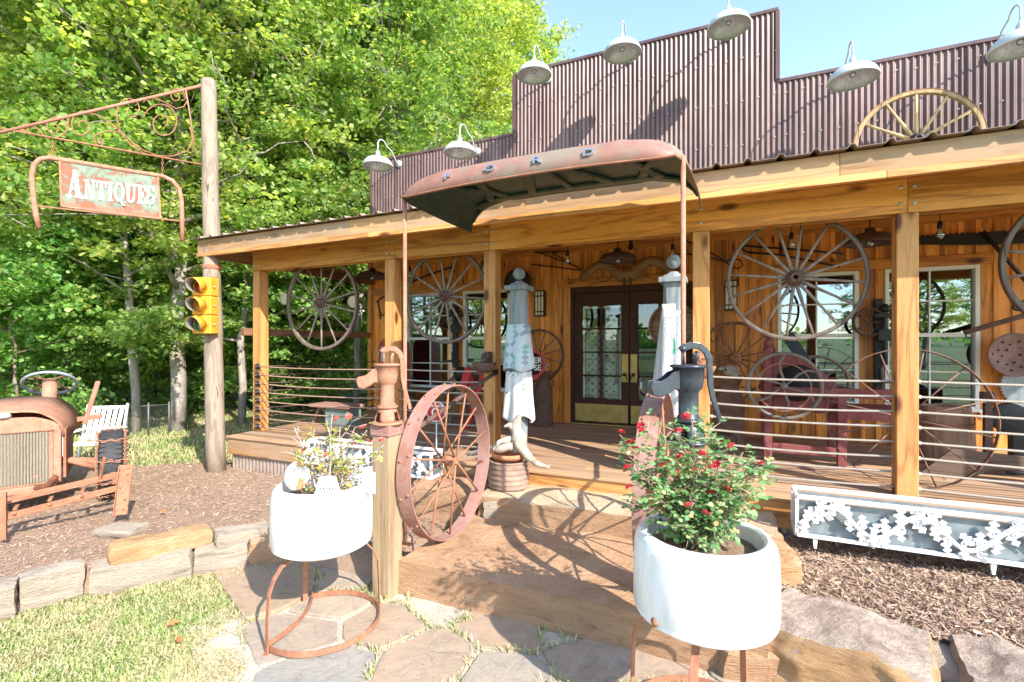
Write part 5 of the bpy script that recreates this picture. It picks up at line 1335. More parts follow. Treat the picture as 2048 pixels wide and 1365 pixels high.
for i, ch in enumerate(word):
    w_, polys = bars(ch); k = 1.35 if i == 0 else 1; m = MB(); hgt = hh*(1.12 if i == 0 else .78)
    for jj, po in enumerate(polys):
        P_ = [A_+dx*((xx+x*k)*sx)+up*(y*hgt)+nS*.014 for x, y in po]; off = nS*(.0006*jj)
        n = len(P_); m.add([p+off for p in P_]+[p+off+nS*.003 for p in P_], [tuple(range(n)), tuple(range(n, 2*n))[::-1]]+[(q, (q+1) % n, n+(q+1) % n, n+q) for q in range(n)])
    m.build('letter', M['signwhite'], bd); xx += w_*k+.1
def chain(a, b, par, o0):
    m = MB(); a = Vector(a); b = Vector(b); L = (b-a).length; n = int(L/.035); d = (b-a).normalized(); s1 = d.cross(nS).normalized()
    for i in range(n):
        c_ = a+d*(L*(i+.5)/n); w_ = s1 if i % 2 else nS; m.tube([c_+d*.022*math.cos(q)+w_*.011*math.sin(q)-o0 for q in np.linspace(0, 6.283, 11)[:-1]], .0045, 5, closed=True)
    m.build('chain', M['rust'], par)
chain(pl(105, 281), pl(106, 314), hs_, o2); chain(pl(325, 318), pl(325, 352), hs_, o2)

# ================================================================== OLD TRACTOR
XF = Vector((.88, -.475, 0)).normalized(); YL = Vector((.475, .88, 0)).normalized(); TR = Vector((-6.37, 2.29, .2)); yawT = math.atan2(XF.y, XF.x)
tr = thing('old_tractor', 'rusty antique tractor with a steering wheel and chained tyre on the mulch', 'tractor', TR, yawT)
def loc(p): d = Vector(p)-TR; return Vector((d.dot(XF), d.dot(YL), d.z))
m = MB(); m.bb(-.05, .0, -.33, .33, .27, .84); core = m.build('radiator', M['rust_orange'], tr, bevel=.01)
t = NT('radiator_core'); v = t.coord('Object'); wv = t.n('ShaderNodeTexWave', wave_type='BANDS', bands_direction='Y'); t.l(v, wv.inputs[0]); wv.inputs['Scale'].default_value = 14; wv.inputs['Distortion'].default_value = 1.5
c = t.mix(t.noise(v, 30, 5, .7), (.38, .35, .27), (.17, .15, .11)); c = t.mix(t.ramp(wv.outputs['Fac'], [(.35, (0, 0, 0)), (.5, (1, 1, 1))]), (.16, .12, .09), c)
t.fin(c, .8, .2, wv.outputs['Fac'], .6, .01)
m = MB()
for y in np.arange(-.29, .295, .021): m.bb(.004, .014, y-.005, y+.005, .30, .80)
m.bb(-.002, .003, -.30, .30, .29, .81); m.build('core', t.m, core)
m = MB(); N = 26; vs = []; fs = []       # arched hood and radiator shell
def arch(x, hw, zb, zt_, n=N):
    out = []
    for i in range(n+1):
        u = i/n*2-1; out.append((x, u*hw if abs(u) < .72 else (1 if u > 0 else -1)*hw*(.72+.28*math.sin((abs(u)-.72)/.28*math.pi/2)), zt_-(zt_-zb)*(max(0, abs(u)-.0)**(4.4))))
    return out
secs_ = [arch(-.02, .40, .74, 1.0), arch(-.04, .41, .73, 1.015), arch(-.5, .44, .70, 1.05), arch(-1.2, .45, .68, 1.07)]
for s_ in secs_: vs += s_
for j in range(3):
    for i in range(N): a = j*(N+1)+i; fs.append((a, a+1, a+N+2, a+N+1))
m.add(vs, fs, True); o = m.build('hood', M['rust_orange'], tr); s_ = o.modifiers.new('thick', 'SOLIDIFY'); s_.thickness = .008
m = MB(); A1 = arch(0, .385, .80, .95); m.prism([(p[1], p[2]) for p in A1], Matrix(((0, 0, 1, -.0), (1, 0, 0, 0), (0, 1, 0, 0), (0, 0, 0, 1))), .05); m.bb(-.022, .022, .33, .39, .27, .815); m.bb(-.022, .022, -.39, -.33, .27, .815); m.bb(-.025, .025, -.36, .36, .20, .27); m.build('radiator_shell', M['rust_orange'], tr, bevel=.012)
m = MB(); m.bb(-.75, -.06, .395, .42, .30, .80); m.build('side_panel', M['rust'], tr, bevel=.006)
m = MB(); m.bb(-.75, -.06, -.42, -.395, .30, .80); m.build('side_panel', M['rust'], tr, bevel=.006)
m = MB(); m.lathe([(.0001, .05), (.04, .045), (.055, .02), (.055, 0), (.0001, 0)], (-.0, -.02, .955), 20); m.build('filler_cap', M['galv'], tr)
m = MB(); m.bb(-1.3, -.05, -.28, .28, .28, .62); m.bb(-1.9, -1.2, -.18, .18, .22, .9); m.bb(-1.5, .05, .22, .30, .2, .28); m.bb(-1.5, .05, -.30, -.22, .2, .28); m.build('engine_block', M['rust'], tr, bevel=.02)
sw = loc(atD(100, 767, 5.75)); m = MB(); m.tube([sw+Vector((.12, 0, -.36)), sw+Vector((.01, 0, -.02))], [.075, .065], 14); m.build('steering_column', M['rust_orange'], tr)
tilt_ = Matrix.Rotation(R(-36), 3, 'Y'); m = MB(); m.tube([sw+tilt_ @ Vector((.235*math.cos(a), .235*math.sin(a), 0)) for a in np.linspace(0, 6.283, 49)[:-1]], .017, 8, closed=True); o = m.build('steering_wheel', plain('grey_wheel_rim', (.24, .27, .30), .5), tr)
m = MB()
for k in range(4):
    a = math.pi/4+k*math.pi/2; m.tube([sw+tilt_ @ Vector((.04*math.cos(a), .04*math.sin(a), .03)), sw+tilt_ @ Vector((.15*math.cos(a), .15*math.sin(a), .015)), sw+tilt_ @ Vector((.23*math.cos(a), .23*math.sin(a), 0))], .012, 6)
m.lathe([(.0001, .06), (.06, .05), (.07, .02), (.07, -.02)], sw, 18); m.build('spoke', M['rust_orange'], o)
m = MB(); m.bar((-.95, .50, .72), (-1.05, .62, 1.22), .05, .03); m.bar((-1.0, .42, .78), (-1.0, .66, .80), .1, .05); m.build('lever', M['rust_orange'], tr, bevel=.006)
def tyre(c, R_, wd, par, chains=True):
    m = MB(); c = Vector(c); h = wd/2
    RY = Matrix.Rotation(R(90), 3, 'X')
    m.lathe([(R_*.58, -h*.7), (R_*.7, -h), (R_*.9, -h), (R_*.985, -h*.72), (R_, -h*.3), (R_, h*.3), (R_*.985, h*.72), (R_*.9, h), (R_*.7, h), (R_*.58, h*.7)], c, 56, RY, closed=True)
    for k in range(44):
        a = 2*math.pi*k/44
        for s_ in (-1, 1):
            p = c+Vector((R_*math.cos(a+.03*s_)*1.0, s_*h*.62, R_*math.sin(a+.03*s_))); m.box(p, (.014, h*.5, .028), Matrix.Rotation(-a, 3, 'Y'))
    for yy in (-.03, 0, .03): pass
    w_ = m.build('wheel', M['black_rubber'], par)
    m = MB(); m.lathe([(R_*.2, -.02), (R_*.57, -h*.6), (R_*.59, -h*.72), (R_*.59, h*.72), (R_*.57, h*.6), (R_*.2, .03), (.0001, .03)], c, 36, RY); m.cyl(c-Vector((0, .09, 0)), c+Vector((0, .09, 0)), .05); m.build('rim', M['rust_orange'], w_)
    if chains:
        m = MB()
        for k in range(10):
            a = 2*math.pi*k/10+.2; d = Vector((math.cos(a), 0, math.sin(a))); tv = Vector((-math.sin(a), 0, math.cos(a)))
            for i in range(9):
                y = -h*1.15+h*2.3*i/8; p = c+d*(R_+.012-(.03 if abs(y) > h*.95 else 0))+Vector((0, y, 0))+tv*.01*math.sin(i*2)
                w1 = (d if i % 2 else tv)*.011
                m.tube([p+Vector((0, .019*math.cos(q), 0))+w1*math.sin(q) for q in np.linspace(0, 6.283, 9)[:-1]], .005, 5, closed=True)
        for s_ in (-1, 1):
            N2 = 90
            for i in range(N2):
                a = 2*math.pi*i/N2; d = Vector((math.cos(a), 0, math.sin(a))); tv = Vector((-math.sin(a), 0, math.cos(a))); p = c+d*(R_*.93)+Vector((0, s_*(h+.012), 0)); w1 = (d if i % 2 else Vector((0, 1, 0)))*.010
                m.tube([p+tv*.017*math.cos(q)+w1*math.sin(q) for q in np.linspace(0, 6.283, 8)[:-1]], .0045, 4, closed=True)
        m.build('tyre_chain', M['rust_orange'], w_)
tc_ = loc(atD(224, 928, 5.42)); tyre((tc_.x, tc_.y, .355), .365, .21, tr); tyre((tc_.x, -tc_.y, .355), .365, .21, tr, False)
m = MB(); m.tube([(tc_.x, -tc_.y+.1, .38), (tc_.x, -.4, .42), (tc_.x, .4, .42), (tc_.x, tc_.y-.1, .38)], .045, 10); m.tube([(tc_.x+.1, tc_.y-.12, .33), (tc_.x+.12, .3, .50), (.0, .2, .34)], .028, 8); m.build('axle', M['rust_orange'], tr)
m = MB(); f1 = loc(atD(236, 1010, 4.72)); f0 = loc(atD(-30, 1066, 4.05)); f0.z = .17; f1.z = .26
m.bar(f0, f1, .05, .022); m.bar(f0+Vector((.02, 0, .022)), f1+Vector((.02, 0, .022)), .008, .05); m.bar(f0+Vector((-.12, 0, .11)), f1+Vector((-.12, 0, .10)), .04, .02); m.bar(f0+Vector((-.14, 0, .13)), f1+Vector((-.14, 0, .12)), .008, .045)
for u_ in (.2, .45, .7): q_ = f0.lerp(f1, u_); m.box(q_+Vector((-.06, 0, .06)), (.14, .03, .02)); m.ball(q_+Vector((.03, 0, .03)), .016, 8); m.tube([(0, .2, .24), (.1, .3, .27), (.12, .36, .36)], .03, 8)
m.bar(f1+Vector((-.12, -.15, .05)), f1+Vector((-.02, -.1, .32)), .02, .03); m.bar(f1+Vector((-.3, -.05, .1)), f1+Vector((0, -.02, .08)), .04, .03); m.build('front_bar', M['rust'], tr, bevel=.006)
m = MB(); u0 = loc(atD(240, 1058, 4.55)); u1 = loc(atD(252, 930, 4.72)); d_ = (u1-u0)
u0.z = .07
for k_ in (-1, 1): m.bar(u0+Vector((0, .045*k_, 0)), u1+Vector((0, .045*k_, 0)), .012, .09, (0, 1, 0)) if False else m.bar(u0+Vector((.03, .05*k_, 0)), u1+Vector((.03, .05*k_, 0)), .06, .008, (0, 1, 0))
m.bar(u0, u1, .008, .1, (0, 1, 0))
for q_ in (.1, .3, .55, .8, .93): m.ball(u0.lerp(u1, q_)+Vector((.008, .02*(-1)**int(q_*20), 0)), .012, 8)
m.build('channel_upright', M['rust'], tr, bevel=.003)
m = MB(); v0 = loc(atD(6, 1062, 4.1)); m.bar((v0.x, v0.y, .02), (v0.x, v0.y, .42), .02, .05, (0, 1, 0)); m.bar((v0.x+.02, v0.y+.02, .02), (v0.x+.02, v0.y+.02, .42), .045, .008, (0, 1, 0)); m.build('channel_upright', M['rust'], tr, bevel=.003)

# white slatted garden chair behind the tractor
cp = atG(188, 905, .05); cp = atD(190, 905, 7.6); cp.z = .0
ch = thing('slatted_chair', 'peeling white slatted garden chair behind the chained tyre', 'chair', cp, R(38)); ch.scale = (.86,)*3; wm_ = M['white_old']
for k in range(6):
    m = MB(); x = -.225+.09*k; m.bar((x, .18, .42), (x*1.05, .42, 1.02-.02*abs(k-2.5)), .065, .018, (0, -1, .4)); m.build('back_slat', wm_, ch, bevel=.003)
m = MB(); m.bar((-.3, .40, .99), (.3, .40, .99), .02, .05); m.bar((-.3, .26, .62), (.3, .26, .62), .02, .05); m.build('back_rail', wm_, ch, bevel=.003)
for k in range(5): m = MB(); y = -.28+.11*k; m.bb(-.29, .29, y-.045, y+.045, .40-.01*k, .42-.01*k); m.build('seat_slat', wm_, ch, bevel=.003)
for sx_ in (-.32, .32):
    m = MB(); m.bb(sx_-.025, sx_+.025, -.34, -.26, 0, .6); m.build('leg', wm_, ch, bevel=.004)
    m = MB(); m.bar((sx_, .1, 0), (sx_, .43, 1.05), .03, .05, (0, 1, 0)); m.build('leg', wm_, ch, bevel=.004)
    m = MB(); m.bb(sx_-.05, sx_+.05, -.38, .3, .6, .625); m.build('arm', wm_, ch, bevel=.004)
    m = MB(); m.bb(sx_-.02, sx_+.02, -.3, .3, .34, .40); m.build('side_rail', wm_, ch, bevel=.004)
# chain-link fence at the edge of the woods
fa, fb = atG(255, 872, 0), atG(345, 876, 0); d = (fb-fa); 
fa = atG(254, 876, 0); fb = atG(338, 868, 0); d = fb-fa
fn = thing('chain_link_fence', 'low chain-link fence at the edge of the woods between the two slim trunks', 'fence', fa)
m = MB(); L = d.length; u = d.normalized(); H_ = .62; stp = .06
k = -int(H_/stp)
while k*stp < L:
    for s_ in (0, 1):
        x0_, x1_ = k*stp, k*stp+H_; z0_, z1_ = (0, H_) if s_ == 0 else (H_, 0)
        a_, b_ = max(0, x0_), min(L, x1_)
        if b_ > a_:
            za = z0_+(z1_-z0_)*(a_-x0_)/H_; zb = z0_+(z1_-z0_)*(b_-x0_)/H_; m.tube([u*a_+Vector((0, 0, za)), u*b_+Vector((0, 0, zb))], .002, 3, caps=False)
    k += 1
fgal = plain('dull_fence_wire', (.16, .17, .16), .6, .4)
m.build('mesh', fgal, fn)
for q in (0, L/2, L): m = MB(); m.cyl(u*q, u*q+Vector((0, 0, .68)), .016); m.build('fence_post', fgal, fn)
m = MB(); m.cyl(Vector((0, 0, .62)), u*L+Vector((0, 0, .62)), .007); m.build('top_rail', fgal, fn)
# ================================================================== THINGS ON THE PORCH
def simple(name, label, cat, mb, mat, loc, rz=0, bevel=0, group=None):
    o = mb.build(name, mat, bevel=bevel); o.location = loc; o.rotation_euler = (0, 0, rz); return tag(o, label, cat, group)
M['cream'] = plain('cream_glass', (.72, .66, .50), .3, 0, .1, 20)
for (x, y, lb) in ((1083, 608, 'left'), (1462, 592, 'right')):
    t_ = thing('wall_lantern', 'cream and black mission-style wall lantern %s of the double doors' % lb, 'wall lamp', at(x, y, YW-.03), group='wall lanterns beside the doors')
    m = MB(); m.bb(-.07, .07, -.1, -.01, -.2, .2); m.build('glass', M['cream'], t_)
    m = MB()
    for z in (-.205, -.14, .12, .205): m.bb(-.082, .082, -.112, -.0, z-.009, z+.009)
    for xx in (-.078, -.026, .026, .078): m.bb(xx-.006, xx+.006, -.11, -.098, -.2, .2)
    for xx in (-.078, .078): m.bb(xx-.006, xx+.006, -.095, 0, -.2, .2)
    m.build('frame', M['iron'], t_)
for (x, y, lb) in ((1135, 512, 'left of the ox yoke'), (1345, 500, 'above the lace-hung grey post'), (1583, 478, 'seen through the top of the largest hanging wagon wheel'), (1880, 457, 'right of the tall porch post at the right'), (820, 543, 'beside the left awning rod'), (966, 532, 'just left of the post with the dark bowl')):
    p = at(x, y, 5.7); t_ = thing('hanging_bulb', 'clear string light bulb '+lb, 'light bulb', p, group='string light bulbs under the porch roof')
    m = MB(); m.lathe([(.0001, -.1), (.02, -.095), (.032, -.07), (.03, -.045), (.018, -.015), (.016, 0)], n=16); m.build('bulb', M['bulbglass'], t_)
    m = MB(); m.lathe([(.02, -.005), (.022, .03), (.018, .06), (.006, .07), (.005, .07)], n=14); m.tube([(0, 0, .06), (0, 0, z_f(5.7)-.17-p.z)], .004, 5); m.build('socket', M['iron'], t_)
for (x, y, lb) in ((745, 556, 'over the left end of the porch'), (1236, 522, 'in front of the doors above the ox yoke'), (1740, 487, 'right of the big hanging wagon wheel')):
    p = at(x, y, 6.3); t_ = thing('barn_pendant', 'dark round barn pendant lamp hanging '+lb, 'pendant lamp', p, group='dark pendant lamps under the porch roof')
    m = MB(); m.lathe([(.24, -.01), (.245, 0), (.235, .02), (.20, .075), (.12, .10), (.05, .115), (.045, .16), (.0001, .165)], n=36); o = m.build('shade', M['rust_dark'], t_); s_ = o.modifiers.new('thick', 'SOLIDIFY'); s_.thickness = .004
    m = MB(); m.ball((0, 0, -.0), .042); m.build('bulb', M['bulbglass'], t_)
    m = MB(); m.tube([(0, 0, .16), (0, 0, z_f(6.3)-.1-p.z)], .007, 6); m.build('stem', M['iron'], t_)
# ox yoke
a = at(1172, 562, 7.55); b = at(1350, 520, 7.55); L = b.x-a.x; t_ = thing('ox_yoke', 'carved wooden ox yoke hung above the dark double doors', 'ox yoke', ((a.x+b.x)/2, 7.52, (a.z+b.z)/2))
m = MB(); pts = []; rr = []
for i in range(33):
    u = i/32; x = (u-.5)*1.5; z = .10*math.cos(4*math.pi*u+.3)*(-1)+.02; pts.append((x, 0, z)); rr.append(.08+.035*math.exp(-((u-.5)/.12)**2)-.02*abs(u-.5)*2)
m.tube(pts, rr, 12); m.build('beam', M['oldwood_x'] if False else wood('yoke_wood', (.33, .20, .09), (.26, .14, .055), (.12, .06, .025), 'x', .7, knots=False), t_)
m = MB()
for xx in (-.38, .38): m = MB(); m.tube([(xx-.12, .0, .0), (xx-.1, -.0, -.11), (xx, 0, -.16), (xx+.1, 0, -.11), (xx+.12, 0, .0)], .006, 6); m.build('bow', M['iron'], t_)
m = MB()
m.tube([(0, -.08, -.08), (.05, -.09, -.14), (.05, -.09, -.22), (0, -.09, -.26), (-.05, -.09, -.22), (-.05, -.09, -.14), (0, -.08, -.08)], .012, 8); m.build('ring', M['iron'], t_)
m = MB(); m.box((0, 0, .02), (.05, .04, .14)); m.tube([(.0, 0, .08), (0, 0, .3)], .006, 6); m.tube([(.03*math.cos(q), -.03, -.03+.03*math.sin(q)) for q in np.linspace(0, 6.28, 12)[:-1]], .012, 6, closed=True)
simple('pulley', 'small dark iron pulley block hanging over the right half of the ox yoke', 'pulley', m, M['iron'], at(1262, 492, 7.3), bevel=.006)
def tool(name, label, cat, segs, r_, mat, Y, flat_=None, group=None):
    m = MB(); o0 = at(*segs[0][0], Y)
    for s_ in segs: m.tube([at(x, y, Y)-o0 for x, y in s_], r_, 7)
    return simple(name, label, cat, m, mat, o0, group=group)
tool('pitchfork', 'black long-tined fork hung on the wall between the left grey post and the yoke', 'pitchfork', [[(1163, 540), (1148, 531), (1110, 518), (1072, 503)], [(1150, 533), (1105, 506), (1130, 503), (1068, 506)], [(1160, 541), (1120, 536), (1062, 529)]], .010, M['iron'], 7.6)
tool('iron_tongs', 'black iron rods ending in a ring on the wall right of the doors', 'tongs', [[(1355, 508), (1400, 510), (1450, 524)], [(1365, 478), (1420, 505), (1452, 524)], [(1452, 524), (1462, 518), (1480, 520), (1486, 531), (1476, 538), (1462, 534), (1452, 524)]], .011, M['iron'], 7.6)
tool('iron_bar_tool', 'pair of dark iron bars on the wall behind the top of the large hanging wheel', 'iron tool', [[(1490, 492), (1530, 495), (1600, 500), (1686, 508)], [(1495, 505), (1560, 510), (1620, 522), (1680, 534)], [(1490, 490), (1484, 498), (1495, 506)]], .015, M['iron'], 7.58)
tool('bent_iron_bar', 'dark bent iron bar on the left wall behind the hanging wheel beside the awning rod', 'iron tool', [[(806, 572), (850, 553), (905, 534)], [(905, 534), (908, 545)]], .018, M['iron'], 7.58)
tool('iron_bracket', 'black hooked iron bracket on the left corner of the wall', 'iron tool', [[(753, 604), (770, 592)], [(755, 602), (762, 632), (768, 630)]], .016, M['iron'], 7.6)
tool('iron_crowbar', 'dark slanting iron bar crossing the long saw at the right edge', 'iron tool', [[(1966, 463), (2010, 515), (2060, 572)]], .022, M['iron'], 7.54)
# two-man saw
m = MB(); A_ = at(1828, 473, 7.6); up_ = []; n = 64; L = 1.75
pts = [(L*i/n, .0+(.016 if i % 2 else -.002)) for i in range(n+1)]+[(L*(1-i/12), -.10-.05*math.sin(math.pi*i/12)) for i in range(13)]
m.prism(pts, Matrix.Rotation(R(90), 4, 'X'), .004); o = simple('crosscut_saw', 'long black toothed crosscut saw hung on the wall above the rightmost window', 'saw', m, M['iron'], A_); o.rotation_euler = (0, R(1.5), 0)
# flat round things on the wall
disc('stove_lid', 'dark round iron lid on the wall behind the top of the left grey post', at(1036, 566, 7.6), .24, M['iron'], (R(90), 0, 0))
disc('wooden_tub_lid', 'large round wooden tub bottom leaning on the right-hand door behind the lace', at(1345, 652, 7.45), .33, M['oldwood_x'], (R(84), 0, 0))
m = MB(); m.lathe([(.315, -.06), (.34, -.06), (.34, .0), (.315, .0)], n=40, closed=True, smooth=False); o = simple('iron_hoop', 'thin dark hoop leaning round the wooden tub bottom by the doors', 'hoop', m, M['oldwood_x'], at(1345, 652, 7.38)); o.rotation_euler = (R(84), 0, 0)
# tractor seat pan on the right wall
t_ = thing('pierced_pan', 'round pierced iron tractor seat hung on the wall at the right edge', 'iron seat', at(2026, 710, 7.5)); m = MB()
m.lathe([(.0001, -.0), (.1, .004), (.19, .025), (.235, .065), (.25, .07), (.252, .062), (.238, .055), (.19, .012), (.0001, -.012)], n=44, rot=Matrix.Rotation(R(90), 3, 'X')); m.build('pan', rust('seat_rust', (.12, .06, .05), (.22, .13, .115), (.30, .21, .19), 5), t_)
m = MB()
for k in range(18):
    a = k*2.4; q = .06+.14*(k/18)**.7; m.lathe([(.0001, 0), (.013, 0), (.013, .004)], (q*math.cos(a), -(.004 if q < .1 else .004+(q-.1)*.26), q*math.sin(a)), 10, Matrix.Rotation(R(90), 3, 'X'))
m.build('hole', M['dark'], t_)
m = MB(); n = 40; m.prism([((.27 if i % 2 else .245)*math.cos(2*math.pi*i/(2*n)), (.27 if i % 2 else .245)*math.sin(2*math.pi*i/(2*n))) for i in range(2*n)], Matrix.Rotation(R(90), 4, 'X'), .004); simple('saw_blade', 'grey circular saw blade on the wall under the iron seat', 'saw blade', m, M['galv_blue'], at(2060, 772, 7.58))
t_ = thing('singletree', 'long dark iron-bound wooden bar with rings on the right wall', 'harness bar', at(1990, 648, 7.4)); m = MB()
o0 = at(1990, 648, 7.4); m.bar(at(1928, 666, 7.4)-o0, at(2075, 624, 7.4)-o0, .04, .055); m.build('bar', M['rust_dark'], t_, bevel=.008)
m = MB(); c_ = at(1938, 672, 7.36)-o0; m.tube([c_+Vector((.03*math.cos(q), 0, .03*math.sin(q))) for q in np.linspace(0, 6.28, 14)[:-1]], .007, 6, closed=True); m.build('ring', M['iron'], t_); m = MB(); c_ = at(2036, 614, 7.4)-o0; m.tube([c_+Vector((.04*math.cos(q), 0, .04*math.sin(q))) for q in np.linspace(0, 6.28, 14)[:-1]], .014, 6, closed=True); m.build('ring', M['iron'], t_)

# milk cans with skulls
def milkcan(p, h, r_, label, mat):
    t_ = thing('milk_can', label, 'milk can', p, group='tall rusty milk cans on the porch'); m = MB()
    m.lathe([(.0001, 0), (r_*1.0, 0), (r_*1.02, .02), (r_, .03), (r_, h*.62), (r_*1.02, h*.63), (r_, h*.64), (r_*.92, h*.70), (r_*.66, h*.80), (r_*.62, h*.84), (r_*.64, h*.88), (r_*.82, h*.96), (r_*.84, h), (.0001, h*.99)], n=36); m.build('body', mat, t_)
    for s_ in (-1, 1): m = MB(); m.tube([(s_*r_*.66, 0, h*.86), (s_*r_*1.1, 0, h*.84), (s_*r_*1.15, 0, h*.74), (s_*r_*.93, 0, h*.69)], .009, 6); m.build('handle', mat, t_)
def skull(p, rz, label, s_=1.0):
    t_ = thing('cow_skull', label, 'skull', p, rz, group='bleached cow skulls on the milk cans'); m = MB(); rg = random.Random(4)
    S_ = [(-.0, 0, .10, .085), (0, -.06, .10, .09), (0, -.12, .085, .075), (0, -.2, .06, .05), (0, -.28, .04, .042), (0, -.34, .03, .032)]
    P_ = [Vector(q[:3])*s_ for q in S_]; m.tube(P_, [q[3]*s_ for q in S_], 12)
    for k in (-1, 1):
        m.tube([Vector((.06*k, 0, .13))*s_, Vector((.12*k, .0, .135))*s_, Vector((.15*k, .0, .12))*s_], [.035*s_, .028*s_, .018*s_], 8)
        m.tube([Vector((.075*k, -.08, .12))*s_+Vector((.012*k*math.cos(q), .03*math.sin(q), .03*math.cos(q)))*s_ for q in np.linspace(0, 6.28, 10)[:-1]], .014*s_, 6, closed=True)
    m.build('bone', M['bone'], t_); m = MB()
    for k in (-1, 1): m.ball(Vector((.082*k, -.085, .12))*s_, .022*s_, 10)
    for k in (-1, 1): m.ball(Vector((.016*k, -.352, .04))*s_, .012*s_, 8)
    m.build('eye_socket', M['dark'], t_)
p = at(1086, 850, 7.25); p.z = PZ; milkcan(p, .86, .155, 'dark milk can carrying a cow skull left of the doors', M['rust_dark']); skull(p+Vector((0, -.02, .86)), R(-8), 'bleached cow skull resting on the milk can left of the doors', .8)
p = at(1458, 850, 6.9); p.z = PZ; milkcan(p, .86, .19, 'wide rusty milk can carrying a cow skull behind the right cables', rust('can_rust', (.10, .05, .035), (.22, .12, .08), (.32, .22, .17), 6)); skull(p+Vector((0, -.04, .86)), R(25), 'bleached cow skull resting on the rusty milk can behind the right cables', .85)
rock('rusty_lump', 'small dark iron lump on the deck in front of the right milk can', 'iron scrap', at(1450, 868, 6.4)+Vector((0, 0, -.08)), (.2, .15, .16), .3, M['rust_dark'], .03, 7, 71)

# red fanning mill with hand wheels
FX = at(1535, 800, 6.1).x; FX2 = at(1685, 800, 6.0).x
fm_ = thing('fanning_mill', 'crimson wooden seed-cleaning mill with a big grey hand wheel behind the cables', 'farm machine', (FX, 6.05, PZ)); W_ = FX2-FX
m = MB(); m.bb(-.04, .04, -.04, .04, 0, 1.22); m.ball((0, 0, 1.29), .045); m.ball((0, 0, 1.22), .05); m.build('leg', M['redpaint'], fm_, bevel=.006)
m = MB(); m.bb(W_-.04, W_+.04, -.04, .04, 0, .78); m.build('leg', M['redpaint'], fm_, bevel=.006)
for xx in (0, W_):
    m = MB(); m.bb(xx-.04, xx+.04, .5, .58, 0, .9); m.build('leg', M['redpaint'], fm_, bevel=.006)
m = MB(); m.bb(.041, W_-.041, -.03, .03, .10, .20); m.bb(.041, W_+.5, -.035, .035, .72, .82); m.bb(W_+.041, W_+.6, -.03, .5, .50, .62); m.bb(.0, W_, .5, .56, .72, .82); m.build('rail', M['redpaint'], fm_, bevel=.006)
m = MB(); pts = [(.05, .55), (W_-.1, .55), (W_-.05, .75), (W_-.12, .95), (W_-.28, 1.1), (W_-.5, 1.16), (.3, 1.17), (.05, 1.2)]
m.prism(pts, Matrix.Translation((0, .28, 0)) @ Matrix.Rotation(R(90), 4, 'X'), .44); m.build('body', M['redpaint'], fm_, bevel=.01)
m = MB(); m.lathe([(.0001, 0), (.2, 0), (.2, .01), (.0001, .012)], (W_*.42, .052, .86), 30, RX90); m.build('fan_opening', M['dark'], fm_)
def handwheel(label, c, R_, wd, mat, spokes, par=None, rz=0, tilt=0):
    t_ = thing('flywheel', label, 'wheel', (c[0], c[1], c[2]-R_), rot=(tilt, 0, rz)); C_ = (0, 0, R_)
    m = MB(); m.lathe([(R_-.035, -.02), (R_, -.025), (R_, -.008), (R_-.012, 0), (R_, .008), (R_, .025), (R_-.035, .02)], C_, 56, RX90, closed=True); m.build('rim', mat, t_)
    for k in range(spokes):
        a = 2*math.pi*k/spokes+.4; pts = [(q*R_*math.cos(a+.35*math.sin(q*3.1)), 0, R_+q*R_*math.sin(a+.35*math.sin(q*3.1))) for q in (.05, .25, .5, .75, .96)]; m = MB(); m.tube(pts, .014, 7); m.build('spoke', mat, t_)
    m = MB(); m.cyl((0, -.05, R_), (0, .05, R_), .035); m.build('hub', mat, t_)
greyiron = plain('grey_cast_iron', (.20, .165, .135), .65, .2, .3, 10)
c = at(1568, 772, 5.9); handwheel('large grey S-spoked hand wheel on the crimson mill', c, .36, .05, greyiron, 6)
c = at(1640, 772, 6.4); handwheel('partly hidden grey wheel behind the right side of the crimson mill', (c.x, 6.68, c.z), .34, .05, greyiron, 5)
m = MB(); c = at(1565, 775, 5.82); m.tube([(.25*math.cos(q), 0, .25*math.sin(q)) for q in np.linspace(0, 6.28, 50)[:-1]], .007, 6, closed=True); simple('iron_ring', 'thin pale iron ring hung in front of the grey hand wheel', 'ring', m, M['rust'], c+Vector((.01, 0, .0)))
m = MB(); m.bar((0, 0, 0), (-.16, .04, .30), .12, .03, (0, -1, 0)); simple('leaning_board', 'narrow black board leaning on top of the crimson mill', 'board', m, M['iron'], at(1608, 722, 6.3), bevel=.005)
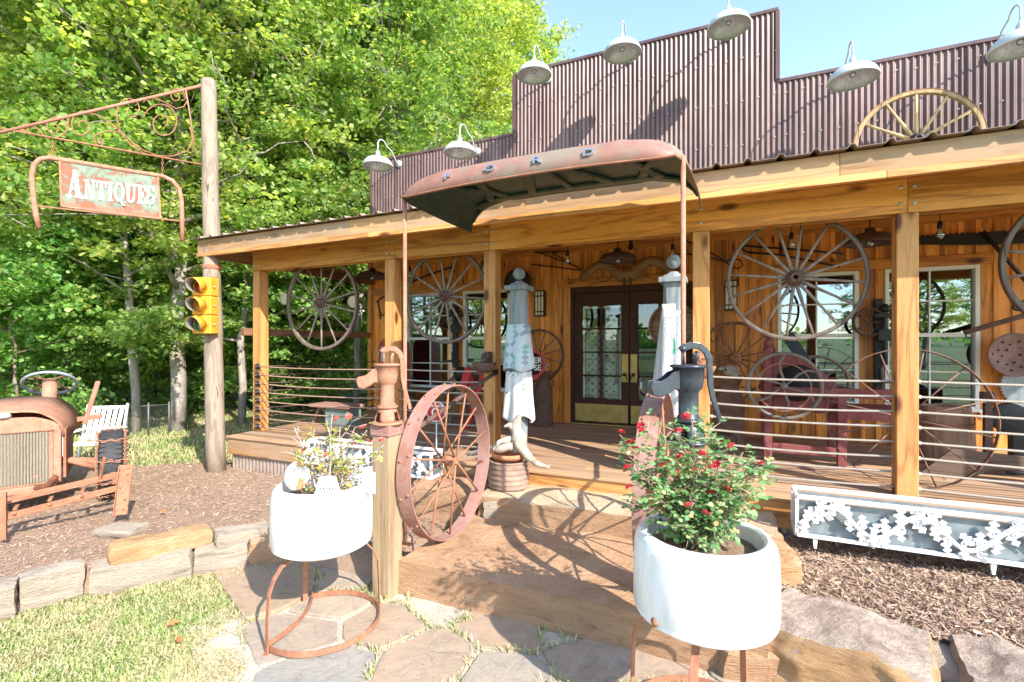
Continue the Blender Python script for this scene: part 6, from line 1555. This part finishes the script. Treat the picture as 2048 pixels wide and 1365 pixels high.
# bench with drill machines on the wall
def drill(p, label, big, s_=1.0, flip=1):
    t_ = thing('wall_drill', label, 'drill press', p, group='antique post drills on the wall'); m = MB()
    m.box((0, .0, 0), (.09*s_, .06, 1.15*s_)); m.build('backplate', big, t_, bevel=.01)
    m = MB(); m.lathe([(.15*s_, -.025), (.18*s_, -.025), (.18*s_, .025), (.15*s_, .025)], (-.12*flip*s_, -.12, .28*s_), 36, Matrix.Rotation(R(90), 3, 'X') if True else None, closed=True)
    for k in range(5): a = k*1.2566; m.cyl((-.12*flip*s_, -.12, .28*s_), (-.12*flip*s_+.155*s_*math.cos(a), -.12, .28*s_+.155*s_*math.sin(a)), .012)
    m.build('flywheel', M['rust_dark'], t_)
    m = MB(); m.box((.06*flip, -.1, .36*s_), (.26*s_, .12, .05)); m.box((.05*flip, -.1, .12*s_), (.16*s_, .12, .14*s_)); m.cyl((.04*flip, -.12, .5*s_), (.04*flip, -.12, -.25*s_), .03); m.cyl((.12*flip, -.12, .44*s_), (.12*flip, -.12, .05), .022); m.lathe([(.03, .4*s_), (.075, .42*s_), (.075, .46*s_), (.03, .48*s_)], (.04*flip, -.12, 0), 20)
    m.cyl((.0, -.1, -.28*s_), (.0, -.1, -.48*s_), .02); m.build('gearing', big, t_, bevel=.004)
    m = MB(); m.box((.02, -.14, -.45*s_), (.22*s_, .16, .035)); m.tube([(.1*flip, -.12, .40*s_), (.22*flip, -.16, .42*s_), (.22*flip, -.2, .34*s_)], .012); m.build('table', big, t_, bevel=.004)
drill(at(1757, 690, 7.6), 'black post drill with a flywheel on the wall between the two right windows', M['iron'], 1.02)
drill(at(911, 672, 7.6), 'black post drill on the wall between the two left windows', M['iron'], 1.0)
# stave tub, feed chute, grinder at right
t_ = thing('wooden_churn', 'tapered brown wooden tub behind the thin iron wheel', 'wooden tub', (at(1888, 800, 6.7).x, 6.7, PZ)); m = MB()
m.lathe([(.0001, 0), (.27, 0), (.255, .3), (.22, .62), (.215, .62), (.20, .45), (.0001, .45)], n=18, smooth=False, sc=(1, .8)); m.build('staves', wood('churn_wood', (.36, .21, .13), (.27, .15, .09), (.15, .08, .045), 'z', .7, knots=False), t_)
m = MB(); m.lathe([(.272, .04), (.277, .04), (.275, .07), (.27, .07)], n=36, sc=(1, .8), closed=True); m.lathe([(.25, .42), (.254, .42), (.251, .45), (.246, .45)], n=36, sc=(1, .8), closed=True); m.build('hoop', M['rust'], t_)
m = MB(); m.bb(-.06, .06, -.05, .05, 0, .5); m.box((0, 0, .55), (.28, .2, .2)); m.lathe([(.0001, -.05), (.15, -.05), (.15, .0), (.0001, 0)], (-.1, -.12, .55), 26, Matrix.Rotation(R(90), 3, 'X')); m.box((0, 0, .02), (.4, .3, .04)); simple('grinder', 'black cast iron grinder standing on the deck at the right edge', 'grinder', m, M['iron'], (at(2035, 850, 6.5).x, 6.5, PZ), bevel=.01)
m = MB(); m.bb(-.03, .03, -.03, .03, 0, .72); m.box((0, 0, .05), (.2, .2, .1)); m.lathe([(.0001, .72), (.06, .72), (.06, .8), (.0001, .8)]); simple('iron_stand', 'slim dark iron stand between the thin iron wheel and the wall', 'stand', m, M['rust_dark'], (at(1975, 850, 6.4).x, 6.4, PZ), bevel=.004)
m = MB(); m.prism([(-.55, 0), (-.3, .26), (.5, .22), (.62, 0), (.45, 0), (.35, .1), (.0, .1), (-.15, 0)], Matrix.Rotation(R(90), 4, 'X'), .03); simple('grey_plank_trough', 'grey cut wooden runner lying on the deck at the far right', 'wooden part', m, M['oldwood_x'], (at(1985, 900, 6.0).x, 6.0, PZ+.015), bevel=.004)
# left bays
t_ = thing('fuel_pump', 'red rounded vintage fuel pump standing in the corner of the porch', 'fuel pump', (at(789, 700, 7.2).x, 7.2, PZ)); m = MB()
pr = [(-.22, 0), (.22, 0), (.22, 1.2), (.20, 1.32), (.12, 1.39), (-.12, 1.39), (-.20, 1.32), (-.22, 1.2)]
m.prism(pr, Matrix.Rotation(R(90), 4, 'X'), .36); m.build('body', plain('fuel_pump_red', (.36, .035, .025), .3, 0, .2, 5), t_, bevel=.02, seg=3)
m = MB(); m.bb(-.15, .15, -.196, -.181, .98, 1.25); m.build('dial', plain('dial_blue', (.35, .5, .55), .25), t_, bevel=.01)
m = MB()
for z in (.9, .1): m.bb(-.225, .225, -.19, -.181, z, z+.03)
m.build('trim', M['chrome'], t_)
m = MB(); m.tube([(-.25, -.05, 1.0), (-.32, -.06, 1.15), (-.26, -.06, 1.25)], .018); m.tube([(-.24, 0, .9), (-.36, 0, .5), (-.3, 0, .2), (-.22, 0, .4)], .013); m.build('nozzle', M['galv'], t_)
def octa(r_): return [(r_*math.cos(R(22.5+45*k)), r_*math.sin(R(22.5+45*k))) for k in range(8)]
t_ = thing('warning_sign', 'small red octagonal warning sign on a stake by the iron wheel', 'warning sign', atG(862, 985, .25)+Vector((0, .1, 0))); sp = at(861, 823, t_.location.y)-t_.location
Rz = YAW*.6; t_.rotation_euler = (0, 0, Rz); hh_ = sp.z
m = MB(); m.prism(octa(.118), Matrix.Translation((0, 0, hh_)) @ Matrix.Rotation(R(90), 4, 'X'), .006); m.build('border', M['signwhite'], t_)
m = MB(); m.prism(octa(.108), Matrix.Translation((0, -.005, hh_)) @ Matrix.Rotation(R(90), 4, 'X'), .003); pn = m.build('panel', M['signred'], t_)
text_mesh('WARNING', .042, .001, M['signwhite'], 'lettering', pn, (0, -.0085, hh_+.062), (R(90), 0, 0)); text_mesh('O', .13, .001, M['signwhite'], 'lettering', pn, (-.0, -.0085, hh_-.01), (R(90), 0, 0))
m = MB(); m.cyl((0, .012, 0), (0, .012, hh_+.05), .008); m.build('stake', M['galv'], t_)
t_ = thing('chalk_sign', 'red octagon sign with a black centre and white lettering behind the left quilt', 'sign', at(1061, 728, 6.7)); m = MB(); m.prism(octa(.25), Matrix.Rotation(R(90), 4, 'X'), .012); m.build('board', M['signred'], t_)
m = MB(); m.lathe([(.0001, 0), (.17, 0), (.17, .004), (.0001, .004)], (.03, -.012, 0), 30, Matrix.Rotation(R(90), 3, 'X')); o = m.build('panel', M['iron'], t_)
text_mesh('ER', .12, .001, M['signwhite'], 'lettering', o, (.12, -.018, .05), (R(90), 0, 0)); text_mesh('SE', .12, .001, M['signwhite'], 'lettering', o, (.12, -.018, -.06), (R(90), 0, 0))
m = MB(); m.cyl((0, .01, -.2), (0, .01, -.72+0), .012); m.build('stake', M['rust'], t_)
t_ = thing('red_sawhorse', 'crossed red-painted wooden legs standing behind the post with the dark bowl', 'trestle', (at(952, 750, 6.5).x, 6.5, PZ)); 
for a_, b_ in (((-.16, 0, 0), (.12, 0, .82)), ((.16, .04, 0), (-.14, .04, .82))): m = MB(); m.bar(a_, b_, .05, .07); m.build('leg', M['redcloth'], t_, bevel=.004)
m = MB(); m.bar((-.2, -.05, .62), (-.1, -.05, .92), .12, .03, (0, -1, 0)); m.build('side_board', M['redcloth'], t_, bevel=.004)
t_ = thing('plough', 'dark wooden-handled plough leaning under the left windows', 'plough', (at(915, 800, 6.9).x, 6.9, PZ))
for a_, b_ in (((-.9, -.1, .1), (.1, 0, .86)), ((-.1, -.1, 0), (.12, 0, .86)), ((.3, 0, 0), (.1, 0, .9)), ((.15, .1, .0), (.02, 0, .9)), ((-.4, .1, .35), (.1, 0, .7))): m = MB(); m.bar(a_, b_, .05, .06); m.build('beam', M['oldwood_x'] if a_[0] < -.3 else M['oldwood_z'], t_, bevel=.006)
m = MB(); m.lathe([(.0001, -.02), (.13, -.02), (.13, .02), (.0001, .02)], (.1, -.05, .80), 24, RX90); m.build('hub', M['iron'], t_)
t_ = thing('old_workbench', 'low old wooden bench below the left windows', 'bench', (at(880, 830, 7.2).x, 7.2, PZ)); m = MB(); m.bb(-.75, .75, -.22, .22, .46, .51); m.build('top', M['oldwood_x'], t_, bevel=.006)
for xx in (-.68, .68):
    for yy in (-.16, .16): m = MB(); m.bb(xx-.035, xx+.035, yy-.035, yy+.035, 0, .458); m.build('leg', M['oldwood_z'], t_)
c = at(684, 820, 5.9); t_ = thing('small_box_table', 'small old box table with a reddish top behind the rusty left cables', 'table', (c.x, 5.9, PZ)); m = MB(); m.bb(-.48, .3, -.2, .2, .30, .35); m.build('top', M['rust_pink'], t_, bevel=.006)
m = MB(); m.bb(-.2, .25, -.15, .15, .0, .298); m.build('box', plain('faded_teal_paint', (.16, .21, .19), .7), t_, bevel=.004)
m = MB(); m.bar((-.45, 0, .28), (-.6, 0, 0), .06, .05); m.bar((-.45, .0, .30), (-.1, 0, .02), .04, .04); m.build('leg', M['oldwood_x'], t_)
for (x, y, lb) in ((571, 598, 'left'), (707, 604, 'right')):
    t_ = thing('round_lamp', 'round glass-faced lamp hung just %s of the leftmost wagon wheel' % lb, 'lamp', at(x, y, 6.0), R(10)); m = MB(); m.lathe([(.0001, .09), (.05, .085), (.085, .05), (.1, 0), (.104, -.005), (.104, -.02), (.095, -.02)], n=28, rot=Matrix.Rotation(R(-90), 3, 'X')); m.build('body', M['galv'] if lb == 'left' else M['rust_dark'], t_)
    m = MB(); m.lathe([(.0001, -.018), (.095, -.015)], n=28, rot=Matrix.Rotation(R(-90), 3, 'X')); m.build('lens', M['cream'], t_)
    m = MB(); m.tube([(0, .04, .08), (0, .04, z_f(6)-.1-t_.location.z)], .005, 5); m.build('hanger', M['iron'], t_)

# fallen maple leaves
M['autumn'] = plain('orange_dry_leaf', (.55, .17, .05), .8, 0, .4, 40)
for i, (x, y, z, lb) in enumerate(((326, 1027, .2, 'orange dry leaf lying on the mulch right of the tractor'), (345, 1252, .03, 'orange dry leaf on the grass edge of the path'), (358, 1285, .03, 'small reddish leaf beside the flagstones at the bottom left'))):
    m = MB(); m.prism([(a*.045, b*.045) for a, b in lobed()], Matrix.Rotation(.35, 4, 'X'), .002); simple('fallen_leaf', lb, 'leaf', m, M['autumn'], atG(x, y, z)+Vector((0, 0, .02)), i*1.3)

# ================================================================== WOODS
def leafcloud(mbv, mbf, c, rad, n, ls, rg, flat_=.55, up=.5):
    for _ in range(n):
        d = Vector((rg.gauss(0, 1), rg.gauss(0, 1), rg.gauss(0, 1))); d.normalize(); q = rg.random()**.45
        p = c+Vector((d.x*rad*q, d.y*rad*q, d.z*rad*flat_*q)); s_ = ls*rg.uniform(.6, 1.25)
        nn = Vector((rg.gauss(0, .6), rg.gauss(0, .6), up+rg.gauss(0, .5))).normalized(); a = nn.cross(Vector((rg.gauss(0, 1), rg.gauss(0, 1), rg.gauss(0, 1)))).normalized(); b = nn.cross(a)
        o = len(mbv)
        for (u, v_) in ((-.5, 0), (-.2, .42), (.12, .28), (.5, .0), (.12, -.28), (-.2, -.42)): mbv.append(p+a*u*s_+b*v_*s_-nn*abs(v_)*.25*s_)
        mbf.append((o, o+1, o+2, o+3)); mbf.append((o, o+3, o+4, o+5))
def limb(m, a, b, r0, r1, rg, wob=.12, n=7):
    pts = []; 
    for i in range(n+1): u = i/n; pts.append(a.lerp(b, u)+Vector((rg.gauss(0, wob), rg.gauss(0, wob), 0))*math.sin(math.pi*u))
    m.tube(pts, [r0+(r1-r0)*i/n for i in range(n+1)], 8); return pts
def make_tree(name, label, H_, rad, z_low, nclus, nleaf, ls, tr_r, seed, leafmat, barkmat, lean=(0, 0), fork=False):
    rg = random.Random(seed); t_ = thing(name, label, 'tree'); m = MB(); topp = Vector((lean[0], lean[1], H_*.94))
    tp_ = limb(m, Vector((0, 0, -.2)), topp, tr_r, tr_r*.18, rg, .16, 12)
    if fork: limb(m, tp_[3], tp_[3]+Vector((-1.6, .4, H_*.5)), tr_r*.65, .04, rg, .1, 9)
    vs = []; fs = []; cl = []
    nl = max(9, int(nclus/24)); per_l = nclus//nl
    for k in range(nl):
        f_ = (k+.5)/nl; z0 = z_low*.8+(H_*.93-z_low*.8)*f_**.9; a = k*2.399+rg.gauss(0, .3)
        u = max(0, (z0-z_low)/(H_-z_low)); prof = rad*(math.sin(math.pi*min(1, u*.8+.2))**.6)*rg.uniform(.75, 1.15)
        rise = prof*rg.uniform(.15, .75); kk = z0/(H_*.94)*12; k0 = min(11, int(kk)); st_ = tp_[k0].lerp(tp_[k0+1], kk-k0)
        end = st_+Vector((math.cos(a)*prof, math.sin(a)*prof, rise)); r_ = max(.014, tr_r*.42*(1-.8*f_))
        lp = limb(m, st_, end, r_, .01, rg, prof*.05, 7)
        for q in range(per_l):
            v_ = rg.uniform(.22, 1.08); i_ = min(6, int(v_*7)); b_ = lp[i_].lerp(lp[i_+1], v_*7-i_); sp = prof*.26*(1.25-.6*v_)
            c = b_+Vector((rg.gauss(0, sp), rg.gauss(0, sp), rg.gauss(-.05, sp*.6)))
            if c.z < z_low*.6: continue
            cl.append(c)
            if q % 6 == 0: limb(m, b_, c, max(.006, r_*.35), .004, rg, .05, 3)
    for c in cl: leafcloud(vs, fs, c, rg.uniform(.28, .6)*(1 if H_ > 6 else .8), nleaf, ls, rg, .45, .75)
    m.build('trunk', barkmat, t_); m2 = MB(); m2.add(vs, fs, True); m2.build('crown', leafmat, t_); return t_
T1 = make_tree('maple_tree', 'x', 17, 3.6, 3.2, 800, 52, .125, .17, 1, M['leaf'], M['bark_pale'], (.5, .3))
T2 = make_tree('maple_tree', 'x', 15, 3.2, 2.6, 720, 54, .12, .10, 2, M['leaf'], M['bark_pale'], (-.7, .2))
T3 = make_tree('maple_tree', 'x', 18, 3.9, 4.2, 820, 52, .13, .24, 3, M['leaf'], M['bark'], (.2, -.4), True)
SH1 = make_tree('understory_tree', 'x', 4.2, 1.9, .35, 230, 50, .10, .04, 5, M['leaf_low'], M['bark'], (.3, .1))
SH2 = make_tree('understory_tree', 'x', 3.2, 1.6, .15, 190, 48, .09, .035, 6, M['leaf_low'], M['bark'], (-.2, .1))
def ground_at(x, Z): u = (x-1024)/F*Z; return Vector((cs*u-sn*Z, sn*u+cs*Z, -.02))
GT = 'tall trees of the woods'; GS = 'leafy undergrowth at the edge of the woods'
spots = [  # base pixel column, distance, proto, scale, words that single it out
 (272, 10.2, T2, .92, 'slender leaning tree with a thin bare trunk right of the slatted chair'),
 (356, 10.6, T1, .95, 'pale straight-trunked tree just left of the utility pole'),
 (482, 11.4, T2, .9, 'thin white leaning trunk between the utility pole and the porch'),
 (185, 13.5, T3, 1.0, 'big forked tree rising behind the white slatted chair'),
 (45, 12.2, T1, 1.0, 'broad leafy tree at the left edge of the photo above the tractor'),
 (110, 16.5, T3, 1.05, 'dark-barked tree behind the hanging sign'),
 (640, 14.8, T1, 1.0, 'full leafy tree rising behind the leftmost hanging wagon wheel'),
 (712, 13.6, T2, 1.08, 'pale trunked tree seen through the porch beside the corner board'),
 (748, 14.6, T1, .98, 'tall tree behind the left corner of the corrugated wall'),
 (800, 18.5, T3, 1.04, 'tall tree over the leftmost barn lamp'),
 (905, 20.0, T1, 1.08, 'tall yellow-green tree above the second barn lamp'),
 (985, 22.5, T2, 1.25, 'rightmost tall tree, its edge against the open sky'),
 (560, 17.0, T3, 1.0, 'tall tree behind the left end of the porch roof'),
 (430, 16.0, T1, 1.05, 'tall bright tree directly behind the utility pole'),
 (310, 17.5, T3, 1.05, 'tall tree whose crown fills the top left behind the sign bracket'),
 (230, 21.0, T1, 1.2, 'far tree filling the gap above the slatted chair'),
 (-40, 17.0, T3, 1.1, 'tree cut off by the left edge of the photo'),
 (520, 22.0, T2, 1.3, 'far pale-green tree showing between the pole and the porch roof'),
 (690, 22.0, T3, 1.1, 'far tree whose crown touches the top of the photo'),
 (-160, 12.0, T1, 1.0, 'tree mostly outside the left edge of the photo'),
 (850, 25.0, T1, 1.2, 'far tree just left of the open sky'),
 (1005, 27.0, T1, 1.18, 'far tree rising behind the step in the corrugated wall')]
used = set()
for i, (x, Z, pr, sc_, lb) in enumerate(spots):
    g = ground_at(x, Z); rz = (i*2.399) % 6.283
    if id(pr) in used: o = dup(pr, g, rz, lb, GT, scale=(sc_,)*3)
    else: used.add(id(pr)); o = pr; o.location = g; o.rotation_euler = (0, 0, rz); o.scale = (sc_,)*3; o['label'] = lb; o['group'] = GT
under_ = [(20, 10.6, SH1, 1.0, 'leafy bush behind the steering wheel of the tractor'), (110, 11.6, SH1, 1.15, 'tall green undergrowth under the hanging sign'), (205, 12.2, SH2, 1.2, 'undergrowth directly behind the slatted chair'), (300, 12.4, SH1, 1.1, 'undergrowth between the two slim bare trunks'), (395, 12.6, SH1, 1.1, 'undergrowth framed by the pale trunk and the utility pole'), (455, 13.5, SH2, 1.3, 'undergrowth just right of the traffic light'), (540, 13.0, SH1, 1.15, 'undergrowth seen through the left half of the first porch bay'), (610, 13.8, SH2, 1.4, 'undergrowth behind the middle of the first porch bay'), (680, 16.0, SH1, 1.2, 'undergrowth behind the small box table'), (-60, 11.5, SH2, 1.3, 'undergrowth cut off by the left edge of the photo'), (150, 15, SH1, 1.5, 'tall undergrowth deeper in the woods above the chair'), (350, 15.5, SH1, 1.5, 'tall undergrowth deeper in the woods behind the pale trunk'), (500, 16.5, SH1, 1.5, 'tall undergrowth deeper in the woods left of the porch'), (0, 15, SH1, 1.5, 'tall undergrowth deeper in the woods behind the tractor'), (250, 18, SH1, 1.9, 'far undergrowth in the gap left of the pale trunk'), (590, 19, SH1, 1.8, 'far undergrowth behind the first porch bay'), (430, 20, SH1, 2.0, 'far undergrowth behind the traffic light'), (80, 19, SH2, 2.3, 'far undergrowth behind the tractor and sign'), (740, 19, SH2, 2.2, 'far undergrowth beside the corner of the shop')]
under_ = [(x, Z-(1.0 if x < 130 else -.3), pr, sc_, lb) for x, Z, pr, sc_, lb in under_]
for i, (x, Z, pr, sc_, lb) in enumerate(under_):
    g = ground_at(x, Z); rz = (i*2.1) % 6.283
    if id(pr) in used: dup(pr, g, rz, lb, GS, scale=(sc_,)*3)
    else: used.add(id(pr)); pr.location = g; pr.rotation_euler = (0, 0, rz); pr.scale = (sc_,)*3; pr['label'] = lb; pr['group'] = GS
# deep woods mass far behind
rg = random.Random(77); vs = []; fs = []
for _ in range(430):
    x = rg.uniform(-420, 740); Z = rg.uniform(26, 36); c = ground_at(x, Z); c.z = rg.uniform(0, 1)**.8*7; leafcloud(vs, fs, c, rg.uniform(1.0, 2.0), 48, .42, rg)
m = MB(); m.add(vs, fs, True); tag(m.build('far_woods', M['leaf_low']), 'dense far woods closing the view behind the nearer trees', kind='stuff')
vs = []; fs = []
for _ in range(190):
    x = rg.uniform(-150, 150); c = Vector((x, -105-18*rg.random()-.1*abs(x), rg.random()*(5+3.5*nz(x, 0, 0, .06)))); leafcloud(vs, fs, c, rg.uniform(2.5, 4.5), 40, 1.3, rg)
m = MB(); m.add(vs, fs, True); tag(m.build('reflection_treeline', M['leaf_low']), 'unseen treeline added behind the viewer to break the horizon in the window reflections', kind='stuff')  # unseen treeline, added so the panes mirror a broken horizon
# what the windows mirror: trees across the field behind the viewer, and the added treeline above
for i, (x, y, pr, sc_) in enumerate(((9, -26, T1, .8), (13, -30, T3, .7), (-14, -34, T2, .9), (-5, -48, T1, .8), (22, -45, T3, .8), (3, -60, T2, .9), (-22, -17, T1, .9), (-17, -20, T3, .8), (-28, -19, T3, .9), (-24, -27, T2, 1.1))):
    dup(pr, (x, y, 0), i*1.3, ['broad tree beyond the field mirrored in the rightmost window', 'second mirrored tree beyond the field, farther back', 'tree far across the field on the left, seen only as a reflection', 'distant field tree straight behind the viewer', 'distant field tree far to the right behind the viewer', 'farthest field tree behind the viewer', 'tree mirrored in the left windows, nearest the road', 'tree mirrored between the left windows', 'tree mirrored at the far left', 'tall slim tree mirrored behind the others on the left'][i], 'trees across the field behind the viewer', scale=(sc_,)*3)
for t0 in (T1, T2, T3, SH1, SH2): assert t0['label'] != 'x'
